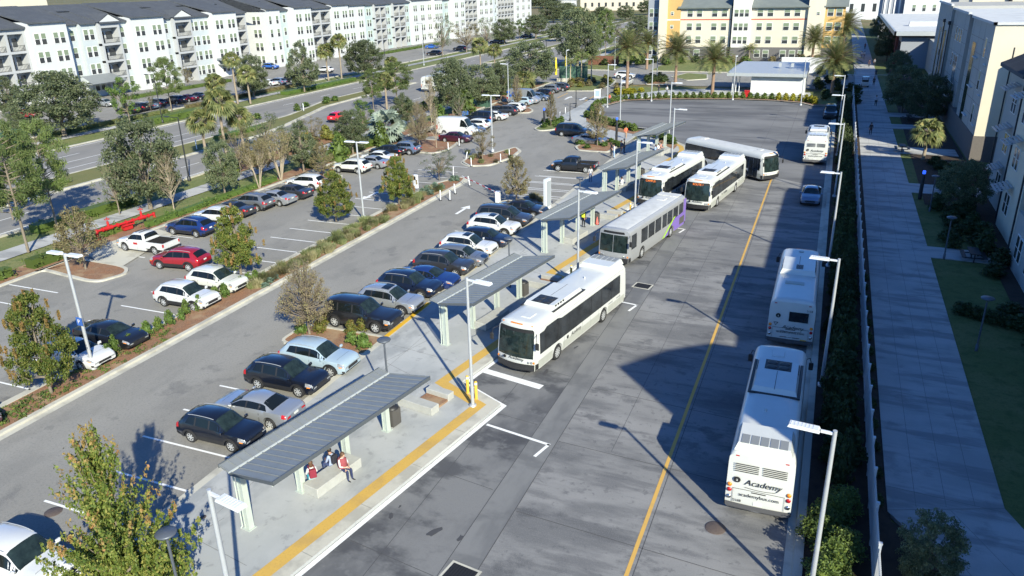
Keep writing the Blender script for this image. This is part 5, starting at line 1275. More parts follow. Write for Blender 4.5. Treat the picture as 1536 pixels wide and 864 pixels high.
q = MB(); q.lathe([(.14, .03), (.03, .72), (.001, .73)], (0, 0, 0), 12); q.build('cone', pm('cone_orange', (.85, .12, .10), .5), t); q = MB(); q.box((0, 0, .02), (.36, .36, .04), 0, 0, 1, .01); q.build('base', M['trim'], t)
for px, tp, lb in (((834, 112), 86, 'slim bright yellow pylon beside the boulevard sidewalk'), ((849, 104), 84, 'slim bright yellow pylon behind the pale lamp post')):
    x, y = g(*px); H = height_of(x, y, tp); t = tag(MB().lathe([(.28, 0), (.24, H*.6), (.10, H), (.001, H+.02)], (0, 0, 0), 10).build('yellow_pylon', pm('pylon_yellow', (.8, .6, .02), .5)), lb, 'pylon'); t.location = (x, y, 0)
x, y = g(905, 97); t = thing('timber_fence', 'brown timber fence panel behind the lawn and lamp post', 'fence', (x, y, 0), D2R*5)
q = MB(); q.box((0, 0, 1.1), (8, .1, 2.2)); [q.box((-4+k*.4, -.07, 1.1), (.03, .04, 2.2)) for k in range(21)]; q.build('board_panel', pm('timber_brown', (.16, .07, .045), .8, var=.2), t)
# picnic tables by the promenade, dark in the shade
for px, lb in (((1362, 182), 'dark bench table under the shaded trees beside the promenade, farther one'), ((1352, 228), 'dark bench beside the promenade near the sunlit palm'), ((1458, 392), 'pale metal bench on the cross path by the building')):
    x, y = g(*px); t = thing('garden_table', lb, 'table', (x, y, .1), D2R*90)
    q = MB(); q.box((0, 0, .74), (1.8, .75, .06)); q.build('tabletop', M['metaldark'], t)
    for sy in (1, -1): q = MB(); q.box((0, sy*.7, .45), (1.8, .3, .05)); q.build('bench_seat', M['metaldark'], t)
    for sx in (1, -1): q = MB(); q.box((sx*.65, 0, .37), (.07, 1.3, .07)); q.box((sx*.65, 0, .36), (.08, .08, .72)); q.build('leg', M['metaldark'], t)
# ------------------------------------------------------------------ fence along the promenade
t = thing('picket_fence', 'pale metal picket fence along the promenade behind the hedge', 'fence', (3.5, -4, .08))
q = MB(); q.span(-.03, .03, 0, 2.38, 1.55, 1.6); q.span(-.03, .03, 0, 2.38, .2, .25)
for k in range(22): q.box((0, .05+k*.108, .92), (.022, .045, 1.76))
pan = q.mesh('panel', M['metalfence']) if 'metalfence' in M else None
M['metalfence'] = pm('fence_paint', (.56, .58, .6), .5, .1)
pan = q.mesh('panel', M['metalfence']); q = MB(); q.span(-.05, .05, -.05, .05, 0, 1.95); q.box((0, 0, 1.98), (.13, .13, .06)); po = q.mesh('post', M['metalfence'])
for k in range(66):
    inst('panel', pan, t, (0, k*2.4, 0)); inst('post', po, t, (0, k*2.4-.01, 0))
# ------------------------------------------------------------------ plants
import numpy as np
rng = np.random.default_rng(5)
def leaves(mb, C, n, rad, size, m=0, up=.35, asp=.62, jit=.35):
    """n leaf faces round every centre of C, each turned its own way"""
    C = np.repeat(np.asarray(C, float), n, axis=0); N = len(C)
    d = rng.normal(size=(N, 3)); d /= np.linalg.norm(d, axis=1)[:, None]
    P = C+d*(rng.random((N, 1))**.45)*np.asarray(rad)
    nn = rng.normal(size=(N, 3)); nn[:, 2] += up*2; nn /= np.linalg.norm(nn, axis=1)[:, None]
    t = rng.normal(size=(N, 3)); u = np.cross(nn, t); u /= np.linalg.norm(u, axis=1)[:, None]; w = np.cross(nn, u)
    s = size*(1+jit*(rng.random((N, 1))*2-1))
    a, b = u*s*.5, w*s*.5*asp
    V = np.stack([P-a, P+b, P+a+nn*s*.12, P-b], 1).reshape(-1, 3)
    k = len(mb.v); mb.v += [tuple(p) for p in V.tolist()]
    mb.f += [[k+4*i, k+4*i+1, k+4*i+2, k+4*i+3] for i in range(N)]; mb.m += [m]*N; mb.sm += [False]*N
def crown_points(n, f, zlo, zhi, seed, shell=.55):
    """cluster centres in a crown whose radius at height t is f(t)"""
    r = random.Random(seed); out = []
    while len(out) < n:
        t = r.random(); R_ = f(t)
        if r.random() > R_/.5+.15: continue
        a = r.random()*6.283; q = R_*(shell+(1-shell)*r.random()) if r.random() < .75 else R_*r.random()
        out.append((q*math.cos(a), q*math.sin(a), zlo+(zhi-zlo)*t))
    return out
def limbs(mb, pts, base, r0, k=1, rnd=None, through=.35):
    for p in pts[::k]:
        b = (base[0], base[1], base[2]+(p[2]-base[2])*through*rnd.random()*.9)
        m_ = ((b[0]+p[0])*.5+rnd.uniform(-.02, .02), (b[1]+p[1])*.5+rnd.uniform(-.02, .02), (b[2]+p[2])*.5+.01)
        mb.path([b, m_, p], [r0, r0*.6, r0*.2], 5)
def tree_parts(kind, seed):
    """meshes (trunk, crown) of a tree of height 1 and crown width 1"""
    r = random.Random(seed); T = MB(); L = MB(); tm, lm = M['bark'], M['oak']
    if kind == 'oak':
        f = lambda t: .5*math.sqrt(max(0.03, 1-((t-.42)/.62)**2))
        P = crown_points(95, f, .2, .94, seed); T.path([(0, 0, 0), (.01, .0, .2), (.0, .01, .45), (.01, .0, .72)], [.034, .026, .018, .008], 8); limbs(T, P, (0, 0, .2), .009, 3, r)
        leaves(L, P, 150, (.105, .105, .07), .030); leaves(L, crown_points(80, lambda t: f(t)*1.05, .2, .98, seed+1, .9), 40, (.06, .06, .045), .030)
    elif kind == 'blueoak':
        f = lambda t: .5*min(1, 1.25*(1-t)**.75+.12)*min(1, .55+t*2.2)
        P = crown_points(80, f, .16, .97, seed); T.path([(0, 0, 0), (0, 0, .5), (0, 0, .9)], [.03, .02, .005], 8); limbs(T, P, (0, 0, .18), .010, 2, r, .8)
        leaves(L, P, 125, (.09, .09, .06), .031); leaves(L, crown_points(60, lambda t: f(t)*1.05, .16, 1.0, seed+1, .9), 22, (.06, .06, .05), .036)
    elif kind == 'bigmaple':
        lm = [M['maplelow'], M['mapletip']]; f = lambda t: .5*max(.04, 1-t)**.75*min(1, .75+t*1.2)
        T.path([(0, 0, 0), (0.005, 0, .3), (-.03, .01, .7), (-.06, 0, .99)], [.02, .016, .009, .002], 8)
        for i in range(190):
            t = r.random()**1.6; a = r.random()*6.283; q = f(t)*r.uniform(.45, 1.25)+(.03 if t > .6 else 0); zt = .12+.86*t+.05*r.random(); z0 = max(.05, zt-.10-.30*q*r.uniform(.7, 1.2)-.04)
            dx = -.06*zt; e = (q*math.cos(a)+dx, q*math.sin(a), zt); s0 = (dx*.6, 0, z0); mm_ = (s0[0]*.5+e[0]*.5+.04*math.cos(a), e[1]*.5+.04*math.sin(a), z0+(zt-z0)*.35)
            if i % 3 == 0: T.path([s0, mm_, e], [.005, .003, .0008], 4)
            n = 9
            for k in range(n):
                u = (k+1)/n; p = tuple((1-u)**2*s0[j]+2*u*(1-u)*mm_[j]+u*u*e[j] for j in range(3))
                leaves(L, [p], int((62 if t < .45 else 20)*(1.15-.75*u)), (.036*(1.25-.75*u),)*2+(.03,), .021, 1 if (u > .8 and zt > .45 and r.random() < .6) else 0, up=.2)
        for k in range(22): leaves(L, [(-.058-.002*k/22+r.uniform(-.02, .02), r.uniform(-.02, .02), .80+.22*k/22)], 6, (.016, .016, .014), .019, 1 if k > 10 else 0)
    elif kind == 'maple':
        lm = [M['maplelow'], M['mapletip']]; f = lambda t: .5*min(1, .66+t*1.7)*max(.05, (1-t))**.5*1.05
        n = 125
        P = crown_points(n, f, .17, .96, seed, .5); T.path([(0, 0, 0), (0.005, 0, .3), (0, .01, .7), (0.015, 0, .99)], [.026, .02, .012, .004], 8); limbs(T, P, (0, 0, .16), .006, 3, r, .75)
        leaves(L, P, 125, (.085, .085, .052), .028, up=.2); 
        S = []
        for i in range(26):
            a = r.random()*6.28; t = r.random()**.8; q = f(t)*(.95+.25*r.random()); z0 = .2+.74*t
            for k in range(4): S.append((q*math.cos(a), q*math.sin(a), min(1.03, z0+.022*k)))
            T.path([(q*.5*math.cos(a), q*.5*math.sin(a), z0-.10), (q*math.cos(a), q*math.sin(a), min(1.03, z0+.08))], [.006, .002], 4)
        S += [(.01, 0, .94+.02*k) for k in range(5)]
        leaves(L, S, 14, (.024, .024, .02), .028, 1)
    elif kind in ('brown', 'twiggy'):
        lm = M['brownleaf'] if kind == 'brown' else M['barleaf']; f = lambda t: .5*min(1, .5+t*2)*max(.04, 1-t)**.5*1.1
        T.path([(0, 0, 0), (0, 0, .22), (0.01, 0, .9)], [.024, .02, .004], 8)
        S = []
        for i in range(150 if kind == 'twiggy' else 80):
            a = r.random()*6.283; t = r.random(); q = f(t); e = (q*math.cos(a), q*math.sin(a), .2+.78*t); z0 = .18+.6*t*r.random()
            mm_ = (e[0]*.55, e[1]*.55, z0+(e[2]-z0)*.45); T.path([(0, 0, z0), mm_, e], [.008, .004, .0012], 4)
            S += [tuple(mm_[j]+(e[j]-mm_[j])*u for j in range(3)) for u in (.3, .6, .9)]
            if kind == 'twiggy': 
                for q2 in range(3):
                    e2 = (e[0]*r.uniform(.75, 1.12)+r.uniform(-.06, .06), e[1]*r.uniform(.75, 1.12)+r.uniform(-.06, .06), e[2]+r.uniform(-.02, .09)); T.tube(mm_, e2, .003, .0008, 4)
        leaves(L, S, 22 if kind == 'brown' else 13, (.055, .055, .045), .029 if kind == 'brown' else .022)
    elif kind == 'crepe':
        lm = M['brownleaf']; tm = M['barkpale']
        S = []
        for i in range(9):
            a = 6.283*i/9+r.random(); T.path([(.02*math.cos(a), .02*math.sin(a), 0), (.10*math.cos(a), .10*math.sin(a), .3), (.22*math.cos(a), .22*math.sin(a), .62)], [.016, .013, .007], 5)
            for k in range(9):
                b = a+r.uniform(-.7, .7); q = r.uniform(.15, .48); e = (q*math.cos(b), q*math.sin(b), r.uniform(.55, 1.0)); T.path([(.16*math.cos(a), .16*math.sin(a), .42), e], [.006, .0012], 4); S.append(e); S.append((e[0]*.8, e[1]*.8, e[2]-.06))
        leaves(L, S, 22, (.075, .075, .055), .028)
    elif kind == 'bare':
        lm = M['barleaf']; tm = M['barkpale']; S = []
        T.path([(0, 0, 0), (.01, 0, .4), (0, 0, .95)], [.02, .014, .003], 7)
        for i in range(46):
            a = r.random()*6.28; z0 = r.uniform(.15, .75); q = r.uniform(.12, .46)*(1.15-z0); e = (q*math.cos(a), q*math.sin(a), min(1, z0+.16+r.random()*.22)); T.path([(0, 0, z0), (e[0]*.5, e[1]*.5, z0+(e[2]-z0)*.6), e], [.008, .005, .0015], 4); S.append(e)
            for k in range(4): e2 = (e[0]+r.uniform(-.08, .08), e[1]+r.uniform(-.08, .08), e[2]+r.uniform(-.02, .09)); T.tube((e[0]*.6, e[1]*.6, z0+(e[2]-z0)*.65), e2, .003, .001, 4); S.append(e2)
        leaves(L, S, 6, (.04, .04, .04), .022)
    elif kind == 'green':
        lm = M['greenleaf']; f = lambda t: .5*math.sqrt(max(.04, 1-((t-.45)/.6)**2)); P = crown_points(44, f, .22, .96, seed)
        T.path([(0, 0, 0), (0, 0, .4), (0, 0, .8)], [.022, .016, .006], 7); limbs(T, P, (0, 0, .25), .009, 2, r); leaves(L, P, 95, (.095, .095, .06), .032)
    elif kind == 'sparse':
        lm = M['oak'] if seed % 2 else M['brownleaf']; f = lambda t: .5*math.sqrt(max(.04, 1-((t-.5)/.6)**2)); P = crown_points(46, f, .25, .98, seed)
        T.path([(0, 0, 0), (0, 0, .4), (0, 0, .8)], [.02, .014, .005], 7); limbs(T, P, (0, 0, .22), .009, 1, r); leaves(L, P, 46, (.085, .085, .06), .028)
    elif kind == 'pine':
        lm = M['pine']; P = []
        T.path([(0, 0, 0), (.01, 0, .5), (0, 0, .98)], [.022, .016, .004], 7)
        for i in range(46):
            z = .32+.64*(i/46); a = i*2.4+r.random(); q = (.5 if z < .75 else .5*(1.0-z)/.25+.07)*r.uniform(.55, 1); e = (q*math.cos(a), q*math.sin(a), z+.04); T.path([(0, 0, z-.03), e], [.0045, .002], 4)
            P += [e, (e[0]*.72, e[1]*.72, e[2])]
        leaves(L, P, 80, (.088, .088, .042), .052, asp=.2, up=.1)
    return T.mesh('trunk', tm), L.mesh('crown', lm)
TREEMESH = {}
def tree(kind, base, top, wpx, label, group=None, name=None, seed=None, z=.05, H=None, W=None, world=None, cat='tree'):
    x, y = world or g(*base); h = H or height_of(x, y, top); w = W or wpx*depth(x, y, h*.6)/F
    key = (kind, (len(TREEMESH)+int(x*3)) % 2 if seed is None else seed)
    if key not in TREEMESH: TREEMESH[key] = tree_parts(kind, 17+key[1]*7+len(kind))
    tr, cr = TREEMESH[key]
    t = thing(name or {'oak': 'oak_tree', 'blueoak': 'oak_tree', 'maple': 'maple_tree', 'bigmaple': 'maple_tree', 'pine': 'pine_tree', 'crepe': 'crepe_myrtle'}.get(kind, 'young_tree'), label, cat, (x, y, z), random.random()*6.28, group)
    for nm, me in (('trunk', tr), ('crown', cr)): o = inst(nm, me, t, (0, 0, 0), 0, (w, w, h))
    return t
def fan(L, c, d, R_, n, wid, m=0, droop=.25):
    d = Vector(d).normalized(); s = d.cross(Vector((0, 0, 1)));
    if s.length < .05: s = Vector((1, 0, 0))
    s.normalize(); u = s.cross(d); ro = random.uniform(-1.1, 1.1); s, u = s*math.cos(ro)+u*math.sin(ro), u*math.cos(ro)-s*math.sin(ro)
    for k in range(n):
        a = (k/(n-1)-.5)*2.5; dd = (d*math.cos(a)+s*math.sin(a)); p0 = Vector(c); p1 = p0+dd*R_*.62+u*.03*R_; p2 = p0+dd*R_*(1-.16*abs(a))-Vector((0, 0, droop*R_*(.5+random.random())))
        t = dd.cross(u).normalized()*wid*R_
        L.add([p0-t*.25, p0+t*.25, p1+t, p1-t, p2], [(0, 1, 2, 3), (3, 2, 4)], m)
def palm(kind, base, top, wpx, label, group=None, z=.05, world=None, H=None, W=None):
    x, y = world or g(*base); h = H or height_of(x, y, top); w = W or wpx*depth(x, y, h*.7)/F
    R_ = w/2; t = thing({'sabal': 'cabbage_palm', 'date': 'date_palm', 'bismarck': 'silver_palm', 'queen': 'queen_palm'}[kind], label, 'palm tree', (x, y, z), 0, group)
    T, L = MB(), MB(); rr = random.Random(int(x*7+y))
    if kind in ('sabal', 'bismarck'):
        hc = max(.8, h-R_*.85); bend = rr.uniform(-.25, .25)
        T.path([(0, 0, 0), (bend*.5, 0, hc*.5), (0, 0, hc)], [.21, .17, .19] if kind == 'sabal' else [.3, .26, .28], 9)
        for i in range(12): a = i*2.4; T.tube((0, 0, hc-.3-i*.05), (.32*math.cos(a), .32*math.sin(a), hc-.1-i*.05), .03, .02, 4)
        n = 40 if kind == 'sabal' else 34
        for i in range(n):
            el = 1.35-2.05*((i+.5)/n)**.9; a = i*2.399+rr.random()*.4; pl_ = R_*rr.uniform(.35, .5); d = (math.cos(a)*math.cos(el), math.sin(a)*math.cos(el), math.sin(el))
            c = Vector((0, 0, hc))+Vector(d)*pl_; T.tube((0, 0, hc), c, .02, .014, 4)
            fan(L, c, (d[0], d[1], d[2]-.25), R_*.62*rr.uniform(.85, 1.1), 11, .075 if kind == 'sabal' else .11, droop=.28 if kind == 'sabal' else .12)
        lm = M[kind]; tm = M['barkpalm']
    else:
        hc = h-R_*.62 if kind == 'date' else h-R_*.5
        T.path([(0, 0, 0), (rr.uniform(-.1, .1), 0, hc*.5), (0, 0, hc)], [.34, .28, .34] if kind == 'date' else [.16, .12, .10], 10)
        n = 84 if kind == 'date' else 24
        for i in range(n):
            el = 1.40-1.9*((i+.5)/n) if kind == 'date' else 1.1-1.3*((i+.5)/n); a = i*2.399+rr.random()*.3; Lf = R_*1.18*rr.uniform(.9, 1.08); P = []
            for k in range(9):
                s = k/8; e = el-s*s*(.95 if kind == 'date' else 1.25); P.append((P[-1] if P else Vector((0, 0, hc)))+Vector((math.cos(a)*math.cos(e), math.sin(a)*math.cos(e), math.sin(e)))*(Lf/8))
            P = [Vector((0, 0, hc))]+P[:-1]+[P[-1]]
            T.path([tuple(P[0]), tuple(P[3]), tuple(P[7])], [.035, .022, .01], 4)
            sd = Vector((-math.sin(a), math.cos(a), 0))
            m_ = 22
            for k in range(2, m_):
                s = k/m_*8; i0 = int(s); q = P[i0].lerp(P[min(9, i0+1)], s-i0); tg = (P[min(9, i0+1)]-P[i0]).normalized(); ll = Lf*.20*math.sin(math.pi*(.12+.84*k/m_))**.6
                for sg in (1, -1):
                    dd = (sd*sg*.86+tg*.55+Vector((0, 0, .28 if kind == 'date' else -.45+rr.uniform(-.3, .2)))).normalized(); t2 = tg*Lf*(.024 if kind == 'date' else .018)
                    L.add([q-t2*.6, q+t2*.6, q+dd*ll+t2*.2, q+dd*ll-t2*.2], [(0, 1, 2, 3)], 0)
        lm = M[kind]; tm = M['barkdate'] if kind == 'date' else M['barkpale']
    T.build('trunk', tm, t); L.build('crown', lm, t)
    if kind == 'date' and label and 'orange' in label:
        q = MB(); leaves(q, [(.45*math.cos(a), .45*math.sin(a), hc-.15) for a in (0, 1.2, 2.5, 3.7, 5)], 60, (.35, .35, .4), .16); q.build('date_cluster', M['dates'], t)
    return t
# ---- shrubs
def shrub_mesh(mat, n=380, size=.15, cone=0.0, seed=1, top=1.0):
    L = MB(); P = []
    rr = random.Random(seed)
    for i in range(60):
        t = rr.random(); R_ = .42*(math.sqrt(max(.02, 1-t*t)) if not cone else (1-t)**cone+.05)
        a = rr.random()*6.28; q = R_*(.6+.4*rr.random()); P.append((q*math.cos(a), q*math.sin(a), .08+.84*t))
    leaves(L, P, n//60+1, (.13, .13, .1), size)
    if cone == 0: L.blob((0, 0, .36), (.26, .26, .34), 0, 8, 5)
    else: L.lathe([(.26, .0), (.24, .3), (.12, .6), (.01, .8)], (0, 0, 0), 8)
    return L.mesh('shrub', mat)
SH = {}
def shrub(kind, x, y, w, h, label, group=None, z=.1, name=None, cat='shrub'):
    name = name or {'hedge': 'clipped_shrub', 'dark': 'dark_shrub', 'darkcone': 'conical_shrub', 'cone': 'conical_shrub', 'yellow': 'yellow_shrub', 'olive': 'young_shrub', 'bright': 'leafy_plant', 'agave': 'perennial_plant', 'brown': 'bushy_plant', 'near': 'hedge_plant'}[kind]
    spec = {'hedge': (M['hedge'], 420, .16, 0), 'near': (M['hedge'], 1900, .062, 0), 'dark': (M['shrubdark'], 480, .13, 0), 'darkcone': (M['shrubdark'], 480, .12, .7), 'yellow': (M['shrubyellow'], 380, .18, 0), 'cone': (M['hedge'], 480, .12, .7), 'olive': (M['maple'], 420, .12, 0), 'bright': (M['greenleaf'], 420, .14, 0), 'agave': (M['agave'], 200, .22, 0), 'brown': (M['brownleaf'], 380, .13, 0)}[kind]
    k = (kind, int(x*10) % 2)
    if k not in SH: SH[k] = shrub_mesh(spec[0], spec[1], spec[2], spec[3], 3+k[1])
    o = inst(name, SH[k], None, (x, y, z), random.random()*6.28, (w, w, h)); tag(o, label, cat, group); return o
def tuft_mesh(mat, n, seed, sp=.5):
    L = MB(); rr = random.Random(seed)
    for i in range(n):
        a = rr.random()*6.28; q = rr.random()**.7*.28; b = rr.random()*6.28; l = rr.uniform(.6, 1.0); x, y = q*math.cos(a), q*math.sin(a); ex, ey = x*1.7+sp*.45*math.cos(b)*rr.random(), y*1.7+sp*.45*math.sin(b)*rr.random(); w = .022
        mx_, my_ = (x*.6+ex*.4), (y*.6+ey*.4)
        L.add([(x-w, y, 0), (x+w, y, 0), (mx_+w*.8, my_, l*.65), (mx_-w*.8, my_+.01, l*.65), (ex, ey, l)], [(0, 1, 2, 3), (3, 2, 4)])
    return L.mesh('grass_tuft', mat)
TU = {}
def tuft(kind, x, y, w, h, label, group, z=.1):
    k = (kind, int(x*10) % 2)
    if k not in TU: TU[k] = tuft_mesh(M['tuft' if kind == 'dry' else 'tuftgreen'], 130, 5+k[1])
    o = inst('grass_tuft', TU[k], None, (x, y, z), random.random()*6.28, (w, w, h)); tag(o, label, 'grass tuft', group)
def hedge(name, pts, w, h, mat, label, z=.05, dens=95, size=.17, cat='hedge', group=None):
    L = MB(); C = []
    for a, b in zip(pts[:-1], pts[1:]):
        a, b = Vector(a), Vector(b); n = max(1, int((b-a).length*dens/5)); d = (b-a).normalized(); nn = Vector((-d.y, d.x))
        for i in range(n):
            t = random.random(); o_ = random.uniform(-.5, .5); p = a.lerp(b, t)+nn*o_*w*.9; hh = h*(.86+.16*math.sin(p.y*1.3)+.1*math.sin(p.y*3.7+p.x)); zz = hh*(.92-.5*o_*o_) if random.random() < .6 else random.random()*hh*.9
            if zz < hh*.8: p = a.lerp(b, t)+nn*random.choice((-.46, .46))*w; C.append((p.x, p.y, z+zz))
        c = (a+b)/2; L.box((c.x, c.y, z+h*.3), ((b-a).length*.97, w*.6, h*.6), 0, math.atan2(d.y, d.x))
    leaves(L, C, 9, (.24, .24, .16), size)
    return tag(L.build(name, mat), label, cat, group)

# ---- trees, near to far
tree('bigmaple', (207, 905), 642, 222, 'large leafy tree with yellow green leaves and reddish tips at the lower left', z=.1, seed=0)
tree('maple', (78, 592), 442, 106, 'leafy yellow green tree over the white sedan in the long island', z=.1, seed=1)
tree('maple', (362, 413), 310, 80, 'round green tree in the long island beside the off white crossover', z=.1, seed=0)
tree('maple', (504.5, 333.5), 258, 68, 'green tree in the long island left of the middle twin lamp post', z=.1, seed=1)
tree('maple', (599, 308), 234, 56, 'green tree in the long island beside the ticket machine', z=.1, seed=0)
tree('sparse', (659, 271), 226, 56, 'thin greyish tree at the tip of the long island', z=.1, seed=0)
tree('twiggy', (464.6, 503), 392, 92, 'twiggy reddish brown tree in the mulched planter of the platform row', z=.1, seed=0)
tree('brown', (775, 305), 233, 52, 'olive brown tree beside the shiny black sedan', z=.1, seed=0)
tree('brown', (129, 405), 308, 78, 'half bare brown tree on the mulched islet behind the twin lamp post', z=.1, seed=1)
tree('sparse', (724, 240), 193, 44, 'thin young tree on the entry islet', z=.1, seed=1)
tree('brown', (826.5, 190), 136, 20, 'slim brown tree on the islet with the blue light pole', z=.1, seed=1)
tree('brown', (896, 219), 153, 40, 'brown tree above the light grey coupe', z=.1, seed=0)
tree('twiggy', (776, 164), 112, 18, 'slim brown tree at the small mulched islet by the painted van', z=.1, seed=0)
tree('oak', (338, 292), 210, 48, 'dark green oak with a round crown on the lawn beside the silver grey crossover')
tree('crepe', (389.5, 283), 215, 52, 'pale multi stemmed tree with brownish leaves behind the silver sedan', seed=0)
tree('crepe', (422, 270), 200, 58, 'pale multi stemmed tree with olive leaves behind the charcoal sedan', seed=1)
tree('blueoak', (456, 258), 180, 50, 'dark narrow oak behind the tall white crossover', seed=0)
tree('brown', (485.5, 265), 212, 42, 'brown leaved tree in the small islet beside the tall white crossover', seed=0)
tree('oak', (530, 232), 166, 50, 'dark oak beside the white sedan and the twin lamp post')
tree('twiggy', (630, 222), 152, 40, 'brown twiggy tree in the islet beside the white panel van', seed=1)
tree('bare', (655, 223), 158, 26, 'almost bare sapling in front of the maroon sedan', seed=0)
tree('bare', (648, 190), 120, 34, 'pale bare tree behind the white panel van', seed=1)
tree('blueoak', (606, 190), 140, 46, 'dark olive oak behind the silver palm', seed=1)
tree('oak', (226.5, 314), 178, 100, 'very large dark oak at the boulevard behind the pipework', z=.05)
tree('bare', (262, 318), 228, 48, 'bare pale branched tree beside the very large oak', seed=0)
tree('pine', (43, 379), 188, 100, 'tall pine with a leaning pale trunk at the left edge', seed=0)
tree('pine', (87, 345), 182, 74, 'second pine with tufted crown beside the half bare tree', seed=1)
tree('pine', (20, 330), 205, 64, 'lower pine at the very left edge of the photograph', seed=0)
tree('oak', (97.6, 205), 108, 112, 'wide spreading oak on the far verge in front of the white apartments')
tree('blueoak', (20, 176), 114, 42, 'grey green tree at the left edge in front of the balconies', seed=0)
tree('oak', (28.5, 204), 160, 34, 'small grey green oak at the left edge of the far verge')
tree('green', (196, 187), 110, 48, 'bright green young tree on the far verge beside the big oak')
tree('sparse', (227, 167), 137, 16, 'pale thin sapling before the low apartment hedge', seed=0)
tree('pine', (258, 167), 88, 46, 'tall light green tree on the far verge in front of the first apartment building', seed=1)
tree('sparse', (283, 132), 100, 20, 'thin sapling at the garage doors of the first apartment building', seed=1)
tree('oak', (381, 146), 82, 46, 'dark oak between the two tall palms on the far verge')
tree('blueoak', (457, 138), 62, 48, 'bluish oak on the far verge before the second apartment building', seed=0)
tree('green', (393, 92), 62, 26, 'small green tree between the two apartment buildings')
tree('oak', (548, 118), 60, 58, 'wide dark oak on the far verge behind the second palm pair')
tree('pine', (561, 168), 104, 34, 'light green pine on the median, left of the trio', seed=0)
tree('pine', (596, 158), 94, 52, 'light green pine on the median beside the coach', seed=1)
tree('oak', (680, 172), 88, 62, 'big dark oak behind the van and the bare trees')
tree('oak', (722, 160), 96, 56, 'big dark oak above the green utility box')
tree('oak', (752, 152), 92, 40, 'dark oak behind the lamp post of the painted van')
tree('oak', (795, 128), 62, 74, 'big dark oak at the boulevard behind the yellow green palm')
tree('oak', (866, 100), 12, 68, 'tallest dark oak beyond the queen palms')
tree('pine', (908, 92), 14, 30, 'tall bright green tree between the dark oak and the lamp post', seed=0)
tree('green', (900, 84), 26, 26, 'small bright tree right of the tallest oak')
tree('sparse', (664, 85), 24, 38, 'pale olive tree first in the apartment parking row', seed=0)
tree('sparse', (700, 79), 34, 48, 'pale olive tree second in the apartment parking row', seed=1)
tree('sparse', (731, 74), 26, 34, 'thin olive tree before the third apartment building', seed=0)
tree('oak', (757, 66), 28, 36, 'mid green oak on the boulevard verge far off')
tree('green', (779, 60), 26, 18, 'small bright green tree at the end of the third apartment building')
tree('oak', (804, 58), 22, 40, 'round dark oak at the end of the far apartment parking')
for i, (b, tp, w, kd, lb) in enumerate((((830, 34), 2, 44, 'oak', 'dark oak on the far dry field, leftmost'), ((850, 30), 4, 38, 'oak', 'dark oak on the far dry field beyond the tallest oak'), ((938, 30), 8, 26, 'oak', 'round oak in the far dry field left of the dormitory'), ((958, 54), 22, 34, 'oak', 'dark oak beside the grey end of the dormitory'), ((972, 22), 0, 30, 'oak', 'dark tree behind the grey end of the dormitory'), ((925, 62), 26, 36, 'sparse', 'thin brownish tree in the rough ground left of the dormitory'), ((880, 58), 16, 30, 'sparse', 'thin olive tree behind the tallest oak'), ((902, 30), 10, 26, 'oak', 'small far oak at the edge of the dry field'), ((945, 78), 44, 34, 'oak', 'dark oak at the left end wall of the dormitory'), ((835, 62), 36, 30, 'oak', 'dark oak at the boulevard left of the tallest oak'), ((922, 8), -6, 34, 'oak', 'far off dark tree on the horizon by the beige shed'), ((815, 12), -8, 50, 'oak', 'far off dark trees at the end of the boulevard'))):
    tree(kd, b, tp, w, lb, 'trees beyond the boulevard')
for b, tp, w, lb in (((357, 156), 77, 30, 'tall cabbage palm, left of the pair before the apartments'), ((376, 156), 97, 34, 'cabbage palm, right and lower of the pair before the apartments'), ((330, 172), 109, 36, 'grey green cabbage palm on the far verge behind the low palm'), ((341, 238), 130, 56, 'tall cabbage palm on the median by the turning arrow'), ((311, 240), 162, 50, 'short cabbage palm on the median beside the tall one'), ((367, 230), 158, 44, 'short blue green cabbage palm on the median'),
                      ((493, 121), 64, 30, 'cabbage palm before the second apartment building, left one'), ((513, 122), 50, 28, 'tall cabbage palm before the second apartment building, right one'), ((580.5, 164), 108, 28, 'cabbage palm among the pines of the median'), ((590, 126), 84, 26, 'yellowish cabbage palm on the median behind the pines'), ((721, 110), 56, 32, 'tall yellowish cabbage palm on the boulevard median'), ((742, 104), 64, 26, 'cabbage palm on the median beside the yellowish one'), ((787, 140), 104, 40, 'low bushy yellow green palm behind the far row of cars'), ((885, 70), 20, 24, 'dull green palm behind the tallest oak'), ((868, 46), 10, 20, 'small palm at the dry field left of the tallest oak')):
    palm('sabal', b, tp, w, lb, 'cabbage palms')
palm('bismarck', (583, 216), 163, 64, 'silver blue fan palm behind the hedge row of cars')
for b, tp, w, lb in (((940, 136), 54, 54, 'tall date palm beside the white crossing car'), ((970, 104), 52, 40, 'date palm with orange fruit behind the tall one'), ((1013, 124), 60, 54, 'date palm in front of the cream dormitory wall'), ((1068, 142), 72, 54, 'date palm with orange fruit at the left of the white flat roofed building')):
    palm('date', b, tp, w, lb)
for b, tp, w, lb in (((1217, 100), 46, 44, 'date palm at the right corner of the cream dormitory'), ((1262, 92), 24, 50, 'grey green date palm highest at the far end of the promenade'), ((1247, 142), 70, 66, 'date palm with orange fruit hanging over the end of the bus loop')):
    palm('date', b, tp, w, lb)
for b, tp, w, lb in (((856, 126), 88, 26, 'slender queen palm left of the monument sign trio'), ((872, 124), 80, 28, 'slender queen palm in the middle of the monument sign trio'), ((887, 125), 82, 26, 'slender queen palm right of the monument sign trio'), ((1123, 92), 66, 26, 'bushy green palm before the dormitory windows')):
    palm('queen', b, tp, w, lb)
palm('sabal', (1384, 240), 177, 52, 'sunlit fan palm standing in the shade by the promenade')
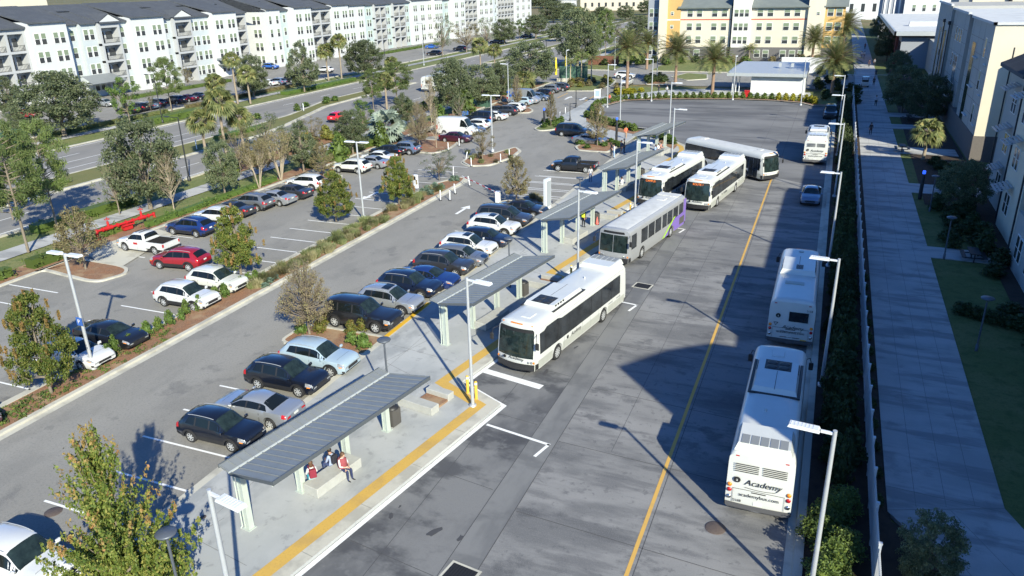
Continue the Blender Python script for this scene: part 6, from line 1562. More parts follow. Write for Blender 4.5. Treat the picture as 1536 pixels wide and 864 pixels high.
# east side trees and shrubs in the shade
for b, tp, w, kd, lb in (((1352, 170), 98, 56, 'oak', 'dark tree in the shade beside the promenade, left of the pair'), ((1388, 185), 112, 66, 'oak', 'large dark tree in the shade against the tall grey building'), ((1438, 318), 242, 76, 'oak', 'dark multi stemmed tree on the shaded lawn near the awnings'), ((1330, 92), 48, 40, 'oak', 'dark tree beside the promenade near the maroon wall'), ((1318, 60), 24, 30, 'oak', 'dark tree beside the promenade far off'), ((1345, 118), 76, 36, 'oak', 'dark low tree before the building with the flat overhanging roof')):
    tree(kd, b, tp, w, lb, 'trees in the shade along the promenade')
tree('oak', (1386, 880), 776, 92, 'dark glossy leaved bush at the corner of the paths, lower right', name='bush', cat='bush')
for px, w, h, k, lb in (((1440, 396), 46, 50, 'dark', 'trimmed round dark shrub on the cross path'),): pass
x, y = g(1474, 385); shrub('dark', x, y, 1.9, 2.0, 'trimmed round dark shrub beside the cross path at the building')
for i in range(26):
    y = 36+i*2.5; xx = 12.4+random.uniform(-.6, .9)
    if any(abs(y-c) < 1.6 for c in (57, 82, 108)): continue
    shrub('dark', xx, y, random.uniform(1.5, 2.4), random.uniform(.9, 1.7), 'dark shrub along the foot of the shaded building', 'shrubs along the shaded building')
for i in range(10): shrub('dark', 9.4+i*.42, 53.0-.25*i+random.uniform(-.2, .2), 1.2, .8, 'low dark shrub edging the lawn below the cross path', 'shrubs below the cross path')
for i in range(10): shrub('dark', 11.0+random.uniform(-1, 1), 67+i*1.4, 1.5, 1.2, 'dark shrub in the bed between lawn and awnings', 'shrubs in the bed below the awnings')
# hedge row between the loop and the promenade: cone shaped shrubs
y = 31.0; i = 0
while y < 138:
    for xx in ((1.95, 2.75) if i % 2 else (2.3,)):
        if abs(y-40.2) < .7 or abs(y-60.5) < .6: continue
        shrub('darkcone', xx+random.uniform(-.12, .12), y+random.uniform(-.3, .3), random.uniform(1.2, 1.7), random.uniform(1.4, 2.5), 'dark conical shrub in the bed between the lane and the picket fence', 'conical shrubs along the picket fence', .08)
    y += 1.5 if y < 70 else 2.4; i += 1
for i in range(9):
    shrub('near', 1.7+.35*(i % 3)+random.uniform(-.1, .2), 20.6+i*1.05, random.uniform(1.6, 2.1), random.uniform(1.2, 1.7), 'leafy green hedge plant at the lower right between the lane and the picket fence', 'hedge plants at the lower right')
for i in range(14): shrub('dark', 3.85+random.uniform(-.05, .1), 30+i*2.1, .6, .5, 'low plant between picket fence and promenade', 'low plants along the picket fence', .08)
# far loop hedge
LH = offset_line(LOOP[1:14], 1.0)
LH = [(p[0], p[1]) for p in LH]
def along(P, step):
    out = []; acc = 0
    for a, b in zip(P[:-1], P[1:]):
        a, b = Vector(a), Vector(b); L_ = (b-a).length
        while acc < L_: out.append(a.lerp(b, acc/L_)); acc += step
        acc -= L_
    return out
FARH = [(-35.4, 121.5), (-37.2, 127), (-37.9, 132), (-35.4, 140.3), (-26.8, 144.2), (-16.1, 146.7), (-9.4, 146.5), (-4.2, 145.0), (-1.9, 142.0)]
for p in along(FARH, 1.25):
    yel = p.x > -9.0
    shrub('yellow' if yel else 'hedge', p.x, p.y, 1.25, 1.15 if not yel else 1.3, 'bright yellow shrub at the corner of the loop hedge' if yel else 'clipped green shrub in the row round the far side of the bus loop', 'yellow shrubs at the loop corner' if yel else 'clipped shrubs round the far side of the loop', .1)
for p in along(gp([(880, 177), (905, 186), (935, 194), (958, 200)]), 1.3): shrub('hedge', p.x, p.y, 1.4, 1.1, 'green shrub in the bed between the sidewalk and the bus loop', 'shrubs between the sidewalk and the loop', .15)
for p in along(gp([(985, 209), (1006, 214), (1010, 220)]), 1.2): shrub('bright', p.x, p.y, 1.4, 1.0, 'green shrub at the rounded end of the platform', 'shrubs at the end of the platform', .15)
for px, w, h, k, lb in (((1186, 128), 3.0, 3.4, 'cone', 'tall green conical bush at the right end of the white flat roofed building'), ((1196, 139), 2.6, 3.0, 'bright', 'light green bush behind the yellow shrubs'), ((573, 221), 2.6, 3.6, 'cone', 'clipped conical shrub left of the silver palm trunk'), ((593, 213), 2.2, 3.6, 'cone', 'clipped conical shrub right of the silver palm trunk'), ((510, 242), 3.2, 3.8, 'cone', 'broad conical shrub beside the brown leaved tree'), ((698, 172), 4.2, 4.2, 'hedge', 'dense green bush beside the green utility box'), ((660, 184), 3.0, 2.8, 'bright', 'yellowish bush behind the white panel van')):
    x, y = g(*px); shrub(k, x, y, w, h, lb)
# planting in the islands
for i in range(18):
    y = g(165, 560)[1]+.35+i*.86; x = -39.0+random.uniform(0, .5)
    shrub('bright' if i % 3 else 'hedge', x, y, random.uniform(.6, .85), random.uniform(.8, 1.25), 'small upright green shrub in the island before the parked cars', 'small upright shrubs in the island')
for i in range(26): tuft('dry' if i % 3 else 'green', random.uniform(-38.9, -37.4), random.uniform(41, 46.5), random.uniform(.8, 1.3), random.uniform(.5, .9), 'dry ornamental grass clump by the round green tree', 'ornamental grass by the round green tree')
for i in range(70): tuft('green' if i % 5 < 3 else 'dry', random.uniform(-39.0, -37.3), random.uniform(46.5, 60.5), random.uniform(.9, 1.5), random.uniform(.4, .8), 'feathery ornamental grass clump in the middle of the long island', 'ornamental grass in the middle of the long island')
for i in range(34): tuft('dry' if i % 3 else 'green', random.uniform(-38.9, -37.5), random.uniform(61, 72), random.uniform(.8, 1.3), random.uniform(.4, .9), 'ornamental grass clump near the ticket machine', 'ornamental grass near the ticket machine')
for i in range(10): shrub('agave', random.uniform(-38.9, -37.6), random.uniform(69, 76), .9, .6, 'blue green perennial at the tip of the long island', 'perennials at the island tip')
for px in ((405, 425), (398, 432), (412, 420), (395, 418)): x, y = g(*px); shrub('agave', x, y, .8, .35, 'blue green spreading perennial under the round green tree', 'perennials under the round green tree')
L = MB(); C = [(random.uniform(-39.1, -37.2), random.uniform(18, 33.5), .14) for i in range(150)]; C += [(random.uniform(-39.1, -37.3), random.uniform(18, 25), .2) for i in range(60)]; leaves(L, C, 16, (.28, .28, .10), .13); tag(L.build('ground_cover', M['hedge']), 'low green ground cover at the foot of the leafy tree in the island', 'ground cover', None, 'stuff')
for px, k, s in (((484, 490), 'olive', .95), ((480, 500), 'olive', 1.0), ((527, 502), 'olive', 1.0), ((545, 497), 'olive', .95), ((529, 518), 'bright', .9), ((547, 525), 'bright', 1.1), ((452, 502), 'bright', .9)):
    x, y = g(*px); shrub(k, x, y, s, s*.95, 'small rounded shrub in the mulched planter of the platform row', 'rounded shrubs in the mulched planter')
for px in ((806, 300), (812, 304), (800, 299)): x, y = g(*px); tuft('dry', x, y, 1.3, .7, 'dry grass clump beside the sign totem', 'grass clumps by the totem')
for i in range(12): x, y = g(random.uniform(812, 846), random.uniform(182, 194)); shrub('bright', x, y, 1.2, .8, 'leafy green plant in the islet with the blue light pole', 'plants in the blue light islet')
for i in range(12): x, y = g(random.uniform(868, 930), random.uniform(214, 225)); shrub('bright', x, y, 1.2, .6, 'leafy green plant under the brown tree by the coupe', 'plants under the brown tree')
for i in range(12): x, y = g(random.uniform(700, 770), random.uniform(228, 246)); tuft('green' if i % 2 else 'dry', x, y, 1.0, .6, 'grass clump on the entry islet', 'grass clumps on the entry islet')
for i in range(24): x, y = g(random.uniform(856, 925), random.uniform(120, 134)); shrub('brown' if i % 2 else 'olive', x, y, 1.8, 1.2, 'bushy plant around the monument sign', 'plants around the monument sign')
for i in range(14): x, y = g(random.uniform(968, 1000), random.uniform(115, 126)); shrub('dark', x, y, 1.8, 1.3, 'dark plant on the small road islet', 'plants on the small road islet')
for i in range(16): x, y = g(random.uniform(922, 966), random.uniform(137, 143)); shrub('yellow', x, y, 1.5, .8, 'low yellow green plant at the foot of the tall date palm', 'yellow plants at the date palm')
for i in range(44): x, y = g(random.uniform(960, 1240), random.uniform(84, 98)); shrub(['hedge', 'dark', 'bright', 'brown'][i % 4], x, y, random.uniform(2, 3.4), random.uniform(1.2, 2.2), 'shrub in the planting before the dormitory', 'shrubs before the dormitory')
for i in range(10): x, y = g(random.uniform(1192, 1232), random.uniform(94, 100)); shrub('brown', x, y, 2.2, 2.2, 'pinkish brown shrub right of the white flat roof', 'pinkish shrubs behind the white flat roof')
for i in range(18): x, y = g(random.uniform(905, 985), random.uniform(92, 98)); shrub('hedge' if i % 2 else 'dark', x, y, 2.4, 1.6, 'shrub along the lawn by the timber fence', 'shrubs by the timber fence')
for i in range(16): x, y = g(random.uniform(1225, 1285), random.uniform(100, 165)); shrub('dark', x, y, 2.4, 1.8, 'dark shrub between the loop and the far promenade', 'dark shrubs by the far promenade')
# hedges and verge planting to the west
for i in range(46):
    y = random.uniform(68, 156); x = random.uniform(-68.6, -65.6) if i % 3 else random.uniform(-61.8, -58.8)
    shrub(['hedge', 'brown', 'bright', 'olive'][i % 4], x, y, random.uniform(1.5, 3.2), random.uniform(1.1, 2.6), 'leafy shrub on the planted verge between the car park and the boulevard', 'shrubs on the boulevard verge', .03)
for i in range(16):
    y = random.uniform(40, 150); x = random.uniform(-86, -82) if y < 100 else random.uniform(-90.2, -87.6)
    shrub(['hedge', 'bright'][i % 2], x, y, random.uniform(1.4, 2.4), random.uniform(.8, 1.4), 'leafy shrub on the boulevard median', 'shrubs on the boulevard median', .1)
hedge('hedge', [(-58.4, 26), (-58.5, 37.6)], 1.5, 1.2, M['hedge'], 'thick clipped green hedge at the left edge before the boulevard sidewalk')
hedge('hedge', [(-58.3, 39), (-58.2, 42.2)], 1.6, 1.3, M['hedge'], 'clump of hedge behind the half bare tree')
hedge('hedge', [(-59.9, 43.2), (-59.6, 50.6)], .9, 1.0, M['hedge'], 'low clipped hedge behind the red pipework')
hedge('hedge', [(-58.1, 50.6), (-58.1, 70)], 1.0, .85, M['greenleaf'], 'low bright hedge along the row of parked cars')
hedge('hedge', [(-58.3, 76), (-58.3, 92)], 1.4, 1.3, M['hedge'], 'low green hedge behind the white crossovers and the silver palm')
hedge('hedge', [(-112.0, 112), (-112.0, 152)], 1.1, 1.0, M['brownleaf'], 'low brownish hedge before the apartment parking', .0)
hedge('hedge', [(-112.0, 82), (-112.0, 108)], 1.1, 1.0, M['sabal'], 'low grey green hedge left of the spreading oak', .0)
hedge('hedge', [(-105.0, 132), (-104.6, 158)], 3.0, 1.1, M['greenleaf'], 'wide bright green hedge on the far verge', .0)
hedge('hedge', [(-104.8, 96), (-104.6, 108)], 3.6, 1.6, M['hedge'], 'dense green bush mass beside the black verge lamp', .0)
hedge('hedge', [(-134, 118), (-134, 150)], 2.2, 1.0, M['hedge'], 'green planting strip before the first apartment building', .0, 60)
hedge('hedge', [(-135, 205), (-135, 262)], 2.4, 1.1, M['hedge'], 'green planting strip before the second apartment building', .0, 50, .22)
hedge('hedge', [(-67, 46), (-67, 58)], 2.0, 1.3, M['hedge'], 'dark green bushes on the verge behind the half bare tree', .0)
hedge('hedge', [(-67, 98), (-67, 118)], 2.4, 1.3, M['brownleaf'], 'brownish shrubs on the verge behind the silver palm', .0)
hedge('hedge', [(-83, 88), (-83, 98)], 2.0, .9, M['greenleaf'], 'leafy shrubs on the boulevard median under the palms', .1)
hedge('hedge', [(-88.5, 140), (-88.5, 154)], 2.2, 1.2, M['greenleaf'], 'leafy shrubs on the median behind the pines', .1)
hedge('hedge', [(-82, 30), (-82, 62)], 1.8, .9, M['hedge'], 'green shrubs on the median at the left edge', .1)
# olive and brown understory trees between car park and boulevard
for i, (b, tp, w, kd, lb) in enumerate((((545, 200), 150, 44, 'green', 'mid green tree on the verge to the right of the red car'), ((470, 215), 176, 40, 'sparse', 'olive tree on the verge directly below the red car'), ((180, 322), 232, 60, 'sparse', 'olive tree at the boulevard behind the half bare tree'), ((400, 238), 168, 64, 'sparse', 'pale olive tree on the verge left of the red car'), ((440, 232), 186, 44, 'sparse', 'olive tree on the verge just left of the red car'), ((362, 262), 186, 46, 'sparse', 'olive tree on the verge beneath the tall median palm'), ((395, 262), 206, 40, 'brown', 'brownish tree on the verge behind the pale stemmed pair'), ((690, 186), 140, 30, 'sparse', 'pale thin tree behind the white panel van'), ((612, 170), 150, 34, 'sparse', 'dull olive tree on the verge behind the silver palm'))):
    tree(kd, b, tp, w, lb)
# ------------------------------------------------------------------ buildings
def yX(px, py, X):
    d = FW*F + RT*(px-768) - UP*(py-432); t = X/d.x; return d.y*t
def xY(px, py, Y):
    d = FW*F + RT*(px-768) - UP*(py-432); t = Y/d.y; return d.x*t
M['aptwhite'] = pm('apartment_white', (.54, .55, .55), .8, var=.04, vscale=.8); M['aptblue'] = pm('apartment_pale_blue', (.45, .49, .505), .8, var=.05, vscale=.8)
M['aptgrey'] = pm('apartment_grey', (.40, .41, .42), .8, var=.05); M['aptteal'] = pm('apartment_teal', (.41, .485, .48), .8); M['aptstone'] = pm('apartment_stone', (.50, .48, .44), .85, var=.08, vscale=1.5)
M['shingle'] = layers('dark_shingle_roof', (.075, .082, .095), [(.6, (1, 1, 1), .4, .7, (.10, .108, .12), .7, 6), (4, (1, 1, .3), .45, .75, (.05, .055, .065), .6, 3)])
M['roofgreen'] = layers('grey_green_roof', (.15, .17, .165), [(.6, (1, 1, 1), .4, .7, (.18, .20, .19), .7, 6)])
M['cream'] = pm('dorm_cream', (.62, .56, .45), .85, var=.04, vscale=.6); M['ochre'] = pm('dorm_ochre', (.55, .355, .135), .85, var=.05, vscale=.6); M['dormwhite'] = pm('dorm_white', (.70, .68, .63), .85); M['brickgrey'] = pm('dorm_grey_brick', (.13, .125, .125), .85, var=.12, vscale=5)
M['bluegrey'] = pm('dorm_blue_grey', (.27, .29, .33), .85, var=.05); M['redline'] = pm('red_band', (.5, .10, .05), .8)
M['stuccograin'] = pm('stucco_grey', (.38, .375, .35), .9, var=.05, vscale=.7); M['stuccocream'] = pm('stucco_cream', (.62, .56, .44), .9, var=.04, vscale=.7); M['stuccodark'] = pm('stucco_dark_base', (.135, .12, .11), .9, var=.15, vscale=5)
M['maroon'] = pm('maroon_wall', (.14, .04, .035), .85, var=.2, vscale=4); M['membrane'] = layers('flat_roof_membrane', (.55, .56, .56), [(.5, (1, 1, 1), .45, .7, (.42, .43, .43), .7, 5)])
M['metalroof'] = pm('pale_metal_roof', (.50, .53, .54), .45, .4, var=.06); M['boxwhite'] = pm('white_wall', (.62, .63, .64), .8, var=.03)
M['wframe'] = pm('window_frame', (.72, .72, .70), .6); M['wblind'] = pm('window_blind_green', (.20, .245, .165), .3, 0, .6); M['wdark'] = pm('window_dark', (.045, .05, .055), .12, 0, .7); M['wshadeblue'] = pm('window_blue_glass', (.05, .11, .15), .12, 0, .7); M['wgreen'] = pm('window_green_glass', (.035, .05, .035), .15, 0, .7)
def window_mesh(w, h, n=1, gap=.12, frame=.09, mats=('wframe', 'wblind', 'wdark'), split=.5):
    """a window facing -Y, centred on x, sill at z 0: frame with an upper and a lower pane"""
    q = MB(); W = n*w+(n-1)*gap
    for k in range(n):
        x0 = -W/2+k*(w+gap)
        q.span(x0, x0+w, -.05, .02, 0, h, 0)
        q.span(x0+frame, x0+w-frame, -.058, -.05, h*split+.03, h-frame, 1); q.span(x0+frame, x0+w-frame, -.058, -.05, frame, h*split-.03, 2)
    return q.mesh('window', [M[k] for k in mats])
W1, W2, W3 = window_mesh(1.15, 2.2), window_mesh(1.15, 2.2, 2, .3), window_mesh(1.15, 2.2, 3, .2)
WS = window_mesh(.8, .9)
WDORM = window_mesh(1.5, 1.9, 1); WDORM3 = window_mesh(1.15, 1.9, 3, .14)
WDK = window_mesh(1.2, 1.9, 1, mats=('wframe', 'wshadeblue', 'wdark'))
EAST = D2R*90
def apartment(name, label, segs, eave0, depth_, ridge, x_back):
    t = thing(name, label, 'apartment building', (0, 0, 0))
    fl = [1.1, 4.5, 7.95, 11.35]; walls = {}; nwin = 0
    RX = -143-depth_/2
    roof = MB(); base = MB()
    for (y0, y1, xf, kind, ea) in segs:
        if kind != 'balc':
            mb = MB(); mb.span(xf, x_back, y0, y1, 0, ea); mb.span(xf+.04, xf-.3, y0+.02, y1-.02, ea-.5, ea-.12); mb.span(xf+.06, xf-.3, y0+.02, y1-.02, 0, 3.9 if kind == 'stone' else .5, 0)
            mb.build('wall', M[{'white': 'aptwhite', 'blue': 'aptblue', 'teal': 'aptteal', 'stone': 'aptwhite'}[kind]], t)
            w = y1-y0; n = 1 if w < 5.5 else (2 if w < 12 else 3)
            for z in fl:
                for k in range(n):
                    yy = y0+w*(k+.5)/n
                    if nwin < 98: inst('window', W2 if w/n > 3.2 else W1, t, (xf+(.0 if z > 1.2 else .08), yy, z), EAST); nwin += 1
        else:
            n = max(1, round((y1-y0)/4.2)); mb = MB(); mb.span(xf-1.9, x_back, y0, y1, 0, ea)
            cw = (y1-y0)/n
            for k in range(n+1): yy = min(y1-.25, max(y0+.25, y0+k*cw)); mb.span(xf, xf-1.95, yy-.25, yy+.25, 0, ea)
            for z in (3.55, 6.95, 10.4): mb.span(xf+.02, xf-1.95, y0, y1, z-.35, z+.1)
            mb.span(xf-.03, xf-1.93, y0+.02, y1-.02, 13.6, ea-.03)
            mb.build('wall', M['aptgrey'], t)
            dk = MB()
            for z in (3.65, 7.05, 10.5):
                for k in range(n):
                    ya, yb = y0+k*cw+.5, y0+(k+1)*cw-.5; rl = MB()
                    rl.span(xf-.02, xf-.08, ya, yb, z+1.0, z+1.06); rl.span(xf-.02, xf-.08, ya, yb, z+.1, z+.14)
                    yy = ya
                    while yy < yb: rl.span(xf-.03, xf-.07, yy, yy+.05, z, z+1.0); yy += .28
                    rl.build('balcony_railing', M['metaldark'], t)
            for z in (.2, 3.65, 7.05, 10.5):
                for k in range(n):
                    ya, yb = y0+k*cw+.6, y0+(k+1)*cw-.6; dk = MB(); dk.span(xf-1.86, xf-1.9, ya, (ya+yb)/2-.1, z, z+2.3); dk.build('balcony_door', M['wdark'], t); dk = MB(); dk.span(xf-1.86, xf-1.9, (ya+yb)/2+.4, yb, z+.7, z+2.3); dk.build('balcony_window', M['wdark'], t)
            pass
        o_ = .55
        P = [(xf+o_, y0-.15 if kind != 'balc' else y0, ea-.02), (xf+o_, y1+.15 if kind != 'balc' else y1, ea-.02), (RX, y1+.15 if kind != 'balc' else y1, ridge+(ea-eave0)*.15), (RX, y0-.15 if kind != 'balc' else y0, ridge+(ea-eave0)*.15)]
        Q = [(a, b, c-.28) for a, b, c in P]
        roof.add(P+Q, [(0, 1, 2, 3), (7, 6, 5, 4), (0, 4, 5, 1), (1, 5, 6, 2), (2, 6, 7, 3), (3, 7, 4, 0)])
        if kind == 'balc' and y1-y0 < 7:
            gz = ea; ym = (y0+y1)/2; xo = xf+.5
            roof.add([(xo, y0-.3, gz), (xo, ym, gz+1.6), (xf-6, ym, gz+1.6), (xf-3, y0-.3, gz)], [(0, 1, 2, 3)]); roof.add([(xo, y1+.3, gz), (xo, ym, gz+1.6), (xf-6, ym, gz+1.6), (xf-3, y1+.3, gz)], [(3, 2, 1, 0)])
            g_ = MB(); g_.add([(xo-.1, y0, gz+.02), (xo-.1, y1, gz+.02), (xo-.1, ym, gz+1.42)], [(0, 1, 2)]); g_.add([(xo-.14, y0, gz+.02), (xo-.14, y1, gz+.02), (xo-.14, ym, gz+1.42)], [(2, 1, 0)]); g_.build('gable', M['aptwhite'], t)
    ya, yb = segs[0][0], segs[-1][1]
    xb = RX-(143-abs(RX))*-1 if False else RX-depth_/2
    roof.add([(RX, ya, ridge), (RX, yb, ridge), (xb, yb, eave0), (xb, ya, eave0)], [(0, 3, 2, 1), (0, 1, 2, 3)])
    roof.add([(-143, yb+.3, eave0), (RX, yb, ridge), (xb, yb+.3, eave0)], [(0, 1, 2), (2, 1, 0)]); roof.add([(-143, ya-.3, eave0), (RX, ya, ridge), (xb, ya-.3, eave0)], [(2, 1, 0), (0, 1, 2)])
    rf = roof.build('roof', M['shingle'], t)
    q = MB()
    yy = ya+6
    while yy < yb-4: q.box((RX+4.5, yy, ridge-1.4), (1.2, 2.6, .35)); yy += 11
    q.build('roof_vent', M['metaldark'], rf)
    return t
eA = lambda px, py: yX(px, py, -143)
ys = [eA(0, 60)-18, eA(2, 60)-6, eA(46, 60), eA(98, 34), eA(125, 34), eA(151, 45), eA(182, 45), eA(197, 45), eA(247, 40), eA(263, 40), eA(289, 35), eA(312, 35), eA(319, 32), eA(354, 25), eA(368, 22)]
segA = [(ys[0], ys[1], -143, 'white', 15.6), (ys[1], ys[2], -144.2, 'balc', 14.8), (ys[2], ys[3], -143, 'white', 15.6), (ys[3], ys[4], -145.4, 'blue', 14.8), (ys[4], ys[5], -144.4, 'blue', 14.8), (ys[5], ys[6], -143.4, 'balc', 14.8), (ys[6], ys[7], -144.4, 'blue', 14.8), (ys[7], ys[8], -143, 'white', 15.5),
        (ys[8], ys[9], -144.4, 'blue', 14.8), (ys[9], ys[10], -143.4, 'balc', 14.8), (ys[10], ys[12], -144.4, 'blue', 14.8), (ys[12], ys[13], -143, 'white', 15.5), (ys[13], ys[14]+4, -146.5, 'balc', 14.8)]
a1 = apartment('apartment_building', 'white and pale blue apartment building nearest, at the upper left', segA, 14.8, 26, 18.3, -168)
q = MB(); q.span(-139.5, -143.2, ys[3]+.6, ys[4]+4.5, 3.0, 3.2); q.add([(-139.3, ys[3]+.2, 3.2), (-139.3, ys[4]+5, 3.2), (-143.1, ys[4]+4, 4.6), (-143.1, ys[3]+1, 4.6)], [(0, 1, 2, 3)]); q.build('porch_roof', M['roofseam'], a1)
q = MB(); q.span(-139.5, -142.9, ys[11]+1, ys[12]+2.5, 3.0, 3.2); q.add([(-139.3, ys[11]+.6, 3.2), (-139.3, ys[12]+3, 3.2), (-143.1, ys[12]+2, 4.6), (-143.1, ys[11]+1, 4.6)], [(0, 1, 2, 3)]); q.build('porch_roof', M['roofseam'], a1)
q = MB()
for yy in (ys[7]+1.8, ys[11]+.6): q.span(-142.9, -143.4, yy, yy+2.6, .0, 2.9)
q.build('garage_door', M['wframe'], a1)
eB = lambda px, py: yX(px, py, -144)
yb = [eB(398, 30), eB(419, 30), eB(440, 30), eB(466, 28), eB(497, 28), eB(522, 26), eB(549, 24), eB(560, 24), eB(577, 24), eB(588, 24), eB(606, 22), eB(616, 22), eB(648, 20), eB(660, 18)]
kb = [('white', -143.6, 15.4), ('teal', -146, 14.8), ('white', -143.6, 15.4), ('balc', -144.2, 14.8), ('white', -143.6, 15.4), ('white', -144.4, 15.0), ('teal', -144.4, 14.8), ('balc', -143.4, 14.8), ('teal', -144.4, 14.8), ('balc', -143.4, 14.8), ('teal', -144.4, 14.8), ('white', -143.6, 15.4), ('teal', -145, 14.8)]
a2 = apartment('apartment_building', 'second white and teal apartment building with twin gables and arched entrances', [(yb[i], yb[i+1], kb[i][1], kb[i][0], kb[i][2]) for i in range(len(kb))], 14.8, 26, 18.4, -168)
for z in (1.1, 4.5, 7.95, 11.35):
    for xx in (-147, -152, -158, -164): inst('window', W2 if xx > -155 else W1, a2, (xx, yb[0]-.02, z))
eC = lambda px, py: yX(px, py, -142)
yc = [eC(652, 18), eC(664, 18), eC(680, 15), eC(698, 15), eC(718, 12), eC(740, 12), eC(748, 10), eC(772, 10), eC(797, 8)]
kc = [('white', -142, 15.4), ('teal', -144, 14.8), ('white', -142, 15.4), ('balc', -142.6, 14.8), ('white', -142, 15.4), ('blue', -143, 14.8), ('balc', -142.4, 14.8), ('white', -142, 15.4)]
a3 = apartment('apartment_building', 'third white apartment building, farthest along the boulevard', [(yc[i], yc[i+1], kc[i][1], kc[i][0], kc[i][2]) for i in range(len(kc))], 14.8, 26, 18.4, -168)
t = thing('apartment_wing', 'set back white apartment wing between the first and second buildings', 'apartment building', (0, 0, 0))
q = MB(); yw = yX(372, 40, -172); q.span(-160, -200, yw+12, yw+34, 0, 14.8); q.span(-172, -200, yw-3, yw+12, 0, 14.8); q.build('wall', M['aptwhite'], t)
for z in (1.1, 4.5, 7.95, 11.35):
    for yy in (2, 8): inst('window', W2, t, (-172, yw+yy, z), EAST)
    for yy in (15, 21, 28): inst('window', W2, t, (-160, yw+yy, z), EAST)
    for xx in (-194, -187, -180): inst('window', W2, t, (xx, yw-3.02, z))
    for xx in (-168, -164): inst('window', W1, t, (xx, yw+11.98, z))
q = MB(); q.add([(-159, yw-4, 14.8), (-159, yw+35, 14.8), (-180, yw+35, 18.4), (-180, yw-4, 18.4)], [(0, 1, 2, 3), (3, 2, 1, 0)]); q.add([(-201, yw-4, 14.8), (-201, yw+35, 14.8), (-180, yw+35, 18.4), (-180, yw-4, 18.4)], [(0, 1, 2, 3), (3, 2, 1, 0)]); q.build('roof', M['shingle'], t)
# ---- cream dormitory
Y0 = 216.0; xw = lambda px, py=60: xY(px, py, Y0)
t = thing('dormitory', 'long cream four storey dormitory with ochre ends and grey base', 'building', (0, 0, 0))
x_ = dict(a=xw(988), b=xw(1000), c=xw(1019), d=xw(1094), e=xw(1097), f=xw(1124), g_=xw(1208), h=xw(1233), i=xw(1263))
def wall(par, mat, x0, x1, y0, y1, z0, z1, nm='wall'): q = MB(); q.span(x0, x1, y0, y1, z0, z1); return q.build(nm, M[mat], par)
EZ = 13.4
wall(t, 'bluegrey', xw(970), x_['a']+.1, Y0+.6, Y0+26, 0, 15.2); wall(t, 'cream', x_['a'], x_['b'], Y0-1.2, Y0+1.2, 0, 16.5); wall(t, 'ochre', x_['b'], x_['c'], Y0-.4, Y0+14, 3.2, 15.6); wall(t, 'cream', x_['c'], x_['d'], Y0, Y0+14, 3.4, EZ)
wall(t, 'bluegrey', x_['d'], x_['e'], Y0+1.0, Y0+14, 0, EZ); wall(t, 'dormwhite', x_['e'], x_['f'], Y0-1.0, Y0+14, 3.4, 16.5); wall(t, 'cream', x_['f'], x_['g_'], Y0, Y0+14, 3.4, EZ); wall(t, 'cream', x_['g_'], x_['h'], Y0-.8, Y0+14, 0, 17); wall(t, 'ochre', x_['h'], x_['i'], Y0-.2, Y0+14, 3.3, EZ)
wall(t, 'brickgrey', x_['b'], x_['d'], Y0-.08, Y0+13.9, 0, 3.45, 'base'); wall(t, 'brickgrey', x_['e']-.05, x_['f']+.05, Y0-1.08, Y0+13, 0, 3.42, 'base'); wall(t, 'brickgrey', x_['f'], x_['g_'], Y0-.08, Y0+13.9, 0, 3.45, 'base'); wall(t, 'brickgrey', x_['h'], x_['i'], Y0-.28, Y0+13.9, 0, 3.4, 'base')
wall(t, 'redline', x_['c'], x_['d'], Y0-.05, Y0, 10.15, 10.4, 'red_band'); wall(t, 'redline', x_['f'], x_['g_'], Y0-.05, Y0, 10.15, 10.4, 'red_band'); wall(t, 'wframe', x_['b'], x_['c'], Y0-.46, Y0-.4, 10.1, 10.4, 'white_band')
zz = (4.3, 7.55, 10.9)
for px in (1033, 1047, 1069.5, 1084): [inst('window', WDORM, t, (xw(px), Y0-.02, z)) for z in zz]
for px in (1137, 1152, 1177, 1192): [inst('window', WDORM, t, (xw(px), Y0-.02, z)) for z in zz]
for z in zz: inst('window', WDORM3, t, (xw(1110), Y0-1.02, z)); inst('window', WDORM, t, (xw(1241), Y0-.22, z)); inst('window', WDORM, t, (xw(1254), Y0-.22, z)); inst('window', WS, t, (xw(1007), Y0-.42, z+.5)); inst('window', WS, t, (xw(1223), Y0-.82, z+.3))
for px in (1031, 1046, 1070, 1084, 1137, 1150, 1176, 1190, 1203): inst('window', WDORM, t, (xw(px), Y0-.10, .9))
for z in (1.2,)+zz:
    for px in (975, 982): inst('window', W1, t, (xw(px), Y0+.58, z))
q = MB()
for a, b, rise in ((x_['c']-.6, x_['d'], 3.6), (x_['f'], x_['g_']+.3, 3.6), (x_['h']-.3, x_['i']+.6, 3.2)):
    q.add([(a, Y0-.9, EZ-.05), (b, Y0-.9, EZ-.05), (b, Y0+7, EZ+rise), (a, Y0+7, EZ+rise), (b, Y0+15, EZ), (a, Y0+15, EZ), (a, Y0-.9, EZ-.35), (b, Y0-.9, EZ-.35)], [(0, 1, 2, 3), (3, 2, 4, 5), (6, 7, 1, 0)])
    q.add([(a, Y0-.9, EZ-.05), (a, Y0+7, EZ+rise), (a, Y0+15, EZ)], [(0, 1, 2)]); q.add([(b, Y0-.9, EZ-.05), (b, Y0+7, EZ+rise), (b, Y0+15, EZ)], [(2, 1, 0)])
q.build('roof', M['roofgreen'], t)
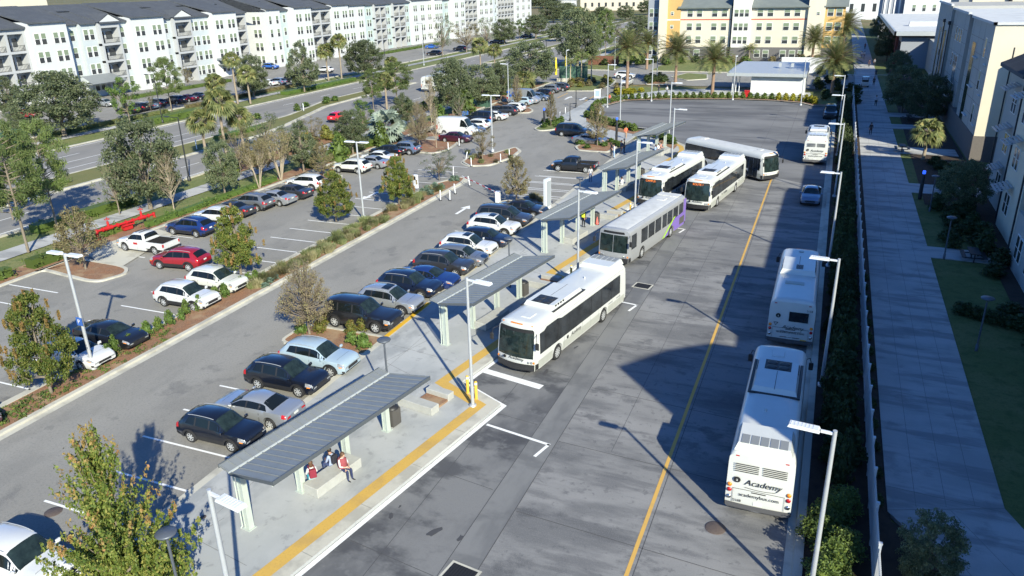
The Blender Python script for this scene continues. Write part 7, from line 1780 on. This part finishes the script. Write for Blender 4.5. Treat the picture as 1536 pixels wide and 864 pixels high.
# ---- white flat roofed building by the loop
Yw = 153.2; t = thing('flat_roofed_building', 'low white building with a wide pale flat roof beyond the loop', 'building', (0, 0, 0))
xa, xb2 = xY(1126, 130, Yw), xY(1207, 132, Yw)
wall(t, 'boxwhite', xa, xb2, Yw, Yw+9, 0, 3.35)
q = MB(); xl, xr2 = xY(1091, 109, Yw-.8), xY(1207, 112, Yw-.8)
q.span(xl, xr2+.4, Yw-1.1, Yw+11, 3.36, 3.95); q.build('roof', M['metalroof'], t)
q = MB(); q.add([(xl, Yw-1.1, 3.95), (xr2+.4, Yw-1.1, 3.95), (xr2+.4, Yw+11, 4.9), (xl+1.6, Yw+11, 4.9)], [(0, 1, 2, 3)]); q.add([(xl, Yw-1.1, 3.95), (xl+1.6, Yw+11, 4.9), (xl, Yw+11, 3.95)], [(0, 1, 2)]); q.build('roof_slope', M['metalroof'], t)
q = MB()
for dx in (.9, 1.5, 2.1): q.tube((xl+dx, Yw+.6+dx*.5, 0), (xl+dx, Yw+.6+dx*.5, 3.4), .09, .09, 8)
q.build('column', M['metalwhite'], t)
q = MB(); q.span(xa+4.6, xa+5.7, Yw-.03, Yw, 0, 2.1); q.build('door', M['wframe'], t)
q = MB(); [q.box((xl+9+k*2.2, Yw+4, 5.0), (.5, .5, .7)) for k in range(2)]; q.build('roof_vent', M['metalgrey'], t)
# ---- tall buildings along the promenade (right hand side)
t = thing('student_residence', 'tall grey and cream residence with a flat roof and a sunlit strip', 'building', (0, 0, 0))
HT = 15.1
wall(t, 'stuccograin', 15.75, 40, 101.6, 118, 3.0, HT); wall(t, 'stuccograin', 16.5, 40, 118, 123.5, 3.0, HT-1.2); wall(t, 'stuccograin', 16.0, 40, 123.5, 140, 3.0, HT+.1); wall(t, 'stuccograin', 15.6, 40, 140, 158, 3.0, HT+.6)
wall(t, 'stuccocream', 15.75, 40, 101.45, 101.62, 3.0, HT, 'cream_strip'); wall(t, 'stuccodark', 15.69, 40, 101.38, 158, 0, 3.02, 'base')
wall(t, 'membrane', 15.9, 40, 101.7, 157.8, HT+.12, HT+.2, 'flat_roof')
q = MB(); q.span(15.5, 40, 101.25, 101.55, HT, HT+.28); q.span(15.5, 15.85, 101.25, 118.1, HT, HT+.28); q.span(15.75, 16.1, 123.4, 140, HT+.1, HT+.4); q.span(15.35, 15.7, 140, 158, HT+.6, HT+.9); q.build('parapet', M['membrane'], t)
for y0, y1, z0, z1, xf in ((112.5, 115.0, 1, 12.4, 15.75), (120, 121.6, 3.2, 12.5, 16.5), (143, 145, 1.2, 12, 15.6), (151, 152.5, 2, 12, 15.6)): q = MB(); q.span(xf-.04, xf+.02, y0, y1, z0, z1); q.build('window_strip', M['wgreen'], t)
q = MB(); q.span(15.96, 16.0, 128.5, 131.3, 3.5, 9.2); q.build('window_panel', M['wshadeblue'], t)
for z in (4.2, 8, 11.6):
    for y in (128.7, 131.2, 134): inst('window', WDK, t, (15.99 if y > 123 else 15.74, y, z-.4), D2R*-90)
    inst('window', W1, t, (15.74, 105.2, z-.3), D2R*-90)
    inst('window', W1, t, (15.59, 148, z-.3), D2R*-90)
for y in (139.6, 146.5): q = MB(); q.tube((15.5, y, .3), (15.5, y, 13.2), .08, .08, 6); q.box((15.45, y, 13.3), (.4, .4, .5)); q.build('downspout', M['metaldark'], t)
q = MB(); [q.span(24+k*.1, 32, 112+k*2, 112.3+k*2, HT+.2, HT+.9) for k in range(2)]; q.box((27, 110, HT+.5), (1.5, 1.2, .7)); q.build('roof_equipment', M['metalgrey'], t)
q = MB()
for z in (4.6, 6.3, 8.0, 9.7, 11.4, 13.1):
    for x0, ya, yb_ in ((15.745, 101.8, 118), (16.495, 118, 123.5), (15.995, 123.5, 140), (15.595, 140, 158)): q.span(x0-.004, x0+.002, ya+.02, yb_-.02, z, z+.035)
for x0, y in ((15.745, 107.5), (15.745, 111.5), (15.745, 116.4), (15.995, 127), (15.995, 136.5), (15.595, 141.5), (15.595, 147)): q.span(x0-.006, x0+.002, y, y+.035, 3.1, 15.0)
q.build('wall_joint', M['stuccodark'], t)
q = MB()
for z in (4, 7.4, 10.8): q.span(15.6, 15.76, 102.6, 104.2, z-.12, z-.04); q.span(15.5, 15.76, 109.2, 112.2, z, z+.12)
q.build('window_ledge', M['membrane'], t)
t = thing('tower_wing', 'cream upper wing rising behind the flat roof of the grey residence', 'building', (0, 0, 0))
wall(t, 'stuccocream', 20.6, 60, 160, 176, 0, 19.5); wall(t, 'stuccograin', 18.6, 20.6, 160.5, 172, 0, 19)
q = MB(); q.box((27, 159.2, 17.2), (1.8, 1.2, .4)); q.tube((26.2, 159.8, 15.2), (26.2, 159.4, 17.2), .3, .3, 8); q.build('wall_lamp', M['metaldark'], t)
# near wing with awnings; its top and corner throw the shade over the bus lane
t = thing('residence_wing', 'near grey wing with slatted awnings and dark downspouts at the right edge', 'building', (0, 0, 0))
PROF = [(12.8, 20.1), (18.1, 18.3), (20.8, 17.1), (22.5, 16.3), (23.9, 15.2), (25.5, 15.25), (26.0, 16.7), (37.0, 16.35), (38.0, 14.9), (62, 14.9), (64.4, 14.7)]
q = MB(); n = len(PROF)
vs = [(14.95, y, z) for y, z in PROF]+[(45, y, z) for y, z in PROF]+[(14.95, PROF[0][0], 0), (14.95, PROF[-1][0], 0), (45, PROF[0][0], 0), (45, PROF[-1][0], 0)]
a, b, c, d_ = 2*n, 2*n+1, 2*n+2, 2*n+3
q.add(vs, [tuple(range(n))+(b, a), tuple(range(2*n-1, n-1, -1))+(c, d_), (a, c, n, 0), (n-1, 2*n-1, d_, b)]+[(i+1, i, n+i, n+i+1) for i in range(n-1)])
q.build('wall', M['stuccograin'], t)
wall(t, 'stuccograin', 13.85, 14.95, 40, 64.4, 0, 4.2, 'lower_wall'); wall(t, 'stuccocream', 14.1, 14.95, 40, 62, 4.2, 9, 'bay_wall')
wall(t, 'stuccograin', 15.0, 45, 64.4, 77, 0, 13.8); wall(t, 'stuccocream', 14.62, 15.02, 68, 75, 0, 12.3, 'bay_wall'); wall(t, 'stuccograin', 15.3, 45, 77, 85.6, 0, 12.6); wall(t, 'stuccograin', 20.2, 45, 97.9, 101.3, 0, 13.2)
q = MB()
for x0, y0, y1, z0, z1 in ((14.4, 75.5, 86.3, 12.6, 16.4),):
    q.add([(x0, y0, z0), (x0, y1, z0), (x0+8, y1, z1), (x0+8, y0, z1), (x0, y0, z0-.3), (x0, y1, z0-.3), (x0+8, y1, z1-.3), (x0+8, y0, z1-.3)], [(3, 2, 1, 0), (4, 5, 6, 7), (0, 1, 5, 4), (1, 2, 6, 5), (3, 0, 4, 7), (0, 1, 2, 3)])
q.build('roof', M['shingle'], t)
for x, y in ((15.0, 77.0), (13.78, 64.4), (15.2, 85.5)): q = MB(); q.tube((x-.07, y+.05, .1), (x-.07, y+.05, 14 if y > 65 else 14.6), .07, .07, 6); q.build('downspout', M['metaldark'], t)
aw = MB()
for y in (-1.1, -.55, 0, .55, 1.1): aw.add([(0, y-.06, .55), (0, y+.06, .55), (-1.15, y+.06, .1), (-1.15, y-.06, .1), (0, y-.06, .5), (0, y+.06, .5), (-1.15, y+.06, .05), (-1.15, y-.06, .05)], [(0, 1, 2, 3), (7, 6, 5, 4), (0, 3, 7, 4), (1, 5, 6, 2), (2, 6, 7, 3)])
for k in range(5): x = -.1-.25*k; z = .58-.108*k; aw.box((x, 0, z), (.16, 2.6, .04))
AW = aw.mesh('awning', M['metalgrey'])
WN = window_mesh(.9, 1.8, 2, .2, mats=('wframe', 'wdark', 'wdark'))
for x, y, zs in ((14.6, 72.5, (2.0, 5.8, 9.4)), (15.28, 81.2, (1.8, 5.4, 9.0)), (14.08, 52, (5.4,))):
    for z in zs: inst('window', WN, t, (x, y, z-.3), D2R*-90); inst('awning', AW, t, (x-.02, y, z+1.7))
for y in (61.8, 58.2, 54.6): inst('window', WN, t, (13.83, y, 1.1), D2R*-90)
for y in (66.4,):
    for z in (1.2, 5, 8.8): inst('window', W1, t, (14.98, y, z), D2R*-90)
# flat overhanging roof building in the middle distance
t = thing('hall_building', 'low hall with a wide overhanging flat roof and a maroon wall', 'building', (0, 0, 0))
wall(t, 'maroon', 12.9, 40, 212, 250, 0, 6.6); wall(t, 'bluegrey', 13.4, 40, 203, 212, 0, 6.8); wall(t, 'stuccograin', 19.0, 40, 190, 203, 0, 6.6); wall(t, 'dormwhite', 19.2, 40, 189.9, 190.02, 4.6, 6.2, 'white_band')
q = MB(); q.span(11.8, 42, 201.5, 292, 7.5, 8.1); q.build('roof_slab', M['membrane'], t)
q = MB(); q.span(11.6, 42, 201.2, 201.6, 7.3, 8.25); q.span(11.6, 12.0, 201.2, 292, 7.3, 8.25); q.build('roof_edge', M['metalroof'], t)
q = MB(); q.span(16, 42, 224, 226, 8.1, 9.1); q.build('roof_upstand', M['boxwhite'], t)
q = MB(); [q.span(13.35, 13.4, 204+k*2.6, 205.6+k*2.6, 1.5, 5.8) for k in range(3)]; q.build('window', M['wdark'], t)
t = thing('white_block', 'tall white building with grey slatted panels behind the hall roof', 'building', (0, 0, 0))
wall(t, 'boxwhite', 19, 60, 300, 330, 0, 20); wall(t, 'bluegrey', 12.5, 18.9, 303, 330, 0, 20)
q = MB(); [q.span(13+k*1.5, 13.5+k*1.5, 302.7, 303, 2, 20) for k in range(4)]; q.build('slatted_panel', M['wframe'], t)
for x in (22, 25, 28, 35, 44):
    for z in (8.4, 12, 15.6): inst('window', W1, t, (x, 299.98, z))
# far buildings along the horizon
for (px, w, h, d_, Y, mat, lb) in ((930, 58, 9, 20, 560, 'cream', 'beige shed far off beyond the dry field'), (1288, 34, 6, 20, 470, 'boxwhite', 'low white building at the end of the promenade'), (1345, 46, 12, 20, 420, 'boxwhite', 'white building far off behind the white block'), (846, 14, 5, 12, 640, 'boxwhite', 'tiny pale house on the far side of the dry field')):
    x = xY(px, 5, Y); t = thing('far_building', lb, 'building', (x, Y, 0)); q = MB(); q.span(-w/2, w/2, 0, d_, 0, h); q.build('wall', M[mat], t)
    q = MB(); q.span(-w/2-.5, w/2+.5, -.5, d_+.5, h, h+.5); q.build('roof', M['membrane'], t)
    q = MB(); [q.span(-w/2+3+k*5, -w/2+4.6+k*5, -.05, 0, h*.3, h*.6) for k in range(int((w-4)/5))]; q.build('window', M['wdark'], t)
x = xY(18, 8, 300); t = thing('far_building', 'pale yellow and lilac building behind the first apartment roof at the upper left corner', 'building', (-295, 225, 0)); q = MB(); q.span(-30, -15, 0, 20, 0, 21.0); q.build('wall', M['cream'], t); q = MB(); q.span(-30.5, -14.5, -.5, 20.5, 21.0, 21.3); q.build('roof', M['membrane'], t)
t = thing('tool_shed', 'whitish wall panel with pink flowers behind the white flat roof', 'wall', (xY(1208, 88, 190), 190, 0)); q = MB(); q.span(-5, 5, 0, .3, 0, 3.4); q.build('wall_panel', M['boxwhite'], t)
# ------------------------------------------------------------------ people
SKIN = {'light': pm('skin_light', (.55, .33, .24), .55), 'tan': pm('skin_tan', (.40, .22, .14), .55), 'dark': pm('skin_dark', (.13, .07, .045), .55)}
CLOTH = {}
def cloth(c):
    if c not in CLOTH: CLOTH[c] = pm('cloth_%d' % len(CLOTH), c, .85)
    return CLOTH[c]
M['hairdark'] = pm('hair_dark', (.02, .014, .01), .6); M['hairbrown'] = pm('hair_brown', (.10, .05, .025), .6); M['shoe'] = pm('shoe_dark', (.02, .02, .022), .6)
POSES = {
 'stand': dict(hip=(0, 0, .93), chest=(0, 0, 1.32), neck=(0, .01, 1.48), head=(0, -.02, 1.62), knee=((.10, -.02, .50), (-.10, -.03, .50)), ank=((.11, .02, .09), (-.11, 0, .09)), elb=((.25, .03, 1.10), (-.25, .03, 1.10)), hand=((.25, -.08, .86), (-.25, -.08, .86))),
 'walk': dict(hip=(0, 0, .92), chest=(0, -.03, 1.31), neck=(0, -.04, 1.47), head=(0, -.07, 1.61), knee=((.10, -.16, .52), (-.10, .06, .48)), ank=((.10, -.24, .10), (-.10, .34, .16)), elb=((.24, .12, 1.10), (-.24, -.10, 1.09)), hand=((.23, .10, .86), (-.22, -.26, .93))),
 'phone': dict(hip=(0, 0, .93), chest=(0, -.01, 1.32), neck=(0, -.02, 1.48), head=(0, -.07, 1.61), knee=((.10, -.03, .50), (-.11, -.01, .50)), ank=((.12, .02, .09), (-.12, .03, .09)), elb=((.24, -.02, 1.08), (-.24, -.02, 1.08)), hand=((.07, -.27, 1.18), (-.07, -.27, 1.16))),
 'sit': dict(hip=(0, 0, .56), chest=(0, -.04, .95), neck=(0, -.07, 1.11), head=(0, -.13, 1.24), knee=((.11, -.43, .54), (-.11, -.43, .53)), ank=((.10, -.46, .10), (-.12, -.42, .10)), elb=((.24, -.12, .74), (-.24, -.12, .74)), hand=((.06, -.36, .74), (-.07, -.36, .72))),
}
PM = {}
def person_mesh(pose):
    """one continuous skinned figure: nodes with radii joined as a limb tree, grown with a skin modifier and baked"""
    P = POSES[pose]; V = []; E = []; Rr = []
    def nd(p, r, par=None):
        V.append(p); Rr.append(r); i = len(V)-1
        if par is not None: E.append((par, i))
        return i
    L = lambda a, b, t: tuple(a[k]*(1-t)+b[k]*t for k in range(3))
    hip = nd(P['hip'], .145); waist = nd(L(P['hip'], P['chest'], .45), .125, hip); chest = nd(P['chest'], .150, waist); neck = nd(P['neck'], .055, chest)
    h0 = nd(L(P['neck'], P['head'], .55), .075, neck); hd_ = nd(P['head'], .105, h0); nd((P['head'][0], P['head'][1]+.01, P['head'][2]+.09), .075, hd_)
    nose = nd((P['head'][0], P['head'][1]-.105, P['head'][2]-.01), .022, hd_)
    for s in (0, 1):
        sg = 1 if s == 0 else -1
        th = nd((P['hip'][0]+sg*.095, P['hip'][1]+(-.06 if pose == 'sit' else 0), P['hip'][2]-.06), .098, hip); kn = nd(P['knee'][s], .062, th); cf = nd(L(P['knee'][s], P['ank'][s], .3), .060, kn); an = nd(P['ank'][s], .040, cf); he = nd((P['ank'][s][0], P['ank'][s][1]-.03, .05 if pose != 'walk' else P['ank'][s][2]-.05), .042, an); nd((P['ank'][s][0]+sg*.015, P['ank'][s][1]-.19, .035 if pose != 'walk' else P['ank'][s][2]-.055), .032, he)
        sh = nd((P['chest'][0]+sg*.17, P['chest'][1], P['chest'][2]+.07), .066, chest); el = nd(P['elb'][s], .044, sh); wr = nd(L(P['elb'][s], P['hand'][s], .82), .029, el); pa = nd(P['hand'][s], .036, wr)
        dv = Vector(P['hand'][s])-Vector(P['elb'][s]); dv.normalize(); sd = dv.cross(Vector((0, -1, .2))).normalized()
        for k, (o_, l) in enumerate(((-.028, .075), (-.009, .088), (.010, .085), (.028, .066))):
            a = Vector(P['hand'][s])+dv*.02+sd*o_; b = a+dv*l*.55; c = b+(dv*.6+Vector((0, -.5, -.3))).normalized()*l*.45; i1 = nd(tuple(a), .010, pa); i2 = nd(tuple(b), .0095, i1); nd(tuple(c), .008, i2)
        i1 = nd(tuple(Vector(P['hand'][s])+sd*.042*-1+Vector((0, -.015, 0))), .011, pa); nd(tuple(Vector(P['hand'][s])-sd*.060+dv*.045+Vector((0, -.02, 0))), .0095, i1)
    me = bpy.data.meshes.new('skeleton'); me.from_pydata(V, E, []); o = bpy.data.objects.new('skeleton', me); COL.objects.link(o)
    bm = bmesh.new(); bm.from_mesh(me); lay = bm.verts.layers.skin.verify()
    for v in bm.verts: v[lay].radius = (Rr[v.index], Rr[v.index]*(.72 if v.index in (0, 1, 2) else 1)); v[lay].use_root = (v.index == 0)
    bm.to_mesh(me); bm.free()
    o.modifiers.new('skin', 'SKIN').use_smooth_shade = True; sb = o.modifiers.new('sub', 'SUBSURF'); sb.levels = 1; sb.render_levels = 1
    dg = bpy.context.evaluated_depsgraph_get(); dg.update(); m2 = bpy.data.meshes.new_from_object(o.evaluated_get(dg)); bpy.data.objects.remove(o)
    m2.materials.clear()
    for k in ('skin', 'shirt', 'trousers', 'shoe'): m2.materials.append(MP[k])
    hz = P['hip'][2]; nz = P['neck'][2]-.02
    for p in m2.polygons:
        c = p.center; mi = 0
        e = [min((Vector(P['hand'][s])-c).length for s in (0, 1)), min((Vector(P['elb'][s])-c).length for s in (0, 1))]
        if c.z < .085: mi = 3
        elif e[0] < .17: mi = 0
        elif pose == 'sit': mi = 0 if c.z > nz else (2 if (c.z < hz+.10 and (c.y < -.10 or c.z < hz)) or c.z < .5 else 1)
        else: mi = 0 if c.z > nz else (2 if c.z < hz+.03 else 1)
        p.material_index = mi; p.use_smooth = True
    m2.name = 'person_'+pose
    return m2
MP = {k: pm('person_'+k, (.5, .5, .5)) for k in ('skin', 'shirt', 'trousers', 'shoe')}
def person(pose, x, y, z, rot, skin, shirt, trousers, hair, label, group=None, pack=None, hat=None, vest=None, dress=False):
    if pose not in PM: PM[pose] = person_mesh(pose)
    o = inst('person', PM[pose], None, (x, y, z), D2R*rot, (1, 1, 1)); tag(o, label, 'person', group)
    repaint(o, {'person_skin': SKIN[skin], 'person_shirt': cloth(shirt), 'person_trousers': cloth(trousers), 'person_shoe': M['shoe']})
    H = POSES[pose]['head']; q = MB(); q.blob((H[0], H[1]+.028, H[2]+.045), (.105, .112, .115), 0, 10, 7)
    if hair != 'hairdark': q.blob((H[0], H[1]+.09, H[2]-.06), (.09, .05, .16), 0, 8, 6)
    q.build('hair', M[hair], o)
    q = MB(); [q.blob((H[0]+s*.037, H[1]-.098, H[2]+.012), (.012, .008, .009), 0, 6, 4) for s in (1, -1)]; q.build('eye', M['black'], o)
    C = POSES[pose]['chest']
    if pack: q = MB(); q.box((C[0], C[1]+.21, C[2]-.06), (.30, .18, .42), 0, 0, .88, .03); [q.box((C[0]+s*.11, C[1]-.0, C[2]+.14), (.05, .34, .03)) for s in (1, -1)]; q.build('backpack', cloth(pack), o)
    if vest: q = MB(); q.lathe([(.205, C[2]-.34), (.215, C[2]-.1), (.20, C[2]+.08), (.13, C[2]+.15)], (0, C[1], 0), 12); q.build('vest', cloth(vest), o)
    return o
bpt = lambda s, w, k=0: (P1.x-.04*k+A2.x*s+B2.x*w, P1.y+18.05*k+A2.y*s+B2.y*w)
faceE = -100+180+10
x, y = bpt(4.55, .86); person('sit', x, y, PZ-.05, 79, 'light', (.66, .62, .62), (.02, .03, .09), 'hairbrown', 'seated person in red and white top and navy trousers looking at a phone, nearest shelter', vest=(.28, .06, .07))
x, y = bpt(3.3, .30); person('sit', x, y, PZ-.05, -130, 'light', (.6, .6, .62), (.05, .5, .6), 'hairbrown', 'seated person in a white top and turquoise skirt with a dark red backpack, nearest shelter', pack=(.22, .02, .04))
x, y = bpt(4.5, .30); person('sit', x, y, PZ-.05, -100, 'tan', (.30, .36, .5), (.05, .07, .16), 'hairdark', 'seated person in blue grey behind the one looking at a phone', pack=(.02, .02, .03))
x, y = g(875, 341, PZ); person('stand', x, y, PZ, 160, 'tan', (.02, .02, .025), (.015, .016, .02), 'hairdark', 'worker in a bright yellow vest and black trousers under the shelter by the orange cone', vest=(.75, .85, .05))
x, y = g(885.5, 273, PZ); person('stand', x, y, PZ, 200, 'light', (.45, .45, .47), (.08, .11, .2), 'hairbrown', 'person in a grey top walking beside the pickup truck tail')
x, y = g(938.5, 208, PZ); person('walk', x, y, PZ, 190, 'tan', (.8, .17, .08), (.4, .25, .15), 'hairdark', 'person in an orange red shirt on the sidewalk beside the far shelter')
x, y = g(921, 237, .13); person('phone', x, y, .13, -60, 'light', (.75, .78, .8), (.35, .5, .7), 'hairdark', 'person in white top and pale blue jeans at the islet before the far shelter')
for (px, sh, lb) in (((917, 234), (.03, .03, .035), 'person in black beside the one in pale jeans'), ((932, 231), (.05, .06, .10), 'person in dark blue in the shade of the far shelter, left'), ((936, 229), (.03, .03, .03), 'person in black in the shade of the far shelter, right'), ((985, 221), (.3, .28, .26), 'person in a grey patterned dress at the end of the far shelter')):
    x, y = g(*px, PZ); person('stand', x, y, PZ, random.uniform(0, 360), 'dark', sh, (.03, .035, .05), 'hairdark', lb)
for s, c, lb in ((3.2, (.3, .4, .6), 'seated person in pale blue under the far shelter'), (4.1, (.75, .75, .75), 'seated person in white under the far shelter'), (5.0, (.5, .25, .2), 'seated person in brick red under the far shelter')):
    x, y = bpt(s, .84, 4); person('sit', x-.8, y, PZ-.05, 79, 'tan', c, (.1, .12, .2), 'hairdark', lb)
x, y = bpt(3.6, .3, 3); person('sit', x, y, PZ-.05, -100, 'light', (.8, .8, .8), (.5, .5, .5), 'hairdark', 'seated person in white under the shelter beside the pickup truck')
for (px, sh, tr, lb) in (((1305, 203), (.03, .03, .035), (.02, .02, .03), 'person in black walking on the shaded promenade, nearest to the camera'), ((1313, 159), (.55, .55, .57), (.03, .03, .03), 'person in a white top on the shaded promenade by the dark trees'), ((1310, 129), (.05, .04, .05), (.03, .03, .03), 'person in dark clothes beside the utility cart'), ((1313, 116), (.04, .05, .08), (.03, .03, .03), 'person in dark clothes standing past the utility cart'), ((1303, 101), (.05, .03, .05), (.02, .02, .03), 'person in dark clothes on the promenade beyond the utility cart'), ((1311, 99), (.2, .2, .22), (.03, .03, .04), 'person in grey on the promenade far off'), ((1292, 87), (.7, .7, .72), (.2, .2, .25), 'person in white far along the promenade, left one'), ((1296, 87), (.75, .72, .7), (.1, .1, .12), 'person in white far along the promenade, right one'), ((1297, 74), (.25, .05, .06), (.02, .02, .03), 'person in dark red farthest along the promenade')):
    x, y = g(*px, .12); person('walk', x, y, .12, random.choice((0, 180)), 'tan', sh, tr, 'hairdark', lb, 'people on the shaded promenade')
for px, sh, lb in (((1000, 142), (.8, .8, .82), 'person in white behind the loop hedge'), ((988, 141), (.04, .04, .05), 'person in black behind the loop hedge'), ((1234, 131), (.75, .75, .76), 'person in white under the date palm at the loop end'), ((914, 155), (.7, .15, .1), 'person in red crouched by the lawn at the loop hedge')):
    x, y = g(*px, .16); person('walk', x, y, .16, random.uniform(0, 360), 'tan', sh, (.05, .06, .09), 'hairdark', lb)
# utility cart on the promenade
x, y = g(1297, 130, .12); t = thing('utility_cart', 'small white utility cart driving on the shaded promenade', 'cart', (x, y, .12), D2R*-90)
q = MB(); q.span(-1.3, 1.2, -.6, .6, .30, .62); q.span(.55, 1.25, -.58, .58, .62, .95); q.span(-1.3, -.35, -.6, .6, .62, .9); q.build('body', M['buswhite'], t)
q = MB(); q.span(-.9, .65, -.62, .62, 1.82, 1.9); q.build('roof', M['buswhite'], t)
q = MB(); [q.tube((x0, sy*.55, .8), (x1, sy*.55, 1.84), .025) for sy in (1, -1) for x0, x1 in ((.75, .55), (-.8, -.85))]; q.build('roof_post', M['trim'], t)
q = MB(); q.span(-.35, .2, -.55, .55, .55, .85); q.span(-.42, -.3, -.55, .55, .85, 1.25); q.build('seat', M['trim'], t)
ty, ri = wheel_mesh(.25, .18, 5)
for a in (-.85, .85):
    for sd in (1, -1): w = inst('wheel', ty, t, (a, sd*.55, .25)); inst('rim', ri, w)
# ------------------------------------------------------------------ light and camera
SUN_EL, SUN_AZ = 29.5, 43.66          # the sun stands behind the camera to the right: azimuth from -Y toward +X
sd = Vector((math.sin(D2R*SUN_AZ)*math.cos(D2R*SUN_EL), -math.cos(D2R*SUN_AZ)*math.cos(D2R*SUN_EL), math.sin(D2R*SUN_EL)))
sl = bpy.data.lights.new('sun', 'SUN'); sl.energy = 5.0; sl.angle = D2R*.53; sl.color = (1.0, .96, .775)
so = bpy.data.objects.new('sun', sl); COL.objects.link(so); so.rotation_euler = sd.to_track_quat('Z', 'Y').to_euler()
w = bpy.data.worlds.new('World'); scene.world = w; w.use_nodes = True; nt = w.node_tree
bg = nt.nodes['Background']; sky = nt.nodes.new('ShaderNodeTexSky'); sky.sky_type = 'NISHITA'; sky.sun_disc = False
sky.sun_elevation = D2R*SUN_EL; sky.sun_rotation = math.atan2(sd.x, sd.y); sky.air_density = 1.0; sky.dust_density = .4; sky.ozone_density = 2.0
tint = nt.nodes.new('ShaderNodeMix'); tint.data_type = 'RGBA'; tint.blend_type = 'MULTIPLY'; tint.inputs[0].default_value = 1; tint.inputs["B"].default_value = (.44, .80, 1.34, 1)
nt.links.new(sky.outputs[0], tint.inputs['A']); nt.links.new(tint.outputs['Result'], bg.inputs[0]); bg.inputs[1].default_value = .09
cam = bpy.data.cameras.new('camera'); cam.sensor_width = 36; cam.lens = F/1536*36; cam.clip_start = .5; cam.clip_end = 6000
co = bpy.data.objects.new('camera', cam); COL.objects.link(co); co.location = (0, 0, CH)
co.matrix_world = Matrix(((RT.x, UP.x, -FW.x, 0), (RT.y, UP.y, -FW.y, 0), (RT.z, UP.z, -FW.z, CH), (0, 0, 0, 1)))
scene.camera = co
vs_ = scene.view_settings; vs_.view_transform = 'Standard'; vs_.look = 'None'; vs_.exposure = .7; vs_.gamma = 1; vs_.use_curve_mapping = False
cy = scene.cycles; cy.max_bounces = 5; cy.diffuse_bounces = 3; cy.glossy_bounces = 3; cy.transmission_bounces = 3; cy.transparent_max_bounces = 6; cy.volume_bounces = 0
cy.use_denoising = True; cy.caustics_reflective = False; cy.caustics_refractive = False
cy.use_adaptive_sampling = True; cy.adaptive_threshold = .02
